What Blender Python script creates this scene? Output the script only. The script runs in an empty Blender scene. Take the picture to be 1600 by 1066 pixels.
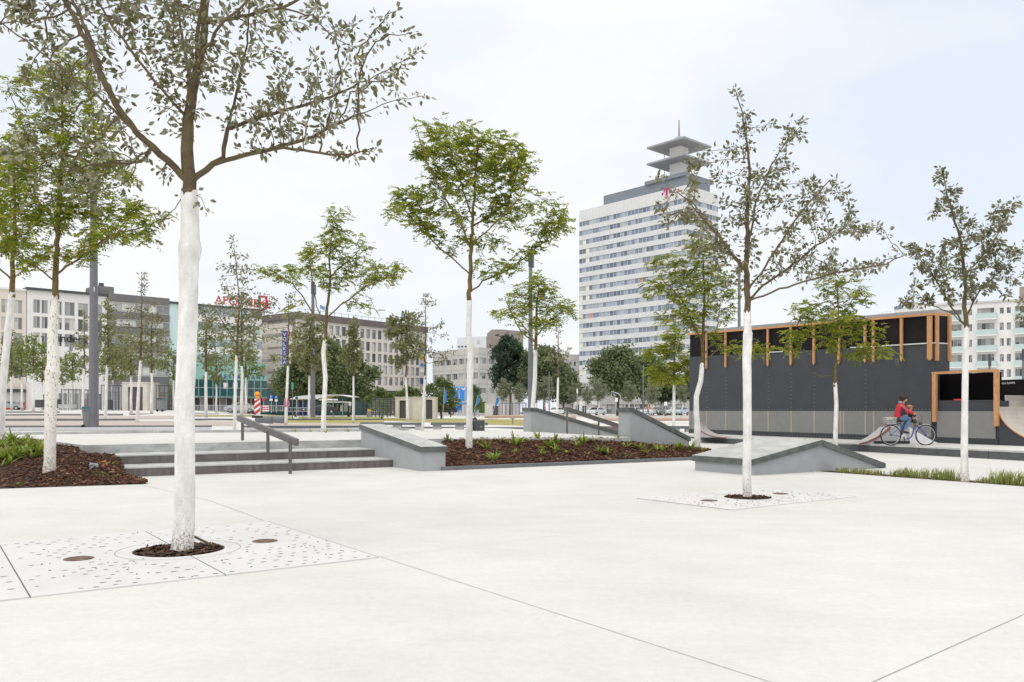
import bpy, bmesh, math, random
import numpy as np
from mathutils import Vector, Matrix
R = math.radians
random.seed(7); rng = np.random.default_rng(7)
sc = bpy.context.scene
COL = sc.collection

# ---------------------------------------------------------------- camera, sky, sun, exposure
F, CX, HY, H = 1290.0, 800.0, 641.0, 1.6          # focal length and horizon of the 1600 px wide photograph
cam_d = bpy.data.cameras.new('camera'); cam = bpy.data.objects.new('camera', cam_d); COL.objects.link(cam)
cam.location = (0, 0, H); cam.rotation_euler = (R(90), 0, 0)
cam_d.sensor_width = 36; cam_d.lens = F / 1600 * 36; cam_d.shift_y = (HY - 533) / 1600
cam_d.clip_end = 5000; sc.camera = cam
SUN_EL, SUN_AZ = 52, 215
w = bpy.data.worlds.new('World'); sc.world = w; w.use_nodes = True
nt = w.node_tree; nt.nodes.clear(); N = nt.nodes.new; L = nt.links.new
out = N('ShaderNodeOutputWorld'); mixs = N('ShaderNodeMixShader')
b1 = N('ShaderNodeBackground'); b2 = N('ShaderNodeBackground')
sky = N('ShaderNodeTexSky'); sky.sky_type = 'NISHITA'; sky.sun_disc = False
sky.sun_elevation = R(SUN_EL); sky.sun_rotation = R(SUN_AZ)
L(sky.outputs[0], b1.inputs[0]); b1.inputs[1].default_value = 0.12
tc = N('ShaderNodeTexCoord'); mp = N('ShaderNodeMapping'); mp.inputs['Scale'].default_value = (1.6, 1.6, 3.4)
mp.inputs['Location'].default_value = (0.35, 0.1, 0.25)
L(tc.outputs['Generated'], mp.inputs[0])
nz = N('ShaderNodeTexNoise'); nz.inputs['Scale'].default_value = 1.25; nz.inputs['Detail'].default_value = 5; nz.inputs['Roughness'].default_value = .5
L(mp.outputs[0], nz.inputs[0])
cr = N('ShaderNodeValToRGB'); L(nz.outputs[0], cr.inputs[0])
cr.color_ramp.elements[0].position = .38; cr.color_ramp.elements[0].color = (.805, .872, .965, 1)
cr.color_ramp.elements[1].position = .56; cr.color_ramp.elements[1].color = (.975, .985, 1.0, 1)
sep = N('ShaderNodeSeparateXYZ'); L(tc.outputs['Generated'], sep.inputs[0])
mr = N('ShaderNodeMapRange'); L(sep.outputs[2], mr.inputs[0])
mr.inputs[1].default_value = .42; mr.inputs[2].default_value = 1.0; mr.inputs[3].default_value = 1.05; mr.inputs[4].default_value = 2.1
mw = N('ShaderNodeMapRange'); L(sep.outputs[2], mw.inputs[0]); mw.inputs[1].default_value = .45; mw.inputs[2].default_value = .8
mc = N('ShaderNodeMix'); mc.data_type = 'RGBA'; L(mw.outputs[0], mc.inputs[0]); L(cr.outputs[0], mc.inputs[6]); mc.inputs[7].default_value = (1, .975, .938, 1)
L(mc.outputs[2], b2.inputs[0]); L(mr.outputs[0], b2.inputs[1])
mixs.inputs[0].default_value = .93
L(b1.outputs[0], mixs.inputs[1]); L(b2.outputs[0], mixs.inputs[2]); L(mixs.outputs[0], out.inputs[0])
sd = bpy.data.lights.new('sun', 'SUN'); sd.energy = 0.8; sd.angle = R(40); sd.color = (1, .96, .9)
so = bpy.data.objects.new('sun', sd); COL.objects.link(so)
so.rotation_euler = (R(90 - SUN_EL), 0, R(180 - SUN_AZ))
sc.view_settings.view_transform = 'Standard'; sc.view_settings.look = 'None'
sc.view_settings.exposure = 0.0; sc.view_settings.gamma = 1.0

# ---------------------------------------------------------------- projection helpers (photo pixel -> place in the world)
def P(px, py, Y): return Vector(((px - CX) * Y / F, Y, H - (py - HY) * Y / F))
def G(px, py, z=0.0):
    Y = F * (H - z) / (py - HY); return Vector(((px - CX) * Y / F, Y, z))
def sstep(a, b, x):
    t = min(1, max(0, (x - a) / (b - a))); return t * t * (3 - 2 * t)
def zf(X, Y):                                       # height of the terrain
    Y = max(Y, 1.0); u = F * X / Y
    zl = np.interp(Y, [36, 45, 50, 88, 150, 400], [.66, .84, .95, 1.56, 1.62, 1.7])
    zm = np.interp(Y, [36, 50, 110, 200, 400], [.60, .55, .40, .3, .3])
    zr = np.interp(Y, [35, 70, 190, 400], [.18, .22, .40, .4])
    t1 = sstep(-520, -330, u); t2 = sstep(-60, 110, u)
    z = zl * (1 - t1) + zm * t1; z = z * (1 - t2) + zr * t2
    s = np.interp(u, [-700, -100, 30, 200, 300], [26, 28, 31, 31, 39])
    return float(z * sstep(s, s + 4, Y))
def GT(px, py, dz=0.0):
    k = (px - CX) / F; Y = 6.0
    while Y < 700:
        if H - (py - HY) * Y / F <= zf(k * Y, Y): break
        Y += max(.1, Y * .004)
    return Vector((k * Y, Y, zf(k * Y, Y) + dz))
AS, BS = Vector((.856, .517, 0)), Vector((-.517, .856, 0))
A_, B_ = Vector((.8128, .5825, 0)), Vector((-.5825, .8128, 0))
UP = Vector((0, 0, 1))

# ---------------------------------------------------------------- materials
MATS = {}
def mat(name, col, rough=.7, var=.0, scale=4.0, bump=0.0, bscale=40.0, metal=0.0, spec=.5, attr=None, stretch=None, trans=0.0, col2=None, detail=4, coat=0):
    if name in MATS: return MATS[name]
    m = bpy.data.materials.new(name); m.use_nodes = True; t = m.node_tree; n = t.nodes; l = t.links
    p = n['Principled BSDF']; p.inputs['Roughness'].default_value = rough; p.inputs['Metallic'].default_value = metal
    p.inputs['Specular IOR Level'].default_value = spec
    p.inputs['Coat Weight'].default_value = coat
    c = (*col, 1)
    tcn = n.new('ShaderNodeTexCoord'); src = tcn.outputs['Object']
    if stretch:
        mpn = n.new('ShaderNodeMapping'); mpn.inputs['Scale'].default_value = stretch; mpn.inputs['Rotation'].default_value = (0, 0, R(-32))
        l.new(src, mpn.inputs[0]); src = mpn.outputs[0]
    colout = None
    if attr == 'object':
        a = n.new('ShaderNodeObjectInfo'); colout = a.outputs['Color']
    elif attr:
        a = n.new('ShaderNodeVertexColor'); a.layer_name = attr; colout = a.outputs[0]
    if var > 0 or col2:
        nzz = n.new('ShaderNodeTexNoise'); nzz.inputs['Scale'].default_value = scale; nzz.inputs['Detail'].default_value = detail
        nzz.inputs['Roughness'].default_value = .62
        l.new(src, nzz.inputs[0])
        rp = n.new('ShaderNodeValToRGB'); l.new(nzz.outputs[0], rp.inputs[0])
        rp.color_ramp.elements[0].position = .33; rp.color_ramp.elements[1].position = .67
        if col2 and not colout:
            rp.color_ramp.elements[0].color = c; rp.color_ramp.elements[1].color = (*col2, 1); colout = rp.outputs[0]
        else:
            rp.color_ramp.elements[0].color = (1 - var,) * 3 + (1,); rp.color_ramp.elements[1].color = (1 + var,) * 3 + (1,)
            mx = n.new('ShaderNodeMix'); mx.data_type = 'RGBA'; mx.blend_type = 'MULTIPLY'; mx.inputs[0].default_value = 1
            if colout: l.new(colout, mx.inputs[6])
            else: mx.inputs[6].default_value = c
            l.new(rp.outputs[0], mx.inputs[7]); colout = mx.outputs[2]
    if colout: l.new(colout, p.inputs['Base Color'])
    else: p.inputs['Base Color'].default_value = c
    if bump > 0:
        nb = n.new('ShaderNodeTexNoise'); nb.inputs['Scale'].default_value = bscale; nb.inputs['Detail'].default_value = 3
        l.new(tcn.outputs['Object'], nb.inputs[0]); bp = n.new('ShaderNodeBump'); bp.inputs['Strength'].default_value = bump
        bp.inputs['Distance'].default_value = .02; l.new(nb.outputs[0], bp.inputs['Height']); l.new(bp.outputs[0], p.inputs['Normal'])
    if trans > 0:
        tb = n.new('ShaderNodeBsdfTranslucent'); ms = n.new('ShaderNodeMixShader'); ms.inputs[0].default_value = trans
        if colout: l.new(colout, tb.inputs[0])
        else: tb.inputs[0].default_value = c
        l.new(p.outputs[0], ms.inputs[1]); l.new(tb.outputs[0], ms.inputs[2])
        l.new(ms.outputs[0], n['Material Output'].inputs[0])
    MATS[name] = m; return m
def paving_material():                              # pale power-floated concrete: cloudy patches, trowel streaks, fine speckle
    m = mat('pale_concrete', (.615, .607, .592), .72, .05, .45, .12, 60, detail=6); t = m.node_tree; n = t.nodes; l = t.links
    p = n['Principled BSDF']; base = p.inputs['Base Color'].links[0].from_socket
    tcn = n.new('ShaderNodeTexCoord')
    def layer(src, sc_, sx, lo, hi, rot):
        mpn = n.new('ShaderNodeMapping'); mpn.inputs['Scale'].default_value = sx; mpn.inputs['Rotation'].default_value = (0, 0, rot)
        l.new(tcn.outputs['Object'], mpn.inputs[0]); q = n.new('ShaderNodeTexNoise'); q.inputs['Scale'].default_value = sc_; q.inputs['Detail'].default_value = 8
        q.inputs['Roughness'].default_value = .7
        l.new(mpn.outputs[0], q.inputs[0]); rp = n.new('ShaderNodeValToRGB'); l.new(q.outputs[0], rp.inputs[0])
        rp.color_ramp.elements[0].position = .35; rp.color_ramp.elements[1].position = .6
        rp.color_ramp.elements[0].color = (*lo, 1); rp.color_ramp.elements[1].color = (*hi, 1)
        mx = n.new('ShaderNodeMix'); mx.data_type = 'RGBA'; mx.blend_type = 'MULTIPLY'; mx.inputs[0].default_value = 1
        l.new(src, mx.inputs[6]); l.new(rp.outputs[0], mx.inputs[7]); return mx.outputs[2]
    s = layer(base, 1.6, (.6, 1.5, 1), (.955, .953, .948), (1, 1, 1), R(-33))
    s = layer(s, 14, (1, 1, 1), (.945, .94, .93), (1.01, 1.01, 1.01), 0)
    s = layer(s, 70, (1, 1, 1), (.95, .945, .935), (1.01, 1.01, 1.01), 1.0)
    s = layer(s, .16, (1, 1, 1), (.93, .93, .925), (1.02, 1.02, 1.02), .4)
    l.new(s, p.inputs['Base Color']); return m
M = dict(
  paving=paving_material(),
  asphalt=mat('asphalt', (.30, .30, .31), .9, .12, .8),
  beige_paving=mat('beige_paving', (.43, .37, .33), .85, .08, .6),
  grey_paving=mat('grey_paving', (.37, .37, .38), .85, .07, .6),
  joint=mat('joint_sealant', (.36, .33, .29), .9, .2, 8),
  riser=mat('riser_concrete', (.145, .13, .122), .65, .28, 3.0, .15, 50, stretch=(3, 3, .6)),
  granite=mat('kerb_granite', (.15, .155, .165), .6, .15, 5, .1, 60),
  wallconc=mat('platform_concrete', (.45, .455, .445), .75, .22, 2.2, .15, 40, stretch=(1, 1, 2)),
  ledge=mat('painted_render', (.36, .365, .375), .8, .05, 3, .06, 80),
  cap=mat('dark_cap_stone', (.105, .115, .11), .45, .3, 4, .1, 30, spec=.4), cap_top=mat('worn_skylit_cap_stone', (.42, .42, .41), .4, .22, 2.5, .08, 30, spec=.6),  # cap_top colour holds both board wear and light from the sky
  rail=mat('bronze_grey_steel', (.115, .11, .105), .5, .1, 6, metal=.0),
  mast=mat('grey_mast_paint', (.155, .155, .17), .5, .06, 2),
  white_paint=mat('lime_wash', (.75, .738, .70), .85, .17, 7, .5, 28, stretch=(1, 1, .35)),
  speck_paint=mat('flaked_lime_wash', (.30, .24, .18), .85, .3, 10, .4, 30),
  bark=mat('grey_brown_bark', (.085, .06, .035), .9, .35, 7, .5, 40, col2=(.15, .115, .05)),
  bark_olive=mat('olive_bark', (.12, .08, .032), .9, .4, 8, .5, 40, col2=(.19, .14, .04)),
  mulch=mat('mulch_soil', (.045, .02, .011), .95, .4, 20),
  chip=mat('bark_chip', (.05, .02, .01), .9, attr='Col'),
  leaf_beam=mat('whitebeam_leaf', (.12, .13, .07), .6, attr='Col', trans=.5),
  leaf_far=mat('far_leaf', (.1, .1, .1), .7, attr='Col', trans=.42),
  blade=mat('daylily_leaf', (.1, .1, .1), .55, attr='Col', trans=.3),
  lawn=mat('dry_lawn', (.30, .27, .08), .95, .2, 2.0),
  metal=mat('galvanised_metal', (.45, .46, .47), .45, metal=.6),
  dark_metal=mat('dark_metal', (.06, .062, .068), .5),
  black=mat('black_plastic', (.012, .012, .013), .5),
  bin_grey=mat('bin_grey', (.21, .215, .22), .55, .05, 3), bin_lid=mat('bin_lid_teal', (.02, .11, .11), .5),
  black_ply=mat('black_film_ply', (.011, .0085, .0095), .7, .3, 1.5, spec=.2), void=mat('black_net', (.0045, .004, .0045), .9, .2, 2, spec=.05),
  slate_ply=mat('slate_grey_panel', (.042, .045, .052), .6, .10, 1.2, .05, 50),
  plinth=mat('plinth_board', (.032, .036, .042), .6, .1, 2),
  mesh_panel=mat('grey_mesh_panel', (.215, .215, .21), .7, .05, 2.5, .2, 120),
  screen_post=mat('beige_post', (.36, .31, .26), .8),
  wood=mat('larch_timber', (.53, .27, .12), .65, .28, 6, .1, 40, stretch=(8, 8, .7)),
  white_trim=mat('pale_trim', (.6, .6, .58), .6),
  ramp=mat('ramp_sheet', (.47, .455, .455), .5, .06, 3), ramp_side=mat('ramp_side_sheet', (.43, .425, .43), .6, .06, 3),
  coping=mat('rusty_coping', (.22, .05, .03), .6, .25, 12),
  ramp_tan=mat('tan_ramp_sheet', (.46, .42, .37), .5, .08, 1.5),
  glass=mat('window_glass', (.05, .06, .07), .12, attr='Col', spec=.6),
  frame=mat('window_frame', (.62, .62, .60), .6), frame_dark=mat('dark_window_frame', (.09, .09, .09), .6),
  white_wall=mat('white_render', (.76, .75, .73), .85, .04, .3),
  cream_wall=mat('cream_render', (.70, .63, .55), .85, .04, .3),
  grey_wall=mat('dark_grey_cladding', (.17, .165, .165), .8, .1, .4),
  stone_wall=mat('beige_stone_cladding', (.66, .625, .575), .85, .06, .5),
  stone_side=mat('darker_stone_cladding', (.53, .50, .465), .85, .08, .5),  # same beige stone in an evenly darker tone, for the side wall
  bank_roof=mat('dark_roof_sheet', (.15, .125, .12), .7, .1, .6),
  conc_wall=mat('grey_concrete_cladding', (.56, .545, .52), .85, .07, .4),
  conc_dark=mat('brown_concrete', (.32, .27, .24), .85, .1, .5),
  white_metal=mat('white_metal_sheet', (.74, .77, .80), .5, .03, .6),
  tower_panel=mat('white_tower_panel', (.66, .665, .655), .6, .04, .35),
  tower_base=mat('tower_base_concrete', (.46, .445, .425), .8, .06, .4),
  tower_roof=mat('blue_grey_sheet', (.19, .215, .25), .6, .06, .5),
  slab_grey=mat('platform_slab', (.32, .325, .335), .7, .05, .5),
  teal=mat('teal_panel', (.27, .50, .44), .5, .05, 1), pale_teal=mat('pale_teal_panel', (.60, .74, .76), .5, .05, 1),
  teal_glass=mat('teal_dark_glass', (.02, .10, .10), .15, .3, .3, spec=.6),
  balcony=mat('balcony_glass', (.48, .58, .57), .3, .05, 1),
  red=mat('red_sign', (.62, .025, .025), .5), blue=mat('blue_sign', (.02, .13, .50), .5), navy=mat('navy_sign', (.03, .06, .22), .5),
  sky_blue=mat('banner_blue', (.03, .25, .70), .6), white=mat('white_sign', (.8, .8, .8), .5), magenta=mat('magenta_sign', (.45, .02, .17), .5),
  orange=mat('orange_lamp', (.85, .33, .01), .35), yellow=mat('yellow_sign', (.75, .45, .02), .5),
  green=mat('green_hedge_board', (.05, .11, .02), .9, .3, 2),
  car=mat('car_paint', (.3, .3, .3), .25, attr='object', coat=.6), tyre=mat('tyre_rubber', (.012, .012, .012), .8),
  car_glass=mat('car_glass', (.02, .025, .03), .1, spec=.7),
  shed=mat('shed_concrete', (.60, .56, .50), .85, .08, 1.2), shed_door=mat('shed_door', (.075, .075, .08), .6),
  rust=mat('rusty_cover', (.14, .085, .058), .8, .4, 14), slot=mat('slot_dark', (.20, .18, .16), .9),
  grate=mat('pale_precast', (.59, .583, .572), .75, .05, 1.5, .1, 70),
  cotta=mat('terracotta_edge', (.50, .33, .25), .8, .1, 1),
)

# ---------------------------------------------------------------- mesh builder
ORG = {}
class MB:
    def __init__(s): s.v = []; s.f = []; s.m = []; s.c = []; s.hascol = False
    def face(s, pts, mi=0, col=None):
        i = len(s.v); s.v += [tuple(p) for p in pts]; s.f.append(tuple(range(i, i + len(pts)))); s.m.append(mi)
        s.c.append(col or (1, 1, 1)); s.hascol |= col is not None
    def obox(s, o, ux, uy, uz, mi=0, col=None):      # box from a corner and three edge vectors
        o = Vector(o); ux = Vector(ux); uy = Vector(uy); uz = Vector(uz)
        if ux.cross(uy).dot(uz) < 0: o = o + ux; ux = -ux
        c = [o, o + ux, o + ux + uy, o + uy, o + uz, o + ux + uz, o + ux + uy + uz, o + uy + uz]
        for q in ((3, 2, 1, 0), (4, 5, 6, 7), (0, 1, 5, 4), (1, 2, 6, 5), (2, 3, 7, 6), (3, 0, 4, 7)): s.face([c[k] for k in q], mi, col)
    def cbox(s, c, sx, sy, sz, mi=0, ang=0, col=None):
        ca, sa = math.cos(ang), math.sin(ang); ux = Vector((ca * sx, sa * sx, 0)); uy = Vector((-sa * sy, ca * sy, 0)); uz = Vector((0, 0, sz))
        s.obox(Vector(c) - ux / 2 - uy / 2 - uz / 2, ux, uy, uz, mi, col)
    def bar(s, a, b, wx, wz, mi=0):                  # rectangular bar from a to b
        a = Vector(a); b = Vector(b); d = (b - a); side = d.cross(UP)
        side = side.normalized() if side.length > 1e-6 else Vector((1, 0, 0)); up = side.cross(d).normalized()
        s.obox(a - side * wx / 2 - up * wz / 2, d, side * wx, up * wz, mi)
    def prism(s, poly, d, mi=0, mi_side=None):       # extrude a planar polygon (list of 3D points) by vector d
        d = Vector(d); a = [Vector(p) for p in poly]; b = [p + d for p in a]; n = len(a)
        nn = sum(((a[i] - a[0]).cross(a[(i + 1) % n] - a[0]) for i in range(n)), Vector())
        if nn.dot(d) > 0: a, b = [p for p in reversed(a)], [p for p in reversed(b)]
        s.face(a, mi); s.face(list(reversed(b)), mi)
        for i in range(n): s.face([a[(i + 1) % n], a[i], b[i], b[(i + 1) % n]], mi if mi_side is None else mi_side)
    def tube(s, pts, rad, sides=8, mi=0, cap=True, noise=0.0):
        pts = [Vector(p) for p in pts]; n = len(pts); i0 = len(s.v); ref = None
        for i, p in enumerate(pts):
            d = (pts[min(i + 1, n - 1)] - pts[max(i - 1, 0)])
            d = d.normalized() if d.length > 1e-9 else UP
            if ref is None: ref = Vector((1, 0, 0)) if abs(d.x) < .8 else Vector((0, 1, 0))
            x = (ref - d * ref.dot(d)).normalized(); y = d.cross(x); ref = x
            r = rad[i] if hasattr(rad, '__len__') else rad
            for k in range(sides):
                a = 2 * math.pi * k / sides; rr = r * (1 + (random.uniform(-noise, noise) if noise else 0))
                s.v.append(tuple(p + x * (rr * math.cos(a)) + y * (rr * math.sin(a))))
        for i in range(n - 1):
            for k in range(sides):
                k2 = (k + 1) % sides
                s.f.append((i0 + i * sides + k, i0 + i * sides + k2, i0 + (i + 1) * sides + k2, i0 + (i + 1) * sides + k)); s.m.append(mi); s.c.append((1, 1, 1))
        if cap:
            s.f.append(tuple(i0 + k for k in reversed(range(sides)))); s.m.append(mi); s.c.append((1, 1, 1))
            s.f.append(tuple(i0 + (n - 1) * sides + k for k in range(sides))); s.m.append(mi); s.c.append((1, 1, 1))
    def lathe(s, c, prof, sides=16, mi=0):           # prof: (radius, height)
        s.tube([Vector(c) + Vector((0, 0, h)) for r, h in prof], [max(r, 1e-4) for r, h in prof], sides, mi)
    def build(s, name, mats, parent=None, smooth=False, weld=False):
        if not isinstance(mats, (list, tuple)): mats = [mats]
        o0 = ORG.get(parent.name, Vector()) if parent else Vector()
        me = bpy.data.meshes.new(name); vv = np.array(s.v, dtype=float).reshape(-1, 3) - np.array(o0)
        me.from_pydata(vv.tolist(), [], s.f)
        for m in mats: me.materials.append(m)
        me.polygons.foreach_set('material_index', s.m)
        if smooth: me.polygons.foreach_set('use_smooth', [True] * len(s.f))
        if s.hascol:
            ca = me.color_attributes.new('Col', 'FLOAT_COLOR', 'CORNER')
            cnt = np.array([len(f) for f in s.f]); cc = np.repeat(np.c_[np.array(s.c, dtype=float), np.ones(len(s.c))], cnt, axis=0)
            ca.data.foreach_set('color', cc.ravel())
        if weld:
            bm = bmesh.new(); bm.from_mesh(me); bmesh.ops.remove_doubles(bm, verts=bm.verts, dist=1e-4); bm.to_mesh(me); bm.free()
        me.update()
        o = bpy.data.objects.new(name, me); COL.objects.link(o)
        if parent: o.parent = parent; ORG[o.name] = o0
        return o
def tag(o, label=None, cat=None, group=None, kind=None):
    for k, v in (('label', label), ('category', cat), ('group', group), ('kind', kind)):
        if v: o[k] = v
    return o
def thing(name, label, cat, loc=(0, 0, 0), group=None):
    o = bpy.data.objects.new(name, None); COL.objects.link(o); o.location = loc; o.empty_display_size = .2
    ORG[o.name] = Vector(loc); return tag(o, label, cat, group)
def structure(o): o['kind'] = 'structure'; return o
def dup(root, loc, rz=0.0, s=1.0, label=None, group=None):
    r = root.copy(); COL.objects.link(r); r.location = loc; r.rotation_euler = (0, 0, rz); r.scale = (s, s, s) if not hasattr(s, '__len__') else s
    if label: r['label'] = label
    if group: r['group'] = group
    for ch in list(root.children):
        c = ch.copy(); COL.objects.link(c); c.parent = r
        for g in ch.children:
            d = g.copy(); COL.objects.link(d); d.parent = c
    return r
def text_part(name, body, size, origin, xdir, updir, material, parent=None, depth=.02, align='LEFT'):
    cu = bpy.data.curves.new(name, 'FONT'); cu.body = body; cu.size = size; cu.extrude = depth; cu.align_x = align
    o = bpy.data.objects.new(name, cu)
    x = Vector(xdir).normalized(); u = Vector(updir).normalized(); n = x.cross(u)
    mt = Matrix((x, u, n)).transposed().to_4x4(); mt.translation = Vector(origin)
    COL.objects.link(o); bpy.context.view_layer.update()
    me = bpy.data.meshes.new_from_object(o.evaluated_get(bpy.context.evaluated_depsgraph_get()))
    COL.objects.unlink(o); bpy.data.objects.remove(o)
    me.transform(mt)
    if parent: me.transform(Matrix.Translation(-ORG.get(parent.name, Vector())))
    me.materials.clear(); me.materials.append(material)
    ob = bpy.data.objects.new(name, me); COL.objects.link(ob)
    if parent: ob.parent = parent; ORG[ob.name] = ORG.get(parent.name, Vector())
    return ob

# ---------------------------------------------------------------- ground
us = np.concatenate([np.linspace(-2600, -1000, 9)[:-1], np.linspace(-1000, 1000, 81), np.linspace(1000, 2600, 9)[1:]])
ys = np.concatenate([np.linspace(1, 24, 8)[:-1], np.linspace(24, 50, 53)[:-1], np.linspace(50, 120, 29)[:-1], np.linspace(120, 300, 19)[:-1], [300, 500, 900, 2500]])
mb = MB()
for y in ys:
    for u in us: mb.v.append((u * y / F, y, zf(u * y / F, y)))
nu = len(us)
for j in range(len(ys) - 1):
    for i in range(nu - 1):
        mb.f.append((j * nu + i, j * nu + i + 1, (j + 1) * nu + i + 1, (j + 1) * nu + i)); mb.m.append(0); mb.c.append((1, 1, 1))
structure(mb.build('ground', M['paving'], smooth=True))
mb = MB(); mb.face([(-3000, -500, -.06), (3000, -500, -.06), (3000, 3000, -.06), (-3000, 3000, -.06)]); structure(mb.build('outer_ground', M['paving']))
def band(name, rows, x0, x1, material, dz=.012, kind='structure', nx=40, ny=3):
    # a strip of ground lying between two lines given by (top y at x0, top y at x1, bottom y at x0, bottom y at x1)
    t0, t1, b0, b1_ = rows; mb = MB(); g = []
    for j in range(ny + 1):
        row = []
        for i in range(nx + 1):
            x = x0 + (x1 - x0) * i / nx; f = i / nx; ya = t0 + (t1 - t0) * f; yb = b0 + (b1_ - b0) * f
            row.append(GT(x, yb + (ya - yb) * j / ny, dz))
        g.append(row)
    for j in range(ny):
        for i in range(nx): mb.face([g[j][i], g[j][i + 1], g[j + 1][i + 1], g[j + 1][i]])
    o = mb.build(name, material, weld=True); o['kind'] = kind; return o
def groove(px, wd=.013, z=.004):
    mb = MB()
    for a, b in zip(px[:-1], px[1:]):
        a = G(*a, z); b = G(*b, z); n = Vector((-(b - a).y, (b - a).x, 0)).normalized() * wd / 2
        mb.face([a - n, b - n, b + n, a + n])
    return structure(mb.build('paving_joint', M['joint']))
groove([(218, 757), (330, 783)], .010); groove([(330, 783), (412, 813)], .008); groove([(592, 869), (1212, 1068)], .0065)
groove([(1362, 1066), (1480, 1013), (1602, 959)], .0065)
groove([(596, 870), (1000, 821)], .004); groove([(700, 790), (1130, 760)], .003)
groove([(1200, 798), (1420, 774)], .005); groove([(1330, 780), (1600, 762)], .004)
# bands of paving, road and lawn in the far part of the square
band('beige_path', (658, 658.5, 666, 665.5), -60, 365, M['beige_paving'])
band('beige_path', (649.5, 650, 654.5, 655), -60, 300, M['beige_paving'], .014)
band('grey_path', (669, 668, 674, 673), -60, 330, M['grey_paving'], .014)
band('beige_path', (662, 662, 667, 667), 420, 575, M['beige_paving'])
band('grey_path', (668, 668, 672, 671.5), 380, 585, M['grey_paving'])
band('lawn', (648.5, 649.5, 651, 652), 300, 452, M['lawn'])
band('lawn', (651, 651, 654, 654), 440, 600, M['lawn'])
band('lawn', (655.5, 656, 661, 662), 440, 600, M['lawn'], .014)
band('lawn', (653, 656, 658, 666), 600, 830, M['lawn'])
band('lawn', (661.5, 662, 666, 667), 890, 935, M['lawn'])
band('road', (645, 645, 647.5, 647.5), 300, 1100, M['asphalt'])
band('lawn', (643.5, 643.5, 645, 645), 925, 1085, M['lawn'], .02)
# ---------------------------------------------------------------- raised platform with two flights of broad steps
S0 = G(198, 745.7); PZ = .68; RS = PZ / 3; TR = 1.38
def ST(s, t, z=0.0): return S0 + AS * s + BS * t + UP * z
def mix(a, b, f): return a + (b - a) * f
plat = thing('platform', 'raised white concrete platform between the two planting beds', 'platform', tuple(ST(3, 3)))
pf = [ST(-.74, 2 * TR), ST(8.2, 2 * TR)]
poly = [pf[0], pf[1], G(640, 686.2, PZ), G(692, 685.6, PZ), G(958, 684.6, PZ), G(985, 683, PZ)]
top_s = [G(985, 683, PZ), G(886, 677.6, PZ), G(829, 674.8, PZ)]
poly += [G(829, 674.5, PZ) + BS * 1.0, G(700, 670.9, PZ), G(560, 674.2, PZ), G(240, 676.8, PZ), G(0, 680.3, PZ), G(-150, 682.5, PZ), G(-150, 688, PZ), G(48, 685.5, PZ)]
poly = [Vector((p.x, p.y, PZ)) for p in poly]
mb = MB(); n = len(poly); mb.face(poly, 0)
for i in range(n):
    a, b = poly[i], poly[(i + 1) % n]; mb.face([a, a - UP * .95, b - UP * .95, b], 1)
mb.build('deck', [M['paving'], M['wallconc']], plat)
for k, (s0, s1, t0) in enumerate(((-.05, 7.9, 0), (-.3, 7.9, TR))):
    mb = MB(); z = RS * (k + 1)
    mb.obox(ST(s0, t0, -.2), AS * (s1 - s0), BS * (TR + .3), UP * (z + .2 - .03), 0)
    mb.obox(ST(s0 - .012, t0 - .012, z - .03), AS * (s1 - s0), BS * (TR + .3), UP * .03, 1)
    mb.build('step', [M['riser'], M['wallconc']], plat)
mb = MB()
for k in range(5):                                  # second flight, going down away to the right
    o = G(985, 683, 0); mb.obox(o + AS * (.5 * k) - BS * .6 + UP * -.3, AS * .5, BS * 9.2, UP * (.3 + PZ - .09 * (k + 1)))
mb.build('step', M['riser'], plat)

def worn_skylit(mb):                                        # upward faces of a cap: paler from wear and from sky light painted in
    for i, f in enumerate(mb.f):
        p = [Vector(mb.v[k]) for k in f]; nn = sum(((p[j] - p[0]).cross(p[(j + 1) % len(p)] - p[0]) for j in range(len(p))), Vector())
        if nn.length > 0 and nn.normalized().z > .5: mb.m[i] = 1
def hubba(label, foot, run, side, length, h0, h1, zb0, wid, ledge_end=0.0, flat=.0):
    # inclined ledge: rendered body under a dark cap; foot = near start corner (2D), run = downhill direction
    t = thing('skate_ledge', label, 'ledge', (foot.x, foot.y, 0))
    f = Vector((foot.x, foot.y, 0)); ct = .15; ov = .045
    pts = [(0, zb0), (0, h0 - ct)] + ([(flat, h0 - ct)] if flat else []) + [(length - ledge_end, h1 - ct)] + ([(length, h1 - ct)] if ledge_end else []) + [(length, -.25), (0, -.25)]
    if zb0 > -.2: pts = pts[1:]
    mb = MB(); mb.prism([f + run * a + UP * b for a, b in pts], side * wid); mb.build('ledge_body', M['ledge'], t)
    cp = [(-ov, h0)] + ([(flat, h0)] if flat else []) + [(length - ledge_end + (0 if ledge_end else ov), h1)] + ([(length + ov, h1)] if ledge_end else [])
    slab = cp + [(a, b - ct) for a, b in reversed(cp)]
    mb = MB(); mb.prism([f + run * a + UP * (b + .002) - side * ov for a, b in slab], side * (wid + 2 * ov))
    worn_skylit(mb); o = mb.build('ledge_cap', [M['cap'], M['cap_top']], t)
    bv = o.modifiers.new('bevel', 'BEVEL'); bv.width = .012; bv.segments = 2; bv.limit_method = 'ANGLE'
    return t
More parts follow.
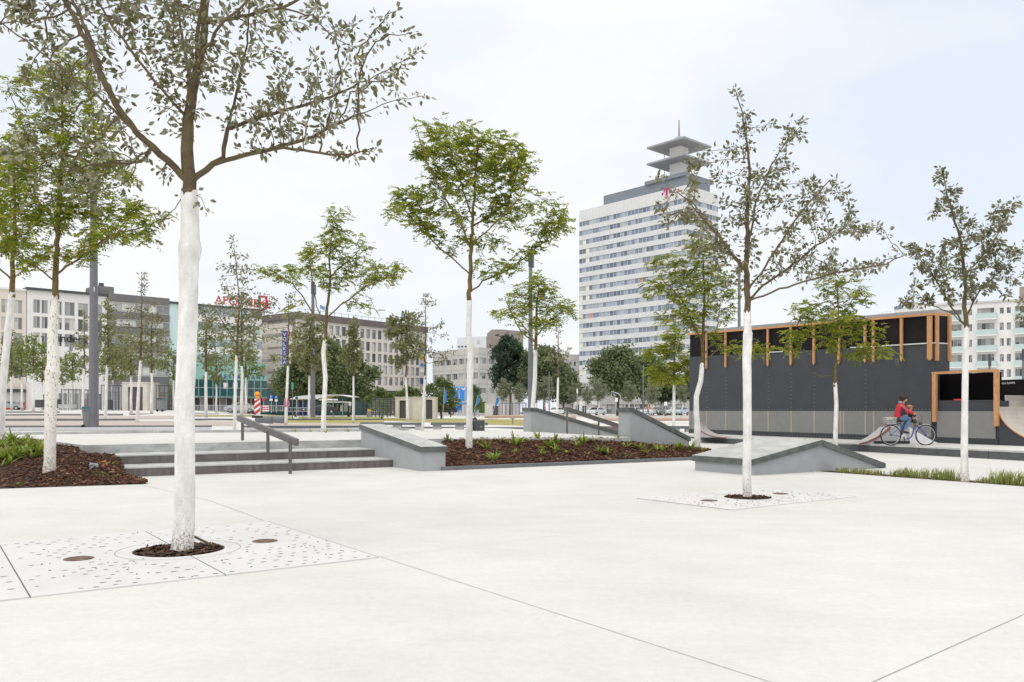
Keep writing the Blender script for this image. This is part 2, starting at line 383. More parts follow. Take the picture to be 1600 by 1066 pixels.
# ledge beside the near steps: starts on the platform and runs down towards the camera
ff = G(659.5, 736.6)
hubba('sloping grey ledge with dark cap between the near steps and the bark bed', ff + BS * 4.42, -BS, AS, 4.42, 1.17, .64, 0, .68)
h2 = G(829.5, 674.7, PZ)
hubba('sloping grey ledge with dark cap standing farthest back on the platform', Vector((h2.x, h2.y, 0)), AS, BS, 5.1, PZ + 1.02, .52, 0, .6, flat=.25)
h3 = G(984, 682.6, PZ)
hubba('sloping grey ledge with dark cap at the right end of the bark bed', Vector((h3.x, h3.y, 0)), AS, BS, 2.75, PZ + 1.0, .62, 0, .62, flat=.12)

def handrail(label, a, b, posts, mod=0):
    t = thing('handrail', label, 'handrail', (posts[-1][0].x, posts[-1][0].y, posts[-1][0].z))
    mb = MB(); mb.bar(a, b, .10, .17); o = mb.build('rail', M['rail'], t)
    bv = o.modifiers.new('bevel', 'BEVEL'); bv.width = .006; bv.segments = 1
    for p, ztop in posts:
        mb = MB(); mb.obox(p - Vector((.035, .035, 0)), (.07, 0, 0), (0, .07, 0), (0, 0, ztop - p.z)); mb.build('post', M['rail'], t)
p3 = G(453.5, 740.6, 0); p1 = G(379, 688.2, PZ); Y3, Y1 = p3.y, p1.y
dirp = (p1 - p3).normalized()
def rail_at(f): return mix(P(458, 689, Y3), P(379, 656, Y1), f)
p2 = mix(p3, p1, .42); p2.z = RS * 1
handrail('low handrail with three posts running down the near steps', rail_at(-.06), rail_at(1.10),
         [(p1, rail_at(1).z), (Vector((p2.x, p2.y, RS)), rail_at(.42).z), (p3, rail_at(0).z)])
q1 = G(886, 677.6, PZ); q2 = Vector((q1.x, q1.y, 0)) + AS * 1.55; q3 = Vector((q1.x, q1.y, 0)) + AS * 3.4
ra = P(881, 639.5, q1.y); rb = q3 + UP * .72
handrail('dark handrail on the far steps between two sloping ledges', ra, P(889, 640, q1.y), [(Vector(q1), H)] )
t = [o for o in bpy.data.objects if o.get('category') == 'handrail'][-1]
mb = MB(); mb.bar(P(888, 640, q1.y), rb, .10, .17); mb.build('rail', M['rail'], t)
for q, zt, zb in ((q2, 1.14, .42), (q3, .72, .12)):
    mb = MB(); mb.obox(q - Vector((.035, .035, -zb)), (.07, 0, 0), (0, .07, 0), (0, 0, zt - zb)); mb.build('post', M['rail'], t)

def kerb(a, b, h, wd, material, label, name='kerb', group=None, back=None, sink=.12):
    d = (b - a); d2 = Vector((d.x, d.y, 0)).normalized(); nrm = Vector((-d2.y, d2.x, 0))
    if nrm.y < 0: nrm = -nrm
    mb = MB(); L_ = d.length; k = max(1, int(L_ / 2.4))
    for i in range(k):
        p = a + d * (i / k); mb.obox(p - UP * sink, d / k - d2 * .012, nrm * wd, UP * (h + sink))
    o = mb.build(name, material); return tag(o, label, 'kerb', group)
kerb(G(690.5, 735.6), G(1086, 719.0), .092, .17, M['granite'], 'grey stone kerb along the front of the middle bark bed')
pts = [G(-150, 682.5, PZ), G(240, 676.8, PZ), G(560, 674.2, PZ), G(640, 672.6, PZ)]
for i, lb in enumerate(('pale kerb at the back of the platform behind the left bed', 'pale kerb at the back of the platform behind the near steps', 'pale kerb at the back of the platform behind the sloping ledge')):
    kerb(pts[i], pts[i + 1], .10, .30, M['wallconc'], lb)
def kerb_px(x0, y0, x1, y1, hpx, wd, label, group='stone kerbs across the far square'):
    a, b = GT(x0, y0), GT(x1, y1)
    return kerb(a, b, hpx * a.y / F, wd, M['granite'], label, group=group, sink=.3)
for x0, y0, x1, y1, hp, lb in ((-80, 668.5, 328, 668.0, 3.2, 'long dark kerb crossing behind the grey wheeled bin'),
    (-80, 658.5, 213, 657.5, 3.2, 'dark kerb one row behind the wheeled bin at left'), (300, 657, 376, 657, 2.8, 'short dark kerb just right of the large trunk'),
    (-80, 650.0, 190, 649.3, 2.6, 'dark kerb two rows behind the wheeled bin at left'), (202, 648.6, 400, 650, 2.4, 'dark kerb in front of the pale shed with mesh cages'),
    (-80, 645.2, 90, 645.2, 2.2, 'farthest dark kerb at the left edge'), (385, 668.5, 585, 668.2, 3.2, 'dark kerb behind the upper end of the near handrail'),
    (440, 656.5, 600, 656.5, 2.4, 'dark kerb between two lawn strips in the middle'), (598, 670.8, 820, 671.2, 4.0, 'long dark kerb under the row of stone benches'),
    (886, 671.5, 940, 672, 4.5, 'dark kerb seen under the far handrail'), (700, 646.6, 925, 646.6, 2.2, 'pale street kerb beyond the lawn'), ):
    kerb_px(x0, y0, x1, y1, hp, .4, lb)

# ---------------------------------------------------------------- bark beds
def chips(name, surf, n, rngs, size=(.05, .12)):
    mb = MB()
    for _ in range(n):
        p, nrm = surf(random.random(), random.random())
        l = random.uniform(*size); w_ = l * random.uniform(.25, .5); h = l * random.uniform(.1, .22)
        a = random.uniform(0, 6.28); d = Vector((math.cos(a), math.sin(a), random.uniform(-.5, .5))).normalized()
        sd_ = d.cross(UP + Vector((random.uniform(-.6, .6), random.uniform(-.6, .6), 0))).normalized(); u = sd_.cross(d)
        c = p + UP * (.012 + h * .3); k = random.random()
        col = (.042 + .125 * k ** 2.0, .017 + .050 * k ** 2.0, .009 + .024 * k ** 2.0)
        if random.random() < .07: col = (.26, .15, .085)
        e = [c - d * l / 2 - sd_ * w_ / 2, c + d * l / 2 - sd_ * w_ * .3, c + d * l / 2 + sd_ * w_ * .3, c - d * l / 2 + sd_ * w_ / 2]
        top = [q + u * h for q in e]
        mb.face(top, 0, col); mb.face([e[0], e[1], top[1], top[0]], 0, col); mb.face([e[1], e[2], top[2], top[1]], 0, col)
        mb.face([e[2], e[3], top[3], top[2]], 0, col); mb.face([e[3], e[0], top[0], top[3]], 0, col)
    o = mb.build(name, M['chip']); o['kind'] = 'stuff'; return o
class Bed:
    def __init__(s, px0, px1, front, back, hump=.06):
        s.px0, s.px1, s.f, s.b, s.hump = px0, px1, front, back, hump
    def pt(s, u, v):
        px = s.px0 + (s.px1 - s.px0) * u
        fy, fz = [np.interp(px, s.f[0], c) for c in s.f[1:]]; by, bz = [np.interp(px, s.b[0], c) for c in s.b[1:]]
        a = G(px, fy, fz); b = G(px, by, bz); p = a + (b - a) * v
        p.z += s.hump * math.sin(math.pi * v) + .022 * math.sin(p.x * 5.1 + p.y * 3.3) * math.sin(p.y * 4.7) * (1 if .03 < v < .97 else 0)
        return p
    def surf(s, u, v): return s.pt(u, v), UP
    def at(s, px, py):                               # the point of the bed seen at a pixel
        u = (px - s.px0) / (s.px1 - s.px0); best = min((abs(HY + F * (H - q.z) / q.y - py), i) for i in range(101) for q in [s.pt(u, i / 100)])
        return s.pt(u, best[1] / 100)
    def mesh(s, nm):
        mb = MB(); nu_, nv = 90, 24
        for j in range(nv + 1):
            for i in range(nu_ + 1): mb.v.append(tuple(s.pt(i / nu_, j / nv)))
        for j in range(nv):
            for i in range(nu_):
                a = j * (nu_ + 1) + i; mb.f.append((a, a + 1, a + nu_ + 2, a + nu_ + 1)); mb.m.append(0); mb.c.append((1, 1, 1))
        o = mb.build(nm, M['mulch'], smooth=True); o['kind'] = 'stuff'; return o
bed_l = Bed(-170, 227, ([-170, 0, 227], [769, 763, 755.6], [.012, .012, .012]),
            ([-170, 48, 88, 100, 118, 128, 140, 176, 186, 197, 206, 227], [690, 687, 695, 697, 699, 705, 708.5, 710.5, 717, 742, 748, 754.6],
             [.66, .66, .64, .62, .62, .54, .50, .48, .36, .06, .03, .014]), .05)
bed_m = Bed(692, 1110, ([692, 1086, 1110], [729.2, 713.2, 709.5], [.07, .07, .05]),
            ([692, 958, 982, 1040, 1070, 1090, 1110], [686.4, 685.4, 684, 693, 699, 701, 704], [.65, .65, .62, .38, .26, .15, .08]), .05)
bed_l.mesh('bark_mulch'); bed_m.mesh('bark_mulch')
chips('bark_chips', bed_l.surf, 6500, None); chips('bark_chips', bed_m.surf, 6500, None, (.06, .14))

def daylily(nbl, size):
    mb = MB()
    for _ in range(nbl):
        a = random.uniform(0, 6.28); l = size * random.uniform(.6, 1.15); lean = random.uniform(.25, .95); wd = .019 * random.uniform(.8, 1.4) * (size / .3) ** .5
        d = Vector((math.cos(a), math.sin(a), 0)); sd_ = Vector((-d.y, d.x, 0)); g = random.uniform(.75, 1.25)
        col = (.23 * g, .31 * g, .045 * g) if random.random() < .8 else (.34 * g, .33 * g, .07)
        pr = None
        for k in range(6):
            f = k / 5; p = d * (l * lean * f) + UP * (l * (f - lean * .75 * f * f)) + UP * .0; ww = wd * (1 - f ** 2.2) + .001
            cur = (p - sd_ * ww, p + UP * -.004, p + sd_ * ww)
            if pr: mb.face([pr[0], pr[1], cur[1], cur[0]], 0, col); mb.face([pr[1], pr[2], cur[2], cur[1]], 0, col)
            pr = cur
    return mb.build('daylily', M['blade'])
protos = [daylily(n_, s_) for n_, s_ in ((9, .30), (14, .38), (6, .24), (20, .46), (11, .34))]
used = set()
def put_lily(p, k, s, label, group):
    o = protos[k]
    if k in used: o = o.copy(); COL.objects.link(o)
    used.add(k); o.location = p - UP * .02; o.rotation_euler = (0, 0, random.uniform(0, 6.28)); o.scale = (s,) * 3
    return tag(o, label, 'plant', group)
lm = 'young green daylily growing in the middle bark bed'
for i, (px, py) in enumerate(((745, 696), (768, 695), (759, 703), (782, 690), (797, 693), (805, 698), (815, 692), (832, 690), (841, 688), (806, 709), (845, 702), (858, 700), (847, 712), (884, 710), (868, 694), (901, 699), (918, 711), (938, 709), (949, 710), (949, 681.5 + 8), (963, 689), (978, 700), (985, 695), (1000, 703), (1010, 709), (1006, 697), (1026, 704), (1035, 705), (1054, 705), (1062, 704), (903, 689), (880, 689), (1080, 704), (1098, 706), (978, 713), (771, 721), (928, 690), (820, 690), (688 + 12, 690), (868, 706), (750, 688), (912, 694))):
    put_lily(bed_m.at(px, py), (0, 2, 1, 4, 2, 3)[i % 6], random.uniform(.95, 1.5), lm, 'daylilies in the middle bark bed')
ll = 'green daylily clump growing in the left bark bed'
for i in range(46):
    px = random.uniform(-60, 66) if i < 40 else random.uniform(-20, 60); py = random.uniform(692, 730) if px < 50 else random.uniform(696, 727)
    if px > 30 and py > 722: py -= 15
    put_lily(bed_l.at(px, py), (1, 3, 4, 3, 0)[i % 5], random.uniform(1.1, 1.6), ll, 'daylilies in the left bark bed')
for px, py in ((173, 727), (155, 745), (178, 747), (26, 760), (160, 742), (62, 684 + 6)): put_lily(bed_l.at(px, py), 2, 1.0, 'small pale daylily sprout at the edge of the left bark bed', 'daylily sprouts at the bed edge')
for px, py in ((486, 674), (545, 674), (509, 675), (415 + 47, 674.3)): put_lily(G(px, py + 1, PZ), 0, .8, 'tuft of green leaves at the back edge of the platform', 'leaf tufts on the platform edge')
# litter lying on the left bark bed
for px, py, m_, lb in ((149, 733, M['metal'], 'crumpled grey wrapper lying on the left bark bed'), (164, 729, M['orange'], 'crumpled orange paper lying on the left bark bed')):
    p = bed_l.at(px, py); mb = MB()
    for _ in range(7):
        c = p + Vector((random.uniform(-.09, .09), random.uniform(-.05, .05), random.uniform(.02, .08)))
        mb.face([c + Vector([random.uniform(-.08, .08) for _ in range(3)]) for _ in range(4)])
    m2 = mat('orange_paper', (.42, .16, .07), .8) if m_ is M['orange'] else mat('grey_foil', (.30, .31, .33), .6)
    tag(mb.build('litter', m2), lb, 'litter')

# ---------------------------------------------------------------- grass strip at the right edge of the paving
e0, e1 = G(1268, 736), G(1640, 763); ed = (e1 - e0); en = Vector((-ed.y, ed.x, 0)).normalized()
if en.y < 0: en = -en
mb = MB(); mb.face([e0 + UP * .006, e1 + UP * .006, e1 + en * .5 + UP * .006, e0 + en * .5 + UP * .006]); structure(mb.build('soil_strip', M['mulch']))
mb = MB()
dens = [(1300, 1372, .16), (1384, 1400, .2), (1400, 1440, .27), (1440, 1486, .3), (1488, 1500, .12), (1522, 1542, .15), (1542, 1580, .36), (1580, 1640, .32)]
for a, b, hh in dens:
    for _ in range(int((b - a) * 5)):
        px = random.uniform(a, b); f = (px - 1268) / (1640 - 1268)
        k = (px - CX) / F; den = ed.y * k - ed.x; tt = (e0.x - k * e0.y) / den
        p = e0 + ed * tt + en * random.uniform(.03, .45); l = hh * random.uniform(.4, 1.05); a_ = random.uniform(0, 6.28); ln = random.uniform(.1, .8) * l
        d = Vector((math.cos(a_), math.sin(a_), 0)); sd_ = Vector((-d.y, d.x, 0)) * .008; g = random.uniform(.7, 1.3)
        col = (.24 * g, .29 * g, .06 * g) if random.random() < .8 else (.38 * g, .32 * g, .13 * g)
        m1 = p + d * ln * .35 + UP * l * .6; m2 = p + d * ln + UP * l
        mb.face([p - sd_, p + sd_, m1 + sd_ * .8, m1 - sd_ * .8], 0, col); mb.face([m1 - sd_ * .8, m1 + sd_ * .8, m2], 0, col)
o = mb.build('grass_edge', M['blade']); o['kind'] = 'stuff'

# ---------------------------------------------------------------- concrete tree grates
def grate(label, centre, halves, width, radius, tz=.012):
    # centre: opening; halves: list of (s0, s1) slab extents along A; the slabs span +-width/2 along B
    t = thing('tree_grate', label, 'tree grate', tuple(centre)); c0 = Vector(centre)
    def W(s, q, z=0): return c0 + A_ * s + B_ * q + UP * z
    hole = MB()
    for s0, s1 in halves:
        if abs(s0) < .01 or abs(s1) < .01:
            sg = 1 if s1 > .01 else -1; e = s1 if sg > 0 else s0
            arc = [(sg * radius * math.cos(a) + (.004 * sg), radius * math.sin(a)) for a in np.linspace(math.pi / 2, -math.pi / 2, 25)]
            pl = [(.004 * sg, width / 2)] + arc + [(.004 * sg, -width / 2), (e, -width / 2), (e, width / 2)]
        else: pl = [(s0, width / 2), (s0, -width / 2), (s1, -width / 2), (s1, width / 2)]
        bm = bmesh.new(); vs = [bm.verts.new(W(s, q, tz)) for s, q in pl]
        es = [bm.edges.new((vs[i], vs[(i + 1) % len(vs)])) for i in range(len(vs))]
        r = bmesh.ops.triangle_fill(bm, edges=es, use_beauty=True)
        mb = MB()
        for f in bm.faces:
            pp = [v.co.copy() for v in f.verts]
            if f.normal.z < 0: pp.reverse()
            mb.face(pp)
        bm.free()
        for i in range(len(pl)):
            a, b = pl[i], pl[(i + 1) % len(pl)]; mb.face([W(*a, tz), W(*a, -.01), W(*b, -.01), W(*b, tz)])
        mb.build('grate_slab', M['grate'], t)
        ns = int((s1 - s0) / .145)
        for i in range(ns):
            for j in range(int(width / .17)):
                s = s0 + .1 + i * .145 + (.07 if j % 2 else 0) + random.uniform(-.02, .02); q = -width / 2 + .11 + j * .17 + random.uniform(-.02, .02)
                if math.hypot(s, q) < radius + .22 or s > s1 - .06 or random.random() < .5: continue
                if min(math.hypot(s - 1.0, q - .03), math.hypot(s + 1.02, q - .02)) < .25: continue
                rr = random.uniform(.019, .027); hole.face([W(s + rr * 1.15 * math.cos(a), q + rr * .62 * math.sin(a), tz + .002) for a in np.linspace(0, 6.28, 9)[:-1]])
    o = hole.build('drain_holes', M['slot'], t); o['kind'] = 'stuff'
    mb = MB()
    for k in range(72):                              # thin ring line round the opening
        a0, a1 = k / 72 * 2 * math.pi, (k + 1) / 72 * 2 * math.pi; r1, r2 = radius + .17, radius + .178
        mb.face([W(r1 * math.cos(a0), r1 * math.sin(a0), tz + .002), W(r2 * math.cos(a0), r2 * math.sin(a0), tz + .002), W(r2 * math.cos(a1), r2 * math.sin(a1), tz + .002), W(r1 * math.cos(a1), r1 * math.sin(a1), tz + .002)])
    mb.build('ring_groove', M['joint'], t)
    for s, q in ((1.0, .03), (-1.02, .02)):
        mb = MB(); mb.lathe(W(s, q, tz), [(.0, -.01), (.15, -.01), (.15, .004), (.13, .009), (.05, .011), (.045, .006), (0, .006)], 20); mb.build('cover', M['rust'], t)
    mb = MB(); mb.lathe(c0, [(0, .002), (radius * .999, .002), (radius * .999, .003), (radius * .6, .006), (0, .010)], 24)
    o = mb.build('mulch_fill', M['mulch'], t)
    mb = MB()
    for _ in range(650):
        rr = radius * .95 * math.sqrt(random.random()); a = random.uniform(0, 6.28); p = W(rr * math.cos(a), rr * math.sin(a), .005)
        l = random.uniform(.03, .09); d = Vector((random.uniform(-1, 1), random.uniform(-1, 1), random.uniform(-.3, .3))).normalized(); s_ = d.cross(UP).normalized() * l * .18
        k = random.random(); col = (.03 + .09 * k * k, .014 + .036 * k * k, .007 + .016 * k * k)
        u = UP * random.uniform(.003, .014); mb.face([p - d * l / 2 - s_ + u, p + d * l / 2 - s_ + u, p + d * l / 2 + s_ + u * 1.4, p - d * l / 2 + s_ + u * 1.4], 0, col)
        mb.face([p - d * l / 2 - s_, p + d * l / 2 - s_, p + d * l / 2 - s_ + u, p - d * l / 2 - s_ + u], 0, col)
    o = mb.build('bark_chips', M['chip'], t); o['kind'] = 'stuff'
    mb = MB()                                        # crumbs of bark blown over the slab
    for _ in range(110):
        s = random.uniform(halves[0][0], halves[-1][1]); q = -abs(random.gauss(0, width * .3)) if random.random() < .7 else random.uniform(-width / 2, width / 2)
        if math.hypot(s, q) < radius or abs(q) > width / 2: continue
        r_ = random.uniform(.004, .011); p = W(s, q, tz + .004); a = random.uniform(0, 6.28)
        mb.obox(p, Vector((math.cos(a), math.sin(a), 0)) * r_ * 2, Vector((-math.sin(a), math.cos(a), 0)) * r_, UP * .006)
    o = mb.build('bark_crumbs', M['rust'], t); o['kind'] = 'stuff'
    mb = MB()
    for s0, s1 in halves:
        for s in (s0, s1): mb.face([W(s - .004, width / 2, tz + .001), W(s - .004, -width / 2, tz + .001), W(s + .004, -width / 2, tz + .001), W(s + .004, width / 2, tz + .001)])
    mb.build('slab_joint', M['slot'], t)
    return W
c1 = G(280, 860.5); wB = (G(412, 814.5) - G(590, 868)).length
def along(a, c): return (a - c).dot(A_)
half = along(G(590, 868), G(352, 893)); 
grate('perforated pale tree grate round the large trunk in front', c1, [(-2.0 * half - .9, -half - .006), (-half, 0), (0, half)], wB, .49)
c2 = G(1168, 778); r2_, f2_ = G(1330, 779), G(1197, 799)
grate('perforated pale tree grate round the trunk before the roof shaped ledge', c2, [(-1.75, 0), (0, 1.75)], 2.15, .42)
# piece of wood lying at the foot of the large trunk
mb = MB(); mb.bar(c1 + A_ * .14 + UP * .16, c1 + A_ * .36 - B_ * .10 + UP * .03, .03, .022); tag(mb.build('stick', M['bark']), 'splintered piece of wood lying against the foot of the large trunk', 'stick')

# ---------------------------------------------------------------- roof shaped ledge
fb0 = G(1176, 743); wdv = (G(1086, 735) - fb0); wl = wdv.length; wn = wdv.normalized()
t = thing('skate_ledge', 'low roof shaped grey ledge with dark cap in front of the ramp hall', 'ledge', (fb0.x, fb0.y, 0))
prof = [(0, .40), (2.5, .83), (5.1, .13)]; ct = .15
mb = MB(); mb.prism([fb0 + AS * s + UP * (z - ct + .01) for s, z in prof] + [fb0 + AS * 5.1 - UP * .25, fb0 - UP * .25], wn * wl); mb.build('ledge_body', M['ledge'], t)
mb = MB()
for (sa, za), (sb, zb) in zip(prof[:-1], prof[1:]):
    sa2 = sa - .06 if sa == 0 else sa; sb2 = sb + .06 if sb > 5 else sb
    mb.prism([fb0 - wn * .06 + AS * sa2 + UP * za, fb0 - wn * .06 + AS * sb2 + UP * zb, fb0 - wn * .06 + AS * sb2 + UP * (zb - ct), fb0 - wn * .06 + AS * sa2 + UP * (za - ct)], wn * (wl + .12))
worn_skylit(mb); o = mb.build('ledge_cap', [M['cap'], M['cap_top']], t)

# ---------------------------------------------------------------- kerbed deck at the right and the black ramp hall
k0, k1 = G(1640, 722.6), G(1379, 707.6); kd = (k1 - k0).normalized(); DZ = .30
k2 = k0 + kd * 34; k0 = k0 - kd * 6
kn = Vector((kd.y, -kd.x, 0)); kn = kn if kn.y > 0 else -kn
deck = thing('deck', 'long kerbed concrete deck under the cyclist and the black ramp hall', 'deck', tuple(k0))
mb = MB(); mb.prism([Vector((p.x, p.y, DZ)) for p in (k0 + kn * .3, k2 + kn * .3, k2 + kn * 14, k0 + kn * 22)], UP * -.6); mb.build('deck_slab', M['paving'], deck)
LK = (k2 - k0).length; nk = 15
for i in range(nk):
    mb = MB(); mb.obox(k0 + kd * (LK * i / nk) - UP * .3, kd * (LK / nk - .02), kn * .3, UP * (.3 + DZ - .05), 0)
    mb.obox(k0 + kd * (LK * i / nk) + UP * (DZ - .05) - kn * .012, kd * (LK / nk - .02), kn * .31, UP * .056, 1)
    mb.build('kerb_block', [mat('dark_kerb_stone', (.085, .088, .095), .6, .2, 4, .1, 50), M['wallconc']], deck)

hc = P(1459, 690, 33.0); hc.z = 0                   # corner of the tall hall front
HB = Vector((-.439, .8985, 0)); HN = Vector((-.8985, -.439, 0)); HA = -HN
def hx(px):                                          # distance along the front at which the front is seen at pixel column px
    k = (px - CX) / F; return (k * hc.y - hc.x) / (HB.x - k * HB.y)
def HP(t_, z, off=0): return Vector((hc.x, hc.y, 0)) + HB * t_ + UP * z + HN * off
tL = hx(1077); tR = hx(1560); top0 = 5.5
hall = thing('ramp_hall', 'long black skate ramp hall with orange timber posts along its upper edge', 'building', tuple(HP(3, DZ)))
zt = lambda t_: 5.44 + .030 * t_                     # top edge
zs = lambda t_: 4.28 + .022 * t_
mb = MB(); mb.prism([HP(tL, -.1), HP(0, -.1), HP(0, zs(0)), HP(tL, zs(tL))], HA * .95); mb.build('wall', M['slate_ply'], hall)
mb = MB(); mb.prism([HP(tL, zs(tL), -.05), HP(0, zs(0), -.05), HP(0, zt(0), -.05), HP(tL, zt(tL), -.05)], HA * .88); mb.build('upper_wall', M['black_ply'], hall)
mb = MB(); tw = hx(1330); mb.prism([HP(0, zs(0) - .02, .02), HP(0, zs(0) + .03, .02), HP(tw, zs(tw) + .03, .02), HP(tw, zs(tw) - .02, .02)], HN * .03)
ta, tb = hx(1224), hx(1203); mb.prism([HP(ta, zs(ta) - .02, .02), HP(ta, zs(ta) + .03, .02), HP(tb, zs(tb) + .03, .02), HP(tb, zs(tb) - .02, .02)], HN * .03)
mb.obox(HP(-.03, zs(0) - .02, 0), HN * -.9, HB * .03, UP * .05)
mb.build('trim_strip', M['white_trim'], hall)
mb = MB(); mb.obox(HP(tL, zt(tL) - .05, .02), HB * -(tL) + UP * (zt(0) - zt(tL)), HN * .09, UP * .10); mb.obox(HP(-.02, zt(0) - .05, -.0), HA * 1.0, HB * .09, UP * .12); mb.build('top_rail', M['wood'], hall)
mb = MB(); mb.obox(HP(tL, zt(tL) + .07, -.2), HB * -tL + UP * (zt(0) - zt(tL)), HA * .7, UP * .14); mb.build('roof_edge', M['grey_paving'], hall)
for px, y1 in ((1105, 575), (1135, 574), (1201, 572), (1237, 571), (1273, 569), (1312, 567), (1353, 566), (1366, 564), (1410, 562), (1454, 561)):
    tt = hx(px); zb = 3.60 + .020 * tt; wd = .115 if px < 1450 else .2
    mb = MB(); mb.obox(HP(tt - wd / 2, zb + .06, .02), HB * wd, HN * .07, UP * (zt(tt) - zb - .12)); mb.obox(HP(tt - wd / 2 + .03, zb, .03), HB * (wd - .06), HN * .05, UP * .06)
    mb.build('timber_post', M['wood'], hall)
for s_ in (.07, .82):
    mb = MB(); mb.obox(HP(-.0, 3.58, 0) + HA * s_, HA * .12, HB * -.10, UP * (zt(0) - 3.63)); mb.build('timber_post', M['wood'], hall)
# lower cladding: dark skirting and pale mesh panels with posts showing
zm0, zm1 = .53, 1.56
mb = MB(); mb.obox(HP(tL, .2, .02), HB * (-tL), HN * .02, UP * (zm0 - .2)); mb.build('skirting', M['plinth'], hall)
edges = sorted([hx(p) for p in (1077, 1201, 1306, 1353, 1456)])
for a, b in zip(edges[:-1], edges[1:]):
    mb = MB(); mb.obox(HP(a + .008, zm0, .012), HB * (b - a - .016), HN * .015, UP * (zm1 - zm0)); mb.build('mesh_panel', M['mesh_panel'], hall)
for px in (1105, 1135, 1201, 1237, 1273, 1314, 1319, 1353, 1366):
    mb = MB(); tt = hx(px); mb.obox(HP(tt - .045, zm0, .03), HB * .09, HN * .006, UP * (zm1 - zm0)); mb.build('screen_post', M['screen_post'], hall)
mb = MB()
for px in (1105, 1135, 1201, 1237, 1273, 1310, 1353, 1366, 1410):
    for k in range(9):
        for dx in (-.03, .03): mb.cbox(HP(hx(px) + dx * (px % 2), 1.75 + k * .2, .006), .03, .03, .012, ang=math.atan2(HB.y, HB.x))
for k in range(90): mb.cbox(HP(tL * k / 90, 1.64, .006), .018, .018, .018, ang=0); mb.cbox(HP(tL * k / 90, .40, .045), .018, .018, .018, ang=0)
o = mb.build('screws', M['metal'], hall); o['kind'] = 'stuff'
# lower box with timber frame, right of the tall part
zlow = 3.03
low = thing('ramp_box', 'lower black box in an orange timber frame at the right end of the ramp hall', 'building', tuple(HP(tR / 2, DZ)))
mb = MB(); mb.prism([HP(-.01, -.1, -.02), HP(tR, -.1, -.02), HP(tR, 1.95, -.02), HP(-.01, 1.95, -.02)], HA * .6); mb.build('wall', M['slate_ply'], low)
mb = MB(); mb.prism([HP(-.01, 1.95, -.35), HP(tR + .3, 1.95, -.35), HP(tR + .3, zlow, -.35), HP(-.01, zlow, -.35)], HA * .3); mb.build('upper_wall', M['void'], low)
mb = MB(); mb.obox(HP(-.16, zm0, .004), HB * (hx(1556) + .16), HN * .02, UP * (zm1 - zm0)); mb.build('mesh_panel', M['mesh_panel'], low)
mb = MB(); mb.obox(HP(-.01, .2, .004), HB * (tR), HN * .03, UP * (zm0 - .2 - .005)); mb.build('skirting', M['plinth'], low)
mb = MB(); mb.obox(HP(.02, zlow, -.04), HB * (tR - .02), HN * .14, UP * .09); mb.build('top_rail', M['wood'], low)
for a, zb in ((.02 - .05, 1.13), (tR + .09, 1.0)):
    mb = MB(); mb.obox(HP(a - .14, zb, .0), HB * .16, HN * .12, UP * (zlow - zb)); mb.build('timber_post', M['wood'], low)
mb = MB(); mb.obox(HP(.02, 1.95, -.02), HB * (tR - .1), HN * .02, UP * .03); mb.build('trim_strip', M['dark_metal'], low)
for px, m_ in ((1492, M['red']), (1499, M['red'])):
    pass
mb = MB(); mb.obox(HP(hx(1503), 1.985, -.02), HB * -.0 + HB * (hx(1490) - hx(1503)), HN * .015, UP * .05); mb.build('sticker', M['red'], low)
# tall quarter pipes beyond the box
qo = HP(tR, 0); q = thing('quarter_pipe', 'tan quarter pipe with orange edge at the right end of the deck', 'ramp', tuple(qo))
def arc(l, h, n=14, r=None): return [(l * math.sin(a) ** 1.0 * 1.0, h * (1 - math.sin(a)) if False else h * (1 - math.sin(math.pi / 2 * i / n)) ) for i, a in ((i, math.pi / 2 * i / n) for i in range(n + 1))]
def quarter(l, h, n=14): return [(l * (1 - math.cos(math.pi / 2 * i / n)), h * (1 - math.sin(math.pi / 2 * i / n))) for i in range(n + 1)]
prof = quarter(2.4, 1.5); dn = -HB
def quarter_pipe(par, o, l, h, wd, back=.35, run=dn, acr=HA, mats=('ramp_tan', 'slate_ply', 'wood')):
    pr = quarter(l, h)
    mb = MB(); pl = [o - run * back] + [o - run * back + UP * h] + [o + run * a + UP * b for a, b in pr]
    mb.prism([p for p in pl], acr * wd); mb.build('ramp_side', M[mats[1]], par)
    mb = MB(); n = len(pr)
    for i in range(n - 1):
        a, b = pr[i], pr[i + 1]; A = o + run * a[0] + UP * (a[1] + .006); B = o + run * b[0] + UP * (b[1] + .006)
        mb.face([A - acr * .01, B - acr * .01, B + acr * wd, A + acr * wd])
    A = o + run * pr[0][0] + UP * (h + .006); mb.face([A - run * back - acr * .01, A - acr * .01, A + acr * wd, A - run * back + acr * wd])
    mb.build('ramp_surface', M[mats[0]], par)
    mb = MB(); mb.tube([o + run * a + UP * (b - .005) - acr * .02 for a, b in pr], .022, 6); mb.build('edge_strip', M[mats[2]], par)
quarter_pipe(q, Vector((qo.x, qo.y, DZ)) - HB * .02, 2.7, 1.42, 3.2, back=.0)
q2 = thing('quarter_pipe', 'taller grey brown ramp deck standing behind the tan quarter pipe', 'ramp', (771 * 32.4 / F, 32.4, DZ))
quarter_pipe(q2, Vector((771 * 32.4 / F, 32.4, DZ)), 3.4, 1.88, 4.5, back=.0, mats=('ramp_tan', 'ramp_side', 'white_trim'))
bw = thing('ramp_wall', 'dark wall with small white lettering behind the quarter pipes', 'wall', (761 * 34 / F, 34, DZ))
mb = MB(); wo = Vector((761 * 34 / F, 34, 0)); mb.obox(wo, -HB * 16, HA * .2, UP * 2.84); mb.build('wall_board', M['black_ply'], bw)
text_part('lettering', 'IOU RAMPS', .115, wo - HB * .10 + HN * .02 + UP * 2.66, -HB, UP, M['white'], bw, .005)

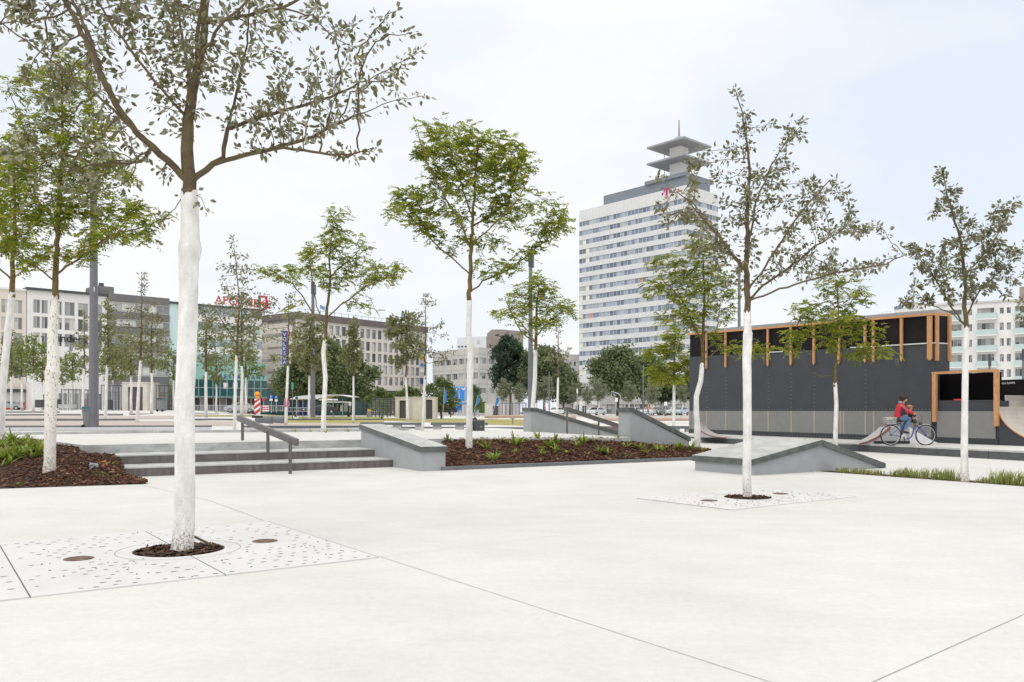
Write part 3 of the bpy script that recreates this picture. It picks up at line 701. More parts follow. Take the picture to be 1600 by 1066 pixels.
# small quarter pipe and kicker on the deck
sq = thing('mini_ramp', 'small grey quarter pipe with rusty edge at the left end of the ramp hall', 'ramp', tuple(G(1100, 680, DZ)))
o_ = P(1089, 683.5, 39.6); run = Vector((.90, -.43, 0)).normalized(); acr = Vector((.43, .90, 0)).normalized(); o_.z = DZ
quarter_pipe(sq, o_, 1.35, .66, 1.8, back=.15, run=run, acr=acr, mats=('ramp', 'ramp_side', 'coping'))
kk = thing('kicker_ramp', 'pale kicker ramp with rusty edge standing behind the bicycle', 'ramp', tuple(P(1400, 694, 31.5)))
Yk = 31.5; kr = 1.0
def KX(px, z, dy=0.0): return Vector(((px - CX) * (Yk + dy) / F, Yk + dy, z))
cur = [(1343, DZ), (1356, DZ + .08), (1370, DZ + .24), (1383, DZ + .47), (1391, DZ + .64), (1421, DZ + .64), (1432, DZ + .44), (1446, DZ + .2), (1466, DZ + .004)]
mb = MB(); mb.prism([KX(a, b) for a, b in cur], (0, .9, 0)); mb.build('ramp_side', M['ramp_side'], kk)
mb = MB()
for (a, b), (c, d) in zip(cur[3:-1], cur[4:]): mb.face([KX(a, b + .006, -.01), KX(c, d + .006, -.01), KX(c, d + .006, .9), KX(a, b + .006, .9)])
mb.face([KX(1421, DZ + .64, -.012), KX(1421, DZ + .01, -.012), KX(1466, DZ + .01, -.012)]); mb.build('ramp_surface', mat('white_ramp_sheet', (.74, .73, .74), .5), kk)
mb = MB(); mb.tube([KX(a, b + .01, -.03) for a, b in cur[:5]], .035, 6); mb.build('edge_strip', M['coping'], kk)
mb = MB(); mb.obox(KX(1366, DZ + .03, -.025), KX(1422, 0) - KX(1366, 0), (0, .02, 0), (0, 0, .09)); mb.build('gap_opening', M['black'], kk)
# ---------------------------------------------------------------- trees
def colonise(seeds, parents, att, D, di, dk, iters=160):
    pos = [np.array(p, dtype=float) for p in seeds]; par = list(parents)
    att = np.array(att, dtype=float); alive = np.ones(len(att), bool)
    best_d = np.full(len(att), 1e9); best_i = np.zeros(len(att), int); checked = 0
    for _ in range(iters):
        P_ = np.array(pos[checked:])
        if len(P_):
            d = np.linalg.norm(att[:, None, :] - P_[None], axis=2); j = d.argmin(1); dm = d[np.arange(len(att)), j]
            up = dm < best_d; best_d[up] = dm[up]; best_i[up] = j[up] + checked; checked = len(pos)
        alive &= best_d > dk
        act = alive & (best_d < di)
        if not act.any(): break
        new = []
        for i in np.unique(best_i[act]):
            sel = act & (best_i == i); v = att[sel] - pos[i]; v = (v / np.linalg.norm(v, axis=1)[:, None]).sum(0)
            v = v / (np.linalg.norm(v) + 1e-9) + rng.normal(0, .18, 3); v /= np.linalg.norm(v) + 1e-9
            q = pos[i] + v * D
            new.append((q, i))
        if len(pos) + len(new) > 5000: break
        for q, i in new: pos.append(q); par.append(i)
    return np.array(pos), par
def leaf_quad(mb, p, d, nrm, l, w_, col):            # pointed oval leaf folded along its middle
    s = d.cross(nrm)
    s = s.normalized() if s.length > 1e-6 else Vector((1, 0, 0)); n = s.cross(d)
    a = p; m1 = p + d * l * .45 + n * (-.10 * l); b = p + d * l + n * (-.06 * l)
    r1 = p + d * l * .38 + s * w_ / 2 + n * .08 * l; l1 = p + d * l * .38 - s * w_ / 2 + n * .08 * l
    r2 = p + d * l * .75 + s * w_ * .32; l2 = p + d * l * .75 - s * w_ * .32
    mb.face([a, r1, r2, b, m1], 0, col); mb.face([a, m1, b, l2, l1], 0, col)
def leaf_simple(mb, p, d, nrm, l, w_, col):
    s = d.cross(nrm); s = s.normalized() if s.length > 1e-6 else Vector((1, 0, 0))
    mb.face([p, p + d * l * .5 + s * w_ / 2, p + d * l, p + d * l * .5 - s * w_ / 2], 0, col)
def rv(z=1.0):
    v = Vector((random.gauss(0, 1), random.gauss(0, 1), random.gauss(0, 1) * z)); return v.normalized()
def spray(mb, p, d, ln, n, lf, wf, col, simple=True):  # feather-like leaf: leaflets in pairs along a drooping stalk
    d = Vector((d.x, d.y, d.z + random.uniform(-.5, .45))).normalized(); s = d.cross(UP).normalized()
    tilt = rv() * .9; nrm = (UP + tilt).normalized()
    for k in range(n):
        f = (k + 1) / n; c = p + d * (ln * f) - UP * (ln * .22 * f * f)
        for sg in (-1, 1):
            dd = (s * sg + d * .55 + UP * random.uniform(-.6, .35)).normalized()
            leaf_simple(mb, c, dd, nrm, lf * random.uniform(.8, 1.2), wf, tuple(x * random.uniform(.85, 1.15) for x in col))
def leaf_colour(kind):
    g = random.uniform(.7, 1.3); r = random.random()
    if kind == 'beam':
        if r < .34: return (.35 * g, .345 * g, .245 * g)
        return (.205 * g, .20 * g, .105 * g) if r < .85 else (.14 * g, .145 * g, .05 * g)
    if kind == 'locust':
        return (.285 * g, .325 * g, .03 * g) if r < .65 else ((.17 * g, .23 * g, .02 * g) if r < .88 else (.36 * g, .36 * g, .05 * g))
    if kind == 'young': return (.22 * g, .235 * g, .09 * g) if r < .6 else (.29 * g, .29 * g, .17 * g)
    return (.1 * g, .12 * g, .04 * g)
def sweep_branches(mb, pos, par, rad, r_cut=0.0, sides=(8, 5, 3)):
    n = len(pos); ch = [[] for _ in range(n)]
    for i, p in enumerate(par):
        if p >= 0: ch[p].append(i)
    starts = [(i, None) for i in range(n) if par[i] < 0]
    while starts:
        i, fr = starts.pop(); pts = []; rr = []
        if fr is not None: pts.append(pos[fr]); rr.append(min(rad[fr], rad[i] * 1.25))
        cur = i
        while True:
            pts.append(pos[cur]); rr.append(rad[cur])
            if not ch[cur]: break
            c = sorted(ch[cur], key=lambda q: -rad[q]); starts += [(q, cur) for q in c[1:]]; cur = c[0]
        if len(pts) > 1 and max(rr) >= r_cut:
            m = rr[0]; mb.tube(pts, rr, sides[0] if m > .03 else (sides[1] if m > .012 else sides[2]), cap=False)
def resample(pl, step):
    out_ = [np.array(pl[0], float)]
    for a, b in zip(pl[:-1], pl[1:]):
        a = np.array(a, float); b = np.array(b, float); k = max(1, int(np.linalg.norm(b - a) / step))
        for i in range(1, k + 1): out_.append(a + (b - a) * i / k)
    return out_
LAST = {}
def tree(label, base, trunk, limbs, crown, kind, n_att, n_leaf, leaf, depth=.8, group=None, speck=False, D=None, cat='tree', rtip=.004, min_r=0.0, bark='bark', seed=1, di=None):
    # trunk: (px, py, width px) from the ground to the top of the white paint; limbs: pixel polylines, the first one the leader;
    # crown: ellipses (px, py, rx, ry, weight) filled in depth as well; everything is placed at the distance of the base
    random.seed(seed); global rng; rng = np.random.default_rng(seed)
    Y = base.y; k = Y / F
    t = thing('street_tree', label, cat, tuple(base), group)
    mb = MB(); pts = []; rad = []
    tp = [(a, b, c) for a, b, c in trunk]; ys_ = np.array([q[1] for q in tp]); nseg = max(6, int((tp[0][1] - tp[-1][1]) * k / .12))
    dyb = lambda y: .03 * math.sin(y * .02 + seed)
    prm = np.linspace(0, len(tp) - 1, nseg * 2)
    for q in prm:
        x, y, wd = [np.interp(q, range(len(tp)), [r_[j] for r_ in tp]) for j in range(3)]
        pts.append(P(x + .35 * math.sin(y * .05 + seed) * .6, y, Y) + Vector((0, dyb(y), 0))); rad.append(wd * k / 2)
    pts[0] = pts[0] - UP * .06; rad[0] *= 1.12; rad[1] *= 1.04
    mb.tube(pts, rad, 16 if rad[0] > .05 else 8, noise=.025 if rad[0] > .05 else 0)
    if rad[0] > .03:                                 # ragged upper edge of the paint with bark showing under it
        sd_n = 16 if rad[0] > .05 else 8
        for q in range(len(mb.v) - sd_n, len(mb.v)): mb.v[q] = (mb.v[q][0], mb.v[q][1], mb.v[q][2] + random.uniform(-.09, .03))
    tm = M['white_paint'] if not speck else SPECK
    tag(mb.build('trunk', tm, t, smooth=True), 'whitewashed trunk')
    top = np.array(pts[-1]); D = D or max(.10, min(.22, .012 * Y))
    seeds = [top]; par = [-1]; rng2 = np.random.default_rng(seed + 5)
    for li, l in enumerate(limbs):
        pl = []; dy = 0.0 if li == 0 else rng2.uniform(-.9, .9)
        ln = len(l)
        for i, q in enumerate(l):
            off = q[2] if len(q) > 2 else dy * (i / max(1, ln - 1)) * abs(l[-1][1] - l[0][1]) * k * .6
            pl.append(np.array(P(q[0], q[1], Y)) + np.array((0, off, 0)))
        if li == 0: pl = [top] + pl; at_i = 0
        else:
            dd = np.linalg.norm(np.array(seeds) - pl[0], axis=1); at_i = int(dd.argmin()); pl[0] = seeds[at_i]
        rs = resample(pl, D); prev = at_i
        for i, q in enumerate(rs[1:]):
            seeds.append(q + rng2.normal(0, D * .07, 3)); par.append(prev); prev = len(seeds) - 1
    wsum = sum(c[4] * c[2] * c[3] for c in crown); att = []
    for cx_, cy_, rx, ry, wt in crown:
        nn = int(n_att * wt * rx * ry / wsum)
        for _ in range(nn):
            v = rng.normal(0, 1, 3); v /= np.linalg.norm(v); r_ = rng.random() ** (1 / 2.4); v *= r_
            pw = np.array(P(cx_ + v[0] * rx, cy_ - v[2] * ry, Y)); pw[1] += v[1] * rx * k * depth; att.append(pw)
    pos, par = colonise(seeds, par, att, D, di or D * 9, D * 1.6)
    n = len(pos); cnt = np.ones(n); nlead = len(resample([top] + [np.array(P(q[0], q[1], Y)) for q in limbs[0]], D))
    for i in range(n - 1, 0, -1):
        if par[i] >= 0: cnt[par[i]] += cnt[i]
    rtop = rad[-1]; e = math.log(max(1.5, rtop * .84 / rtip)) / math.log(max(2, cnt[0])); rd = rtip * cnt ** e * .80
    rd = np.maximum(rd, rtip * .8)
    for i in range(min(nlead, n)): rd[i] = max(rd[i] * 1.1, rtop * (.88 - .80 * i / nlead))
    mb = MB(); mb.tube([Vector(top) - UP * .16, Vector(top) + UP * .02], [rtop * .955, rtop * .95], 12, cap=False); sweep_branches(mb, pos, par, rd, min_r)
    mb.build('branches', M[bark], t, smooth=True)
    cand = np.where(cnt <= 7)[0]
    hasc = np.zeros(n, bool)
    for i, p in enumerate(par):
        if p >= 0: hasc[p] = True
    mb = MB(); wts = np.where(hasc[cand], 1.0, 2.6); wts /= wts.sum()
    for i in rng.choice(cand, int(n_leaf * (2.1 if kind == 'locust' else 1.12)), p=wts):
        p = Vector(pos[i]); pp = Vector(pos[par[i]]) if par[i] >= 0 else p - UP
        d = (p - pp); d = d.normalized() if d.length > 1e-6 else UP; off = rv() * (leaf * random.uniform(.2, 1.1) if kind != 'locust' else min(.34, D * 1.7) * random.uniform(.1, 1))
        q = p + off - d * random.uniform(0, D); ld = (d * .5 + off.normalized() + Vector((0, 0, -.25))).normalized()
        if kind == 'beam':
            (leaf_quad if Y < 22 else leaf_simple)(mb, q, ld, rv(), leaf * (sz_ := random.uniform(.5, 1.3)), leaf * .52 * sz_, leaf_colour('beam'))
        elif kind == 'locust':
            dh = (Vector((d.x, d.y, 0)) * .7 + rv(.25)).normalized(); spray(mb, q, dh, leaf * random.uniform(2.2, 4.0), 5 if Y < 40 else 3, leaf * (1.15 if Y < 40 else 1.7), leaf * .72, leaf_colour('locust'))
        else: leaf_simple(mb, q, ld, rv(), leaf * random.uniform(.7, 1.25), leaf * .7, leaf_colour(kind))
    mb.build('crown', M['leaf_beam'], t)
    return t
def speck_material():                                # lime wash flaked off in small dark flecks
    m = mat('flecked_lime_wash', (.80, .77, .70), .85, .08, 9, .35, 30); tt = m.node_tree; n = tt.nodes; l = tt.links; p = n['Principled BSDF']
    base = p.inputs['Base Color'].links[0].from_socket; tcn = n.new('ShaderNodeTexCoord'); mpn = n.new('ShaderNodeMapping'); mpn.inputs['Scale'].default_value = (1.6, 1.6, .8)
    l.new(tcn.outputs['Object'], mpn.inputs[0]); q = n.new('ShaderNodeTexNoise'); q.inputs['Scale'].default_value = 22; q.inputs['Detail'].default_value = 2
    l.new(mpn.outputs[0], q.inputs[0]); rp = n.new('ShaderNodeValToRGB'); l.new(q.outputs[0], rp.inputs[0]); rp.color_ramp.elements[0].position = .60; rp.color_ramp.elements[1].position = .66
    mx = n.new('ShaderNodeMix'); mx.data_type = 'RGBA'; l.new(rp.outputs[0], mx.inputs[0]); l.new(base, mx.inputs[6]); mx.inputs[7].default_value = (.30, .25, .18, 1)
    l.new(mx.outputs[2], p.inputs['Base Color']); return m
SPECK = speck_material()
def soil_splash(m):                                  # earth splashed up and paint rubbed off near the ground
    tt = m.node_tree; n = tt.nodes; l = tt.links; p = n['Principled BSDF']; base = p.inputs['Base Color'].links[0].from_socket
    tcn = n.new('ShaderNodeTexCoord'); sp = n.new('ShaderNodeSeparateXYZ'); l.new(tcn.outputs['Object'], sp.inputs[0])
    mr_ = n.new('ShaderNodeMapRange'); l.new(sp.outputs[2], mr_.inputs[0]); mr_.inputs[1].default_value = 0; mr_.inputs[2].default_value = .55; mr_.inputs[3].default_value = .25; mr_.inputs[4].default_value = -.04
    q = n.new('ShaderNodeTexNoise'); q.inputs['Scale'].default_value = 48; q.inputs['Detail'].default_value = 5; l.new(tcn.outputs['Object'], q.inputs[0])
    ad = n.new('ShaderNodeMath'); ad.operation = 'ADD'; l.new(mr_.outputs[0], ad.inputs[0]); l.new(q.outputs[0], ad.inputs[1])
    rp = n.new('ShaderNodeValToRGB'); l.new(ad.outputs[0], rp.inputs[0]); rp.color_ramp.elements[0].position = .66; rp.color_ramp.elements[1].position = .82
    mx = n.new('ShaderNodeMix'); mx.data_type = 'RGBA'; l.new(rp.outputs[0], mx.inputs[0]); l.new(base, mx.inputs[6]); mx.inputs[7].default_value = (.33, .27, .20, 1); l.new(mx.outputs[2], p.inputs['Base Color'])
soil_splash(M['white_paint']); soil_splash(SPECK)

tree('large whitewashed tree in front with spreading grey green crown', c1 + UP * .02,
     [(284, 866, 35), (286, 835, 31.5), (288, 740, 30), (290, 640, 29.5), (292, 540, 29), (293, 450, 28.5), (294, 410, 30), (297, 388, 35), (298, 372, 28.5), (298, 330, 26.5), (297, 300, 25)],
     [[(297, 285), (292, 262, 0), (293, 200, 0), (303, 130, 0), (312, 60, .1), (318, -20, .1), (322, -110, .1), (322, -200, .2)],
      [(293, 275), (268, 256, -.1), (232, 222, -.3), (206, 175, -.5), (190, 120, -.6), (168, 60, -.6), (135, -10, -.7), (100, -90, -.8)],
      [(232, 222), (190, 178, -.6), (140, 140, -.9), (80, 95, -1.2), (30, 55, -1.4)],
      [(190, 120), (150, 70, -.3), (110, 10, -.1), (60, -60, 0)],
      [(298, 283), (318, 262, .1), (337, 238, .2), (343, 190, .3), (350, 130, .4), (362, 50, .5), (366, -60, .6)],
      [(333, 248), (375, 234, .2), (425, 212, .4), (470, 185, .6), (530, 145, .8), (590, 108, 1.0), (650, 90, 1.1)],
      [(375, 234), (440, 226, .1), (500, 240, 0), (550, 246, -.1), (590, 234, -.1)],
      [(342, 188), (385, 165, .4), (430, 135, .7), (490, 105, .9), (560, 60, 1.1), (640, 8, 1.2)],
      [(289, 240), (276, 190, .3), (268, 130, .5), (254, 60, .7), (238, -10, .8), (220, -90, .9)],
      [(300, 150), (340, 118, -.5), (380, 92, -.8), (430, 70, -1.0), (490, 40, -1.2), (530, -20, -1.3)],
      [(305, 115), (330, 60, -.4), (345, 0, -.5), (400, -80, -.7)],
      [(296, 180), (260, 140, -.5), (225, 90, -.7), (195, 30, -.9)],
      [(240, 230), (190, 232, .5), (120, 222, .9), (50, 232, 1.2), (-10, 245, 1.4)],
      [(366, 20), (420, -20, .5), (480, -70, .7)], [(299, 296), (318, 312, -.05), (328, 332, -.1)], [(293, 298), (278, 330, -.1), (262, 350, -.15)]],
     [(80, 60, 120, 85, 1.0), (140, 130, 90, 60, .8), (110, 250, 120, 80, .9), (330, 60, 130, 110, .8), (500, 100, 150, 90, .75), (600, 60, 60, 60, .8), (440, 190, 120, 45, .9), (230, 40, 110, 90, .9), (545, 240, 46, 11, 3.2), (400, -60, 230, 70, .5), (150, -60, 180, 70, .5), (630, 140, 30, 20, .6), (270, 200, 50, 60, .4), (326, 318, 12, 18, 1.6), (266, 345, 18, 12, 1.8), (248, 285, 30, 16, .5)],
     'beam', 1050, 5600, .082, depth=.8, rtip=.0042, D=.10, di=.55, seed=11)
tree('whitewashed tree in a round tree grate before the roof shaped ledge with grey green crown', c2 + UP * .02,
     [(1168, 781, 15), (1168, 765, 13.5), (1168, 690, 13), (1167, 600, 13), (1166, 560, 13.5), (1168, 523, 14.5), (1168, 515, 12), (1168, 486, 11.5)],
     [[(1168, 470), (1167, 430, 0), (1167, 350, 0), (1171, 260, 0), (1163, 190, 0), (1148, 140, 0)],
      [(1170, 470), (1195, 445, .1), (1240, 415, .3), (1290, 375, .5), (1335, 350, .7), (1372, 348, .8)],
      [(1170, 455), (1195, 410, -.3), (1225, 355, -.6), (1270, 300, -.8)],
      [(1167, 432), (1135, 400, -.3), (1095, 362, -.6), (1055, 330, -.9), (1010, 300, -1)],
      [(1167, 420), (1150, 385, .4), (1120, 330, .7), (1085, 280, .9)],
      [(1170, 380), (1190, 310, .3), (1215, 250, .4), (1245, 205, .5)],
      [(1175, 470), (1230, 450, -.4), (1290, 435, -.8), (1345, 428, -1.0), (1372, 415, -1)]],
     [(1152, 150, 16, 26, .9), (1165, 205, 32, 40, .7), (1238, 205, 30, 32, 1), (1225, 270, 40, 40, .8), (1170, 300, 60, 55, .7), (1092, 262, 36, 36, .8), (1052, 340, 46, 22, .6), (1110, 372, 60, 38, .9),
      (1280, 310, 55, 48, 1), (1330, 355, 45, 24, .9), (1250, 380, 70, 40, .8), (1300, 425, 70, 20, .8), (1130, 430, 40, 22, .5), (1180, 400, 50, 40, .5)],
     'beam', 640, 3900, .088, D=.13, rtip=.0042, seed=12)
tree('whitewashed tree in the grass edge at right with dark pointed crown', G(1508, 752.5),
     [(1508, 754, 13), (1508, 735, 11), (1508, 650, 9.5), (1508, 560, 9), (1509, 511, 8.2)],
     [[(1508, 480), (1507, 430), (1500, 370), (1484, 320), (1470, 262)],
      [(1508, 505), (1490, 480), (1478, 450), (1462, 420), (1440, 392)], [(1508, 500), (1530, 455), (1555, 430), (1590, 400)],
      [(1506, 430), (1530, 400), (1550, 360), (1562, 325)], [(1508, 508), (1490, 490), (1455, 474), (1418, 470)]],
     [(1468, 275, 20, 25, 1), (1485, 325, 32, 35, 1), (1510, 375, 45, 40, 1), (1556, 345, 28, 32, 1), (1440, 395, 35, 25, 1), (1470, 420, 50, 30, 1), (1555, 405, 45, 40, 1), (1510, 440, 60, 35, .8), (1450, 468, 45, 12, .8), (1560, 455, 32, 20, .8)],
     'beam', 460, 3300, .096, D=.15, rtip=.0045, seed=13)
tree('whitewashed tree cut by the right edge with a thin pale crown', P(1603, 700, 33),
     [(1610, 690, 8), (1610, 560, 6.5)], [[(1608, 500), (1606, 420), (1604, 380)]],
     [(1604, 420, 16, 30, 1), (1600, 480, 22, 40, 1), (1606, 540, 14, 20, .8)], 'beam', 110, 420, .12, rtip=.006, seed=14)
tree('whitewashed tree in the middle bark bed with wide yellow green crown', bed_m.at(732, 701),
     [(733, 703, 12), (733, 680, 10), (734, 600, 9.8), (736, 540, 10), (732, 520, 9), (733, 469, 8.5)],
     [[(734, 440), (736, 400, 0), (738, 345, 0), (742, 290, 0), (747, 215, 0)],
      [(734, 430), (710, 405, .2), (680, 380, .4), (650, 345, .6), (615, 305, .7)], [(734, 458), (755, 438, .2), (800, 415, .5), (845, 375, .7), (885, 345, .9)],
      [(734, 395), (722, 355, -.5), (700, 320, -.7), (672, 270, -.9), (655, 215, -1)], [(737, 350), (765, 330, .5), (795, 305, .8), (810, 250, .9), (818, 215, .9)],
      [(736, 380), (770, 360, -.6), (810, 325, -1.0), (825, 290, -1)], [(738, 340), (722, 290, .6), (705, 235, .8)]],
     [(735, 235, 82, 42, 1.3), (690, 215, 45, 28, 1.1), (800, 255, 40, 35, 1.1), (740, 285, 85, 35, .8), (640, 318, 40, 30, 1.2), (680, 345, 40, 25, .6), (860, 345, 38, 22, 1.2), (795, 335, 40, 25, .6), (770, 415, 45, 18, .8), (735, 370, 50, 22, .6), (830, 385, 25, 14, .6)],
     'locust', 640, 1300, .078, D=.17, rtip=.006, bark='bark_olive', seed=21)
tree('whitewashed tree with leaning trunk and layered yellow green crown on the platform', G(507, 675.2, PZ),
     [(506, 677, 8.5), (506, 650, 7.5), (508, 590, 7), (505, 550, 7), (508, 531, 6.4)],
     [[(510, 505), (512, 480, 0), (516, 440, 0), (514, 400, 0), (522, 340, 0)], [(509, 515), (488, 492, .4), (468, 462, .6), (445, 435, .9), (415, 425, 1)],
      [(511, 500), (540, 474, -.3), (575, 450, -.5), (605, 440, -.7), (632, 425, -.8)], [(515, 430), (545, 400, .5), (565, 380, .6)], [(509, 512), (500, 480, -.7), (496, 440, -.9), (490, 400, -1)]],
     [(522, 340, 26, 22, 1.2), (525, 380, 48, 24, 1), (500, 400, 40, 15, .8), (595, 425, 48, 18, 1.3), (560, 405, 35, 16, .8), (432, 424, 38, 16, 1), (470, 425, 30, 12, .6), (540, 440, 40, 14, .8), (577, 489, 22, 5, .9), (445, 488, 18, 5, .6), (510, 432, 45, 14, .6)],
     'locust', 330, 620, .085, D=.2, rtip=.007, bark='bark_olive', seed=22)
tree('speckled whitewashed tree in the left bark bed with knotted trunk and yellow green crown', bed_l.at(77, 738),
     [(77, 742, 20), (78, 720, 17), (80, 660, 17), (81, 600, 18), (82, 582, 22), (83, 570, 18), (81, 520, 15), (84, 490, 13.5), (86, 462, 11)],
     [[(87, 430), (89, 380, 0), (92, 310, 0), (98, 230, 0), (96, 120, 0)], [(87, 425), (120, 395, .3), (150, 360, .6), (200, 340, .9), (235, 320, 1)], [(87, 440), (60, 415, -.3), (30, 395, -.6), (-10, 380, -.9)],
      [(90, 370), (60, 330, .5), (20, 290, .8), (-20, 260, 1)], [(90, 400), (130, 410, -.5), (180, 400, -.9), (225, 372, -1)], [(93, 300), (130, 260, -.4), (170, 220, -.7)], [(94, 280), (60, 220, -.5), (40, 150, -.7)]],
     [(95, 130, 60, 50, .9), (110, 200, 80, 50, .9), (150, 275, 80, 40, .9), (50, 260, 70, 60, .8), (190, 330, 60, 28, 1.1), (195, 372, 55, 16, 1.1), (110, 335, 75, 35, .9), (30, 340, 55, 40, .8), (110, 395, 60, 14, .8), (40, 400, 45, 14, .7)],
     'locust', 640, 1450, .062, D=.14, rtip=.005, bark='bark_olive', speck=True, seed=23)
tree('leaning whitewashed tree at the left edge behind the left bark bed', P(1, 689, 26.5),
     [(0, 691, 13), (2, 660, 11), (7, 580, 11), (13, 510, 10), (18, 457, 9.5)],
     [[(20, 430), (22, 380), (24, 320), (18, 230)], [(20, 435), (45, 418), (65, 400)], [(20, 440), (-5, 415), (-30, 395)]],
     [(20, 260, 40, 60, .9), (25, 350, 45, 50, .9), (40, 420, 30, 16, .8), (-20, 380, 40, 40, .6), (55, 395, 20, 20, .6)], 'locust', 260, 420, .08, D=.18, rtip=.007, bark='bark_olive', seed=24)
tree('crooked whitewashed tree at the left end of the ramp hall with yellow green crown', bed_m.at(1090, 700.5),
     [(1089, 702, 11), (1090, 670, 9.3), (1088, 645, 8.6), (1088, 620, 8), (1095, 595, 7.6), (1097, 567, 6.6)],
     [[(1098, 545), (1099, 510, 0), (1101, 460, 0), (1098, 400, 0)], [(1098, 558), (1115, 535, .2), (1125, 505, .3), (1130, 470, .4)], [(1099, 535), (1080, 505, -.3), (1060, 470, -.5), (1030, 440, -.6)], [(1098, 562), (1120, 545, -.4), (1160, 545, -.6), (1190, 550, -.6)], [(1100, 500), (1115, 450, .6), (1120, 410, .6)]],
     [(1095, 385, 42, 22, 1), (1055, 410, 40, 25, 1), (1040, 455, 42, 24, 1.2), (1100, 440, 55, 28, .9), (1080, 490, 55, 25, .8), (1125, 480, 30, 30, .7), (1165, 545, 32, 12, .9), (1115, 530, 30, 14, .5), (1050, 500, 30, 14, .8)],
     'locust', 420, 620, .085, D=.2, rtip=.0065, bark='bark_olive', seed=25)
tree('slender whitewashed tree before the black ramp hall with low yellow green crown', G(1305, 695, DZ),
     [(1306, 697, 7.5), (1306, 670, 6.6), (1307, 630, 6.2), (1305, 598, 5.6)],
     [[(1306, 575), (1308, 540, 0), (1310, 490, 0), (1308, 440, 0)], [(1305, 592), (1285, 588, .2), (1268, 575, .4), (1252, 552, .5)], [(1307, 568), (1325, 552, -.3), (1355, 548, -.5), (1385, 550, -.6)], [(1307, 560), (1295, 535, .3), (1270, 520, .5), (1240, 515, .6)], [(1309, 510), (1330, 480, .4), (1345, 455, .5)]],
     [(1310, 440, 40, 22, .9), (1330, 470, 40, 20, .9), (1265, 480, 35, 16, .9), (1300, 500, 60, 18, .9), (1250, 522, 32, 14, 1), (1350, 515, 30, 12, .8), (1350, 550, 42, 10, 1.2), (1305, 530, 50, 14, .7), (1205, 545, 10, 10, .2)],
     'locust', 360, 470, .085, D=.2, rtip=.006, bark='bark_olive', seed=26)
tree('whitewashed tree in front of the far mast with green crown behind the bark bed', P(832, 686, 40),
     [(831, 690, 8), (832, 640, 7.2), (836, 590, 6.6), (837, 546, 6)],
     [[(837, 525), (838, 490, 0), (842, 440, 0)], [(837, 538), (815, 520, .2), (800, 490, .4), (790, 465, .5)], [(838, 530), (860, 500, -.3), (885, 485, -.5)], [(837, 535), (810, 500, -.4), (780, 490, -.6)]],
     [(840, 450, 36, 22, 1), (815, 475, 32, 28, 1), (868, 480, 34, 24, 1), (842, 505, 40, 18, .8), (890, 492, 16, 14, .8), (778, 488, 10, 4, .6)], 'locust', 330, 480, .09, D=.22, rtip=.007, bark='bark_olive', seed=27)
tree('slim whitewashed tree left of the ramp hall with flat yellow green crown', GT(1053, 668),
     [(1053, 669, 5), (1053, 640, 4.6), (1053, 599, 4.2)], [[(1053, 575), (1053, 545), (1055, 515)], [(1053, 592), (1035, 578), (1018, 570)], [(1053, 580), (1072, 565), (1085, 560)]],
     [(1052, 525, 24, 14, 1), (1040, 548, 34, 12, 1), (1075, 545, 20, 12, .8), (1055, 572, 45, 8, 1), (1050, 592, 45, 9, 1), (1088, 590, 22, 6, .7)], 'locust', 260, 520, .15, D=.34, rtip=.012, bark='bark_olive', seed=28)
# smaller trees standing farther back on the square
def mid(label, px, y0, y1, wpx, crown, kind, natt, nleaf, leaf, seed, limbs=None, Y=None, z=None, lean=0):
    b = P(px, y0, Y) if Y else (G(px, y0, z) if z is not None else GT(px, y0))
    ctop = min(c[1] - c[3] for c in crown); tx = px + lean
    lm_ = limbs or [[(tx, y1 - 12), (tx + 1, (y1 + ctop) / 2), (tx + 1, ctop + 6)]]
    return tree(label, b, [(px, y0 + 1, wpx), (px + lean * .5, (y0 + y1) / 2, wpx * .85), (tx, y1, wpx * .75)], lm_, crown, kind, natt, nleaf, leaf, D=max(.14, .006 * b.y), rtip=.0035 + .00012 * b.y, seed=seed)
mid('tall thin whitewashed tree left of the near handrail before the pharmacy building', 366, 674.5, 556, 5.5, [(362, 385, 18, 22, .9), (370, 430, 38, 35, .9), (385, 475, 55, 30, 1), (345, 505, 38, 28, 1), (375, 530, 40, 20, .8)], 'beam', 300, 1300, .15, 31, Y=35, lean=4,
    limbs=[[(371, 530), (374, 480), (370, 420), (364, 370)], [(372, 535), (350, 505), (335, 480)], [(373, 515), (395, 490), (425, 470)]])
mid('thin whitewashed tree with sparse crown beside the stone benches', 660, 674, 587, 4.6, [(666, 475, 22, 22, .7), (650, 500, 22, 20, .7), (685, 515, 25, 24, .8), (640, 530, 22, 16, .7), (690, 555, 28, 16, .9), (662, 545, 30, 25, .6)], 'beam', 200, 620, .13, 32, Y=37, lean=4)
mid('bushy whitewashed tree in front of the pale bank building behind the benches', 637, 656, 590, 4, [(622, 515, 28, 26, 1.2), (640, 545, 30, 24, 1), (618, 560, 16, 14, .8), (640, 500, 20, 16, .8)], 'young', 220, 1300, .22, 33, Y=50, lean=-3)
mid('slim whitewashed tree before the middle of the bank building', 552, 659, 587, 3.8, [(550, 520, 16, 24, 1), (550, 555, 22, 26, 1.2)], 'young', 170, 950, .2, 34, Y=50)
mid('dense whitewashed tree left of the tall dark mast in the middle', 483, 653, 587, 3.8, [(485, 515, 26, 28, 1.1), (485, 550, 34, 32, 1.2)], 'young', 220, 1700, .22, 35, Y=56)
mid('whitewashed tree beside the round stone seats with pink cloth on its trunk', 447, 661, 571, 5, [(462, 500, 22, 20, .8), (466, 535, 26, 24, .9), (420, 522, 22, 20, .8), (460, 470, 14, 16, .5), (445, 555, 30, 10, .5)], 'young', 220, 620, .13, 36, Y=42, lean=3)
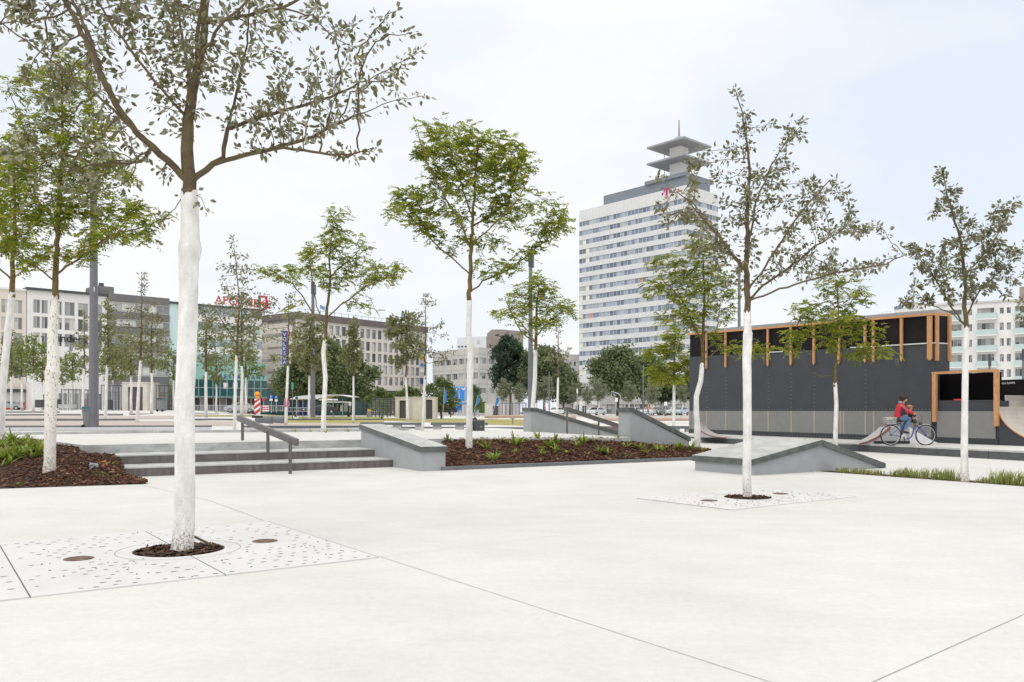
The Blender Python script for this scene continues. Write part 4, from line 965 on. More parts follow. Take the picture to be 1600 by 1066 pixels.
mid('tall whitewashed tree before the pale shed with grey door', 214, 661, 564, 5.4, [(232, 450, 14, 26, .9), (224, 490, 34, 26, 1), (205, 520, 38, 26, 1), (245, 515, 28, 26, .9), (225, 545, 40, 16, .8)], 'beam', 280, 1200, .16, 37, lean=6)
mid('whitewashed tree just right of the wheeled bin and mast', 164, 657, 570, 5, [(168, 490, 18, 24, .9), (168, 525, 32, 28, 1), (180, 550, 34, 20, 1)], 'young', 240, 1200, .18, 38, lean=4)
mid('whitewashed tree just left of the mast with the wheeled bin', 128, 651, 576, 4.2, [(133, 505, 16, 26, 1), (128, 545, 28, 28, 1.1)], 'young', 170, 430, .16, 39, lean=3)
mid('thin whitewashed tree behind the far sloping ledge and handrail', 870, 655, 590, 4.2, [(873, 520, 12, 22, .6), (872, 555, 26, 20, .8)], 'beam', 110, 230, .2, 40, Y=62, lean=2)
# rows of small trees far back: three grown once each, the others copies
def proto(kind, seed, h=5.2, wt=3.4, rc=1.5, nleaf=900, leaf=.3, natt=170, ball=False):
    random.seed(seed); global rng; rng = np.random.default_rng(seed)
    t = thing('street_tree', 'x', 'tree', (0, 0, 0)); mb = MB()
    mb.tube([(0, 0, -.1), (.03, 0, wt * .35), (-.03, .02, wt * .7), (.02, 0, wt)], [.13, .11, .10, .085], 8); tag(mb.build('trunk', M['white_paint'], t, smooth=True), 'whitewashed trunk')
    seeds = [np.array((.02, 0, wt + i * .3)) for i in range(int((h - wt) / .3 * .6) + 1)]; par = [-1] + list(range(len(seeds) - 1)); att = []
    for _ in range(natt):
        v = rng.normal(0, 1, 3); v /= np.linalg.norm(v); v *= rng.random() ** .4; zc = (h + wt) / 2 + .1; rz = (h - wt) / 2 + .25
        zz = v[2] * rz; rr = rc * (1.0 if ball else (1.05 - .45 * (zz / rz))) ; att.append((v[0] * rr, v[1] * rr, zc + zz))
    pos, par = colonise(seeds, par, att, .3, 4, .5); n = len(pos); cnt = np.ones(n)
    for i in range(n - 1, 0, -1):
        if par[i] >= 0: cnt[par[i]] += cnt[i]
    e = math.log(8) / math.log(cnt[0]); mb = MB(); sweep_branches(mb, pos, par, .011 * cnt ** e); mb.build('branches', M['bark'], t)
    mb = MB(); cand = np.where(cnt <= 6)[0]
    for i in rng.choice(cand, nleaf):
        p = Vector(pos[i]) + rv() * random.uniform(.05, .45); g = random.uniform(.7, 1.35)
        col = {'a': (.19 * g, .21 * g, .085 * g), 'b': (.19 * g, .235 * g, .07 * g), 'c': (.24 * g, .26 * g, .165 * g)}[kind]
        leaf_simple(mb, p, rv(), rv(), leaf * random.uniform(.7, 1.3), leaf * .7, col)
    mb.build('crown', M['leaf_far'], t); return t
pr = [proto('a', 51, h=7.6, nleaf=900, leaf=.24), proto('b', 52, h=7.0, rc=1.6, nleaf=1050, leaf=.24), proto('a', 53, h=8.4, rc=1.5, nleaf=800, leaf=.22)]
ball = proto('c', 54, h=5.4, wt=2.4, rc=1.35, nleaf=1900, leaf=.2, ball=True)
first = set()
def place(p_, loc, rz, s, label, group):
    if p_.name in first: return dup(p_, loc, rz, s, label, group)
    first.add(p_.name); p_.location = loc; p_.rotation_euler = (0, 0, rz); p_.scale = (s,) * 3; return tag(p_, label, 'tree', group)
small = [(18, 640, 589, 2), (27, 639.5, 618, 0), (34, 640, 589, 0), (52, 643, 583, 1), (97, 636, 602, 0), (113, 639.5, 594, 1), (153, 641, 595, 2), (176, 642, 594, 1), (205, 645.5, 587, 0), (237, 646, 583, 2), (271, 642, 594, 1),
         (278, 640, 612, 0), (322, 652, 581, 2), (338, 645.5, 600, 0), (378, 649, 572, 2), (384, 645, 590, 1), (8, 638.5, 598, 1), (66, 641, 597, 0), (-20, 640, 590, 1), (190, 641.5, 600, 2)]
small.sort()
desc = {18: 'small whitewashed tree before the red shop front, leftmost in view', 27: 'thin short whitewashed tree between two bigger ones at the red shop front', 34: 'whitewashed tree before the right end of the red shop front', 52: 'whitewashed tree before the white corner shop at left',
        97: 'small whitewashed tree just right of the speckled trunk', 113: 'whitewashed tree between the speckled trunk and the grey mast', 153: 'small whitewashed tree hidden partly by the grey mast', 176: 'whitewashed tree at the left cage of the pale shed', 205: 'whitewashed tree before the door of the pale shed',
        237: 'whitewashed tree at the right cage of the pale shed', 271: 'whitewashed tree just left of the large front trunk', 278: 'very thin whitewashed tree close behind the large front trunk', 322: 'whitewashed tree before the left part of the teal restaurant', 338: 'smaller whitewashed tree before the middle of the teal restaurant',
        378: 'whitewashed tree right behind the tall thin one at the near handrail', 384: 'small slanting whitewashed tree before the restaurant lettering', 8: 'small whitewashed tree hidden behind the leaning trunk at the left edge', 66: 'small whitewashed tree hidden behind the speckled trunk', -20: 'small whitewashed tree beyond the left edge', 190: 'small whitewashed tree behind the left cage of the pale shed'}
for i, (px, y0, y1, k_) in enumerate(small):
    if px < 0: continue
    Y = (3.4 * F) / (y0 - y1) * (1.0 if y0 > 641.5 else 1.0); X = (px - CX) * Y / F
    place(pr[k_], (X, Y, H - (y0 - HY) * Y / F), i * 1.3, 1.0, desc[px], 'small whitewashed trees far back on the left')
far = [(787, 646, 'pale round tree left of the far mast behind the sloping ledge'), (852, 649, 'pale round tree before the green trees right of the far mast'), (897, 647, 'pale round tree at the left side of the tower entrance'), (918, 648, 'small pale tree before the tower entrance'), (936, 648.5, 'pale round tree right of the tower entrance'),
       (983, 648, 'pale round tree before the big green tree beside the tower'), (1017, 647, 'pale round tree near the walker in pink'), (1021, 648, 'pale round tree right beside the walker in pink'), (1067, 648, 'pale round tree by the parked cars at the ramp hall'), (812, 646, 'pale round tree between the dark tree and the far mast'), (838, 648, 'pale round tree hidden partly by the far mast')]
for i, (px, y0, lb) in enumerate(far):
    Y = 150 + (i % 3) * 6; s = [1.25, 1.35, 1.2, 1.0, 1.3, 1.25, 1.1, 1.15, 1.2, 1.1, 1.2][i]
    place(ball, ((px - CX) * Y / F, Y, zf((px - CX) * Y / F, Y)), i * 1.1, s, lb, 'pale round trees along the far street')
# large broad-leaved trees in front of the buildings
def big_tree(seed, h, rx, n, leaf, cols, lumps=9, zlow=.22, tr=.35):
    random.seed(seed); t = thing('broadleaf_tree', 'x', 'tree', (0, 0, 0)); mb = MB()
    mb.tube([(0, 0, -.3), (.1, 0, h * .2), (-.1, .1, h * .45), (.1, 0, h * .7)], [tr, tr * .85, tr * .6, tr * .25], 8)
    ls = []
    for i in range(lumps):
        a = i * 2.4; f = i / (lumps - 1); zc = h * (zlow + .16 + (1 - zlow - .30) * f); rr = rx * math.sin(math.pi * (.22 + .68 * f)) * .62 * random.uniform(.7, 1.15)
        c = Vector((math.cos(a) * rr, math.sin(a) * rr, zc)); ls.append((c, rx * random.uniform(.42, .62) * (1.1 - .45 * f)))
        mb.tube([(0, 0, zc * .55), tuple(c * .6 + Vector((0, 0, zc * .36))), tuple(c)], [tr * .35, tr * .2, .03], 5, cap=False)
    mb.build('trunk', M['bark'], t); mb = MB()
    for _ in range(n):
        c, r_ = random.choice(ls); v = rv(); rr_ = r_ * (random.random() ** .35); sub = .75 + .25 * math.sin(v.x * 7 + c.x) * math.sin(v.z * 6 + c.y) + .18 * random.gauss(0, 1)
        p = c + Vector((v.x, v.y, v.z * .8)) * rr_ * sub
        g = random.uniform(.65, 1.35); col = random.choice(cols); leaf_simple(mb, p, rv(), rv(), leaf * random.uniform(.6, 1.4), leaf * .75, tuple(x * g for x in col))
    mb.build('crown', M['leaf_far'], t); return t
gm = [(.15, .195, .08), (.185, .225, .10), (.115, .15, .065), (.24, .265, .14)]
dk = [(.055, .095, .055), (.075, .12, .065), (.04, .07, .045)]
bt1 = big_tree(61, 17, 7.5, 9000, .62, gm, 12); bt2 = big_tree(62, 15, 7.0, 8000, .6, gm[:3], 11); bt3 = big_tree(63, 20, 6.0, 8500, .7, dk, 13); bush = big_tree(64, 6.0, 2.8, 3000, .32, [(.13, .18, .05), (.10, .15, .04), (.17, .21, .08)], 8, zlow=.15, tr=.14)
def put_big(p_, px, ytop, Y, label, group, hh, wide=1.0, cat='tree'):
    X = (px - CX) * Y / F; z0 = min(zf(X, Y), .5); s = (H - (ytop - HY) * Y / F - z0) / hh
    if p_.name in first: o = dup(p_, (X, Y, z0), px * .37, (s * wide, s * wide, s), label, group)
    else: first.add(p_.name); p_.location = (X, Y, z0); p_.scale = (s * wide, s * wide, s); o = tag(p_, label, cat, group)
    return o
gb = 'big trees before the far buildings'
put_big(bt2, 462, 560, 150, 'big green tree beside the vertical blue bank sign', gb, 15, 1.05); put_big(bt1, 505, 520, 150, 'big green tree in front of the bank behind the white canopy', gb, 17, .95); put_big(bt2, 545, 545, 156, 'big green tree at the right end of the white canopy', gb, 15)
put_big(bt3, 797, 515, 172, 'tall dark green tree beside the concrete office block', gb, 20, .9); put_big(bt1, 850, 535, 170, 'big olive green tree behind the far mast left of the tower', gb, 17, 1.05); put_big(bt2, 880, 570, 178, 'lower green tree close to the left side of the tower', gb, 15, 1.0)
put_big(bt1, 965, 535, 172, 'big green tree in front of the right half of the tower', gb, 17, 1.1); put_big(bt2, 1005, 548, 178, 'big green tree right of the tower base', gb, 15, 1.1); put_big(bt3, 1040, 580, 180, 'dark green tree behind the parked cars', gb, 20, 1.6); put_big(bt3, 1085, 575, 185, 'dark green tree behind the left end of the ramp hall', gb, 20, 1.5)
gs = 'small green trees around the sheds'
put_big(bush, 596, 604, 105, 'small green tree left of the two pale sheds', gs, 6, 1.15); put_big(bush, 640, 602, 118, 'small green tree behind the two pale sheds', gs, 6, 1.3); put_big(bush, 690, 588, 112, 'small green tree right of the two pale sheds', gs, 6, 1.1); put_big(bush, 742, 600, 125, 'small green bush before the concrete office block', gs, 6, .6)
put_big(bush, 275, 600, 95, 'small green tree left of the large front trunk by the teal restaurant', gs, 6, .9)
put_big(bt1, 1330, 455, 400, 'green tree far behind the ramp hall roof', gb, 17, .3) if False else None
# ---------------------------------------------------------------- buildings
random.seed(99)
class Face:                                          # a vertical facade: origin, unit direction along it, outward normal
    def __init__(s, a, b):
        s.o = Vector((a[0], a[1], 0)); d = Vector((b[0] - a[0], b[1] - a[1], 0)); s.L = d.length; s.d = d.normalized(); s.n = Vector((s.d.y, -s.d.x, 0))
        if s.n.dot(s.o + s.d * s.L / 2) > 0: s.n = -s.n
    def p(s, x, z, off=0.0): return s.o + s.d * x + UP * z + s.n * off
    def at(s, px):                                   # distance along the facade at a pixel column
        k = (px - CX) / F; return (k * s.o.y - s.o.x) / (s.d.x - k * s.d.y)
    def z(s, px, py): q = s.p(s.at(px), 0); return H - (py - HY) * q.y / F
    def box(s, mb, x0, x1, z0, z1, off0, off1, mi=0, col=None): mb.obox(s.p(x0, z0, off0), s.d * (x1 - x0), s.n * (off1 - off0), UP * (z1 - z0), mi, col)
def facade(fc, x0, x1, z0, z1, holes, depth=.25, mi=0, mb=None):
    mb = mb or MB(); xs = sorted({round(v, 4) for v in [x0, x1] + [h[0] for h in holes] + [h[1] for h in holes]}); zs_ = sorted({round(v, 4) for v in [z0, z1] + [h[2] for h in holes] + [h[3] for h in holes]})
    ha = np.array(holes).reshape(-1, 4)
    for i in range(len(xs) - 1):
        for j in range(len(zs_) - 1):
            cx_, cz_ = (xs[i] + xs[i + 1]) / 2, (zs_[j] + zs_[j + 1]) / 2
            if len(ha) and ((ha[:, 0] < cx_) & (ha[:, 1] > cx_) & (ha[:, 2] < cz_) & (ha[:, 3] > cz_)).any(): continue
            mb.face([fc.p(xs[i], zs_[j]), fc.p(xs[i + 1], zs_[j]), fc.p(xs[i + 1], zs_[j + 1]), fc.p(xs[i], zs_[j + 1])], mi)
    for a, b, c, d in holes:
        for q in (((a, c, 0), (a, d, 0), (a, d, -depth), (a, c, -depth)), ((b, c, 0), (b, d, 0), (b, d, -depth), (b, c, -depth)), ((a, c, 0), (b, c, 0), (b, c, -depth), (a, c, -depth)), ((a, d, 0), (b, d, 0), (b, d, -depth), (a, d, -depth))): mb.face([fc.p(*r_) for r_ in q], mi)
    return mb
def pane_col():
    r = random.random()
    if r < .35: return (.17, .175, .18)
    if r < .55: return (.085, .09, .095)
    if r < .8: return (.32, .325, .32)
    return (.55, .54, .51)
def window(fc, parent, a, b, c, d, depth=.22, fr=.07, mull=1, frame='frame', col=None, mb=None, name='window', colf=pane_col):
    own = mb is None; mb = mb or MB(); o = -depth
    for r_ in ((a, a + fr, c, d), (b - fr, b, c, d), (a + fr, b - fr, c, c + fr), (a + fr, b - fr, d - fr, d)): fc.box(mb, *r_, o, o + .06, 0)
    for k in range(1, mull + 1):
        x = a + (b - a) * k / (mull + 1); fc.box(mb, x - fr * .4, x + fr * .4, c + fr, d - fr, o, o + .05, 0)
    n = mull + 1
    for k in range(n):
        xa, xb = a + (b - a) * k / n, a + (b - a) * (k + 1) / n; cc = col or colf()
        if random.random() < .3 and d - c > 1: # half lowered blind
            zz = d - (d - c) * random.uniform(.2, .6); mb.face([fc.p(xa, zz, o + .02), fc.p(xb, zz, o + .02), fc.p(xb, d, o + .02), fc.p(xa, d, o + .02)], 1, (.42, .41, .39))
            mb.face([fc.p(xa, c, o + .02), fc.p(xb, c, o + .02), fc.p(xb, zz, o + .02), fc.p(xa, zz, o + .02)], 1, cc)
        else: mb.face([fc.p(xa, c, o + .02), fc.p(xb, c, o + .02), fc.p(xb, d, o + .02), fc.p(xa, d, o + .02)], 1, cc)
    if own: return mb.build(name, [M[frame], M['glass']], parent)
def body(fc, x0, x1, z0, z1, depth, mb, mi=0):       # sides, back and roof of a block behind a facade
    p = [fc.p(x0, z0), fc.p(x1, z0), fc.p(x1, z0, -depth), fc.p(x0, z0, -depth)]; u = UP * (z1 - z0)
    for i, j in ((1, 2), (2, 3), (3, 0)): mb.face([p[i], p[j], p[j] + u, p[i] + u], mi)
    mb.face([q + u for q in p], mi)

# --- row of buildings along the left side of the square
rl = Face((-88.0, 150.0), (-54.6, 181.0)); ext = Face(tuple(rl.p(-25, 0))[:2], tuple(rl.p(0, 0))[:2])
def rx(px): return rl.at(px)
def rz(px, py): return rl.z(px, py)
zt_w = rz(45, 453)
b = thing('office_building', 'cream rendered building at the left edge', 'building', tuple(rl.p(rx(20), 1.5)))
x0, x1 = rx(-90), rx(41); zt0 = zt_w - .3; hol = []
for r_, (za, zb) in enumerate(((491, 470), (516, 497), (541, 521), (566, 546), (592, 572))):
    for px in (-78, -58, -38, -18, 2, 22):
        a, c = rx(px), rx(px + 13); hol.append((a, c, rz(41, za), rz(41, zb)))
mb = facade(rl, x0, x1, .5, zt0, hol); body(rl, x0, x1, .5, zt0, 14, mb); mb.build('wall', M['cream_wall'], b)
for h_ in hol: window(rl, b, *h_, mull=1)
mb = MB(); rl.box(mb, x0, x1, zt0 + .003, zt0 + .35, -14, .25); mb.build('roof', M['white_wall'], b)
mb = MB(); rl.box(mb, x0, rx(38), rz(20, 640), rz(20, 629), .02, .3); mb.build('red_fascia', M['red'], b); mb = MB(); rl.box(mb, x0, rx(38), rz(20, 628.7), rz(20, 613), .02, .3); mb.build('shop_band', M['conc_wall'], b); mb = MB(); rl.box(mb, x0, rx(38), rz(20, 612.7), rz(20, 608), .02, .8); mb.build('awning', M['dark_metal'], b)

b = thing('office_building', 'white store building with black lettering and ribbon windows', 'building', tuple(rl.p(rx(100), 1.5)))
x0, x1 = rx(42), rx(167); hol = []
for za, zb in ((493, 471.5), (516, 497), (542, 522)):
    for px, w_ in ((52, 11), (65, 10), (78, 9), (89, 8), (101, 16), (122, 16), (144, 16)):
        hol.append((rx(px), rx(px + w_), rz(100, za - (px - 100) * -.02), rz(100, zb)))
hol.append((rx(107), rx(114.5), rz(110, 548.5), rz(110, 536.5)))
for px in (92, 110, 128, 146): hol.append((rx(px), rx(px + 13), rz(110, 640), rz(110, 615)))
mb = facade(rl, x0, x1, .5, zt_w, hol, .3); body(rl, x0, x1, .5, zt_w, 14, mb); mb.build('wall', M['white_wall'], b)
for i, h_ in enumerate(hol): window(rl, b, *h_, mull=1 if i < 21 else 2, frame='frame' if i < 22 else 'frame_dark')
mb = MB(); rl.box(mb, x0 - .2, x1 + .2, zt_w + .003, zt_w + .45, -14, .5); mb.build('roof', M['dark_metal'], b)
mb = MB(); rl.box(mb, rx(156), rx(186), zt_w + .46, zt_w + 2.4, -9, -3); mb.build('penthouse', M['grey_wall'], b)
mb = MB(); mb.tube([rl.p(rx(171), zt_w + 2.4, -5), rl.p(rx(171), zt_w + 3.2, -5)], .5, 8); mb.build('chimney', M['dark_metal'], b)
text_part('lettering', 'landers', 2.05, rl.p(rx(81.5), rz(105, 534.5), .06), rl.d, UP, M['black'], b, .08)
mb = MB(); fl = rl; rl.box(mb, rx(40), rx(67), rz(50, 641), rz(50, 598), .05, 5); mb.build('porch', M['white_wall'], b)
for px in (54, 59): mb = MB(); rl.box(mb, rx(px), rx(px + 3.5), rz(56, 640), rz(56, 617), 4.95, 5.06); mb.build('porch_window', M['frame_dark'], b)

b = thing('office_building', 'grey and white banded building behind the pale shed', 'building', tuple(rl.p(rx(215), 1.5)))
x0, x1 = rx(167.5), rx(264); zt1 = zt_w - .1; mb = MB(); rl.box(mb, x0, x1, .5, zt1, -14, -.02); mb.build('wall', M['white_wall'], b)
for za, zb in ((474, 462.5), (500, 489), (523, 512), (548, 538), (572, 562), (610, 588)):
    mb = MB(); rl.box(mb, x0 + .05, x1 - .05, rz(215, za), rz(215, zb), .0, .5); mb.build('grey_band', M['grey_wall'], b)
for za, zb in ((487, 476), (511, 502), (536, 525), (560, 550), (586, 574)):
    mb = MB(); n = 9
    for k in range(n):
        a = x0 + (x1 - x0) * k / n; rl.box(mb, a + .02, a + .12, rz(215, za), rz(215, zb), .0, .12, 0)
        mb.face([rl.p(a + .12, rz(215, za), .05), rl.p(a + (x1 - x0) / n, rz(215, za), .05), rl.p(a + (x1 - x0) / n, rz(215, zb), .05), rl.p(a + .12, rz(215, zb), .05)], 1, random.choice([(.62, .62, .60), (.45, .46, .46), (.25, .25, .26), (.7, .69, .66)]))
    mb.build('window_band', [M['frame'], M['glass']], b)
mb = MB(); rl.box(mb, x0 + .1, x1 - .1, rz(215, 641), rz(215, 612), .0, .2); mb.build('shop_front', M['frame_dark'], b)
mb = MB(); rl.box(mb, rx(247), rx(262), rz(255, 627), rz(255, 620), .21, .4); mb.build('shop_sign', M['red'], b)
for px, wd in ((228, .6), (255, .5)): mb = MB(); mb.tube([rl.p(rx(px), zt1, -3), rl.p(rx(px), zt1 + .8, -3)], wd, 8); mb.build('roof_vent', M['dark_metal'], b)

b = thing('office_building', 'pale green glass building with red pharmacy letters on its roof', 'building', tuple(rl.p(rx(340), 1.5)))
x0, x1 = rx(264.5), rx(409); zt2 = zt_w - .25; mb = MB(); rl.box(mb, x0, x1, 4.9, zt2, -14, -.02); rl.box(mb, x0, x1, .4, 4.9, -14, -1.2); mb.build('wall', M['white_wall'], b)
mb = MB(); rl.box(mb, x0, rx(277), rz(270, 600), zt2, .0, .1); mb.build('corner_panel', M['pale_teal'], b)
for r_, (za, zb) in enumerate(((493, 482), (517, 505), (542, 530), (566, 554))):
    mb = MB(); n = 14; xs0 = rx(279)
    for k in range(n):
        a = xs0 + (x1 - xs0) * k / n; bb = xs0 + (x1 - xs0) * (k + 1) / n
        rl.box(mb, a, a + .12, rz(340, za), rz(340, zb), .0, .14, 0)
        mb.face([rl.p(a + .12, rz(340, za), .06), rl.p(bb, rz(340, za), .06), rl.p(bb, rz(340, zb), .06), rl.p(a + .12, rz(340, zb), .06)], 1, random.choice([(.42, .50, .53), (.30, .36, .40), (.55, .60, .60), (.2, .24, .26)]))
    mb.build('window_band', [M['frame'], M['glass']], b)
mb = MB(); rl.box(mb, x0 - .2, x1 + .2, zt2 + .003, zt2 + .4, -14, .5); mb.build('roof', M['dark_metal'], b)
text_part('lettering', 'APOTHEKE', 2.55, rl.p(rx(335), zt2 + .75, .2), rl.d, UP, M['red'], b, .12)
mb = MB(); xa = rx(404); rl.box(mb, xa, xa + .35, zt2 + .5, zt2 + 3.4, .1, .4); rl.box(mb, xa + 1.5, xa + 1.85, zt2 + .5, zt2 + 3.4, .1, .4); rl.box(mb, xa + .35, xa + 1.5, zt2 + 3.0, zt2 + 3.4, .1, .4); rl.box(mb, xa + .35, xa + 1.5, zt2 + 1.6, zt2 + 2.0, .1, .4); mb.build('pharmacy_mark', M['red'], b)
mb = MB()
for k in range(14): mb.tube([rl.p(rx(337 + k * 5), zt2 + .4, .1), rl.p(rx(337 + k * 5), zt2 + .9, .1)], .05, 4)
mb.build('sign_brackets', M['metal'], b)

b = thing('restaurant', 'teal glass restaurant storey with blue capital lettering above the pavement', 'building', tuple(rl.p(rx(360), 1.5)))
rf = Face(tuple(rl.p(0, 0, 4))[:2], tuple(rl.p(45, 0, 4))[:2]); qx = rf.at; qz = rf.z
x0, x1 = qx(298), qx(417); mb = MB(); rf.box(mb, x0, x1, qz(360, 621), qz(360, 566), -3.9, -.1); mb.build('wall', M['teal'], b)
mb = MB(); n = 11
for k in range(n):
    a = x0 + (x1 - x0) * k / n; rf.box(mb, a, a + .16, qz(360, 619), qz(360, 594), -.09, .08, 0); mb.face([rf.p(a + .16, qz(360, 619), -.02), rf.p(a + (x1 - x0) / n, qz(360, 619), -.02), rf.p(a + (x1 - x0) / n, qz(360, 594), -.02), rf.p(a + .16, qz(360, 594), -.02)], 1)
rf.box(mb, x0, x1, qz(360, 607), qz(360, 606), -.02, .06, 0)
mb.build('glazing', [M['metal'], M['teal_glass']], b)
mb = MB(); rf.box(mb, qx(407), qx(416), qz(410, 585), qz(410, 575), -.08, .05); mb.build('side_window', M['conc_dark'], b)
for px in (349, 364): mb = MB(); rf.box(mb, qx(px), qx(px + 7), qz(px, 607.5), qz(px, 598), .0, .06); mb.build('white_poster', M['white'], b)
text_part('lettering', 'R E S T A U R A N T', 1.15, rf.p(qx(343), qz(380, 592), -.05), rf.d, UP, M['navy'], b, .06)
mb = MB(); rf.box(mb, x0, x1, qz(360, 622.5), qz(360, 621), -3.9, .3); mb.build('ledge', M['grey_wall'], b)
mb = MB(); n = 12
for k in range(n):
    a = x0 + (x1 - x0) * k / n; mb.face([rf.p(a + .1, .6, -2), rf.p(a + (x1 - x0) / n, .6, -2), rf.p(a + (x1 - x0) / n, qz(360, 622.5), -2), rf.p(a + .1, qz(360, 622.5), -2)], 1, random.choice([(.03, .03, .035), (.25, .24, .22), (.10, .05, .03), (.4, .39, .36), (.05, .05, .05)])); rf.box(mb, a - .12, a + .1, .6, qz(360, 622.5), -2.1, -1.8, 0)
mb.build('shop_front', [M['conc_wall'], M['glass']], b)

# --- stone clad bank building
cb = P(462, 640, 185); e2 = P(667, 640, 219); fb = Face((cb.x, cb.y), (e2.x, e2.y)); sl = Face((cb.x, cb.y), (cb.x - fb.d.y * 13, cb.y + fb.d.x * 13))
b = thing('bank_building', 'beige stone clad bank building with dark roof edge', 'building', tuple(Vector((cb.x, cb.y, .3)) + fb.d * 15))
ztop = fb.z(462, 498); zpod = fb.z(462, 607); Lf = fb.at(667)
rows = [(515, 506), (536, 526.5), (556.5, 547), (577, 567), (597, 586.5)]
ref = 500; hol = []; npan = 20
zr_ = [(fb.z(ref, a + .5), fb.z(ref, c - 1.0)) for a, c in ((521.5, 508), (542, 528.5), (560.5, 547.5), (579.5, 566.5), (598, 585.5))]
dx = (fb.at(656) - fb.at(470)) / npan
for za, zb in zr_:
    for k in range(npan): a = fb.at(470) + dx * k; hol.append((a + .25 * dx, a + .88 * dx, za, zb))
mb = facade(fb, 0, Lf, zpod, ztop, hol, .35); body(fb, 0, Lf, zpod, ztop, 16, mb); mb.build('wall', M['stone_wall'], b)
for h_ in hol: window(fb, b, *h_, depth=.32, mull=0, frame='frame_dark', fr=.06)
holS = []; 
for za, zb in zr_:
    for k in range(7): a = 1.2 + k * sl.L / 7.3; holS.append((a, a + 1.7, za, zb))
mb = facade(sl, 0, sl.L, zpod, ztop - .02, holS, .35); mb.build('side_wall', M['stone_side'], b)
mb = MB()
for h_ in holS: window(sl, b, *h_, depth=.32, mull=0, frame='frame_dark', fr=.06, mb=mb)
o = mb.build('side_windows', [M['frame_dark'], M['glass']], b); o['kind'] = 'stuff'
mb = MB(); fb.box(mb, -.1, Lf, ztop + .004, ztop + 1.5, -16, .5); sl.box(mb, .0, sl.L, ztop + .002, ztop + 1.45, -1.0, .45); mb.build('roof', M['bank_roof'], b)
mb = MB()
for k in range(20): mb.tube([fb.p(1 + k * Lf / 20, ztop + 1.5, -.5), fb.p(1 + k * Lf / 20, ztop + 2.5, -.5)], .04, 4)
mb.tube([fb.p(1, ztop + 2.4, -.5), fb.p(Lf - 1, ztop + 2.4, -.5)], .035, 4); mb.build('roof_railing', M['dark_metal'], b)
mb = MB(); fb.box(mb, .5, Lf - .5, .1, zpod - .01, -14, -3.2); mb.build('ground_floor', M['teal_glass'], b)
for k in range(9): mb = MB(); mb.tube([fb.p(1.5 + k * (Lf - 3) / 8, .1, -1), fb.p(1.5 + k * (Lf - 3) / 8, zpod, -1)], .35, 8); mb.build('column', M['dark_metal'], b)
mb = MB(); sl.box(mb, 0, sl.L, .1, zpod - .01, -3.5, -3.0); mb.build('side_ground_floor', M['navy'], b)
for k, (y0, y1, m_) in enumerate(((548, 543, 'blue'), (563, 556, 'yellow'), (572, 569, 'sky_blue'), (582, 578, 'white'), (600, 591, 'navy'))):
    mb = MB(); fb.box(mb, fb.at(656.5), fb.at(662), fb.z(659, y0), fb.z(659, y1), .0, .3); mb.build('small_sign', M[m_], b)
bs = thing('bank_sign', 'tall blue vertical sign with white bank lettering and a red edge', 'sign', tuple(sl.p(6, 8)))
xs_ = sl.at(449); sg = Face(tuple(sl.p(xs_, 0, .2))[:2], tuple(sl.p(xs_, 0, 2.6))[:2])
so_ = P(441.0, 584, 175); wv = P(449.5, 584, 175) - so_; hh_ = (584 - 517) * 175 / F
mb = MB(); mb.obox(so_, wv * .86, (0, .5, 0), UP * hh_); mb.build('panel', M['navy'], bs)
mb = MB(); mb.obox(so_ + wv * .87, wv * .13, (0, .5, 0), UP * hh_); mb.build('red_edge', M['red'], bs)
mb = MB(); mb.bar(so_ + wv * .5 + Vector((0, .5, 2)), Vector((so_.x + .5, cb.y + 4, so_.z + 2)), .2, .2); mb.build('bracket', M['dark_metal'], bs)
for k, ch in enumerate('VOLKSBANK'): text_part('letter', ch, 1.06, so_ + wv * .43 + UP * (hh_ - 1.15 - k * .985) - Vector((0, .02, 0)), (1, 0, 0), UP, M['white'], bs, .02, 'CENTER')

# --- concrete office block
cc = P(748, 640, 190); fl_ = Face(tuple(P(676, 640, 205))[:2], (cc.x, cc.y)); fr_ = Face((cc.x, cc.y), tuple(P(812, 640, 205))[:2])
b = thing('office_block', 'grey concrete office block with white top storey and brown stair tower', 'building', (cc.x, cc.y + 2, .3))
zt_c = fr_.z(750, 543)
for fc, nm, cols_ in ((fl_, 'left_wall', 7), (fr_, 'right_wall', 5)):
    hol = []; pxr = 748
    for ya, yb in ((568, 558.5), (592, 582), (614.5, 606)):
        za, zb = fr_.z(750, ya), fr_.z(750, yb)
        for k in range(cols_): a = fc.L * (k + .12) / cols_; hol.append((a, a + fc.L / cols_ * .76, za, zb))
    mb = facade(fc, 0, fc.L, .1, zt_c, hol, .4); mb.build('wall', M['conc_wall'], b)
    for h_ in hol: window(fc, b, *h_, depth=.35, mull=1, frame='frame')
    mb = MB()
    for ya in (600, 577, 553):
        zz = fr_.z(750, ya); fc.box(mb, 0, fc.L, zz - .04, zz + .04, .0, .02)
    for k in range(1, cols_): fc.box(mb, fc.L * k / cols_ - .03, fc.L * k / cols_ + .03, .1, zt_c, .001, .018)
    mb.build('panel_joints', M['conc_dark'], b)
mb = MB(); pr_ = [fl_.p(0, zt_c), fl_.p(fl_.L, zt_c), fr_.p(fr_.L, zt_c), fr_.p(fr_.L, zt_c) + Vector((-10, 22, 0)), fl_.p(0, zt_c) + Vector((8, 22, 0))]; mb.face(pr_); mb.build('roof', M['conc_dark'], b)
pf_ = Face(tuple(P(714, 640, 204))[:2], tuple(P(760, 640, 200))[:2]); mb = MB(); pf_.box(mb, 0, pf_.L, zt_c - .01, pf_.z(740, 526.5), -8, 0); mb.build('top_storey', M['white_metal'], b)
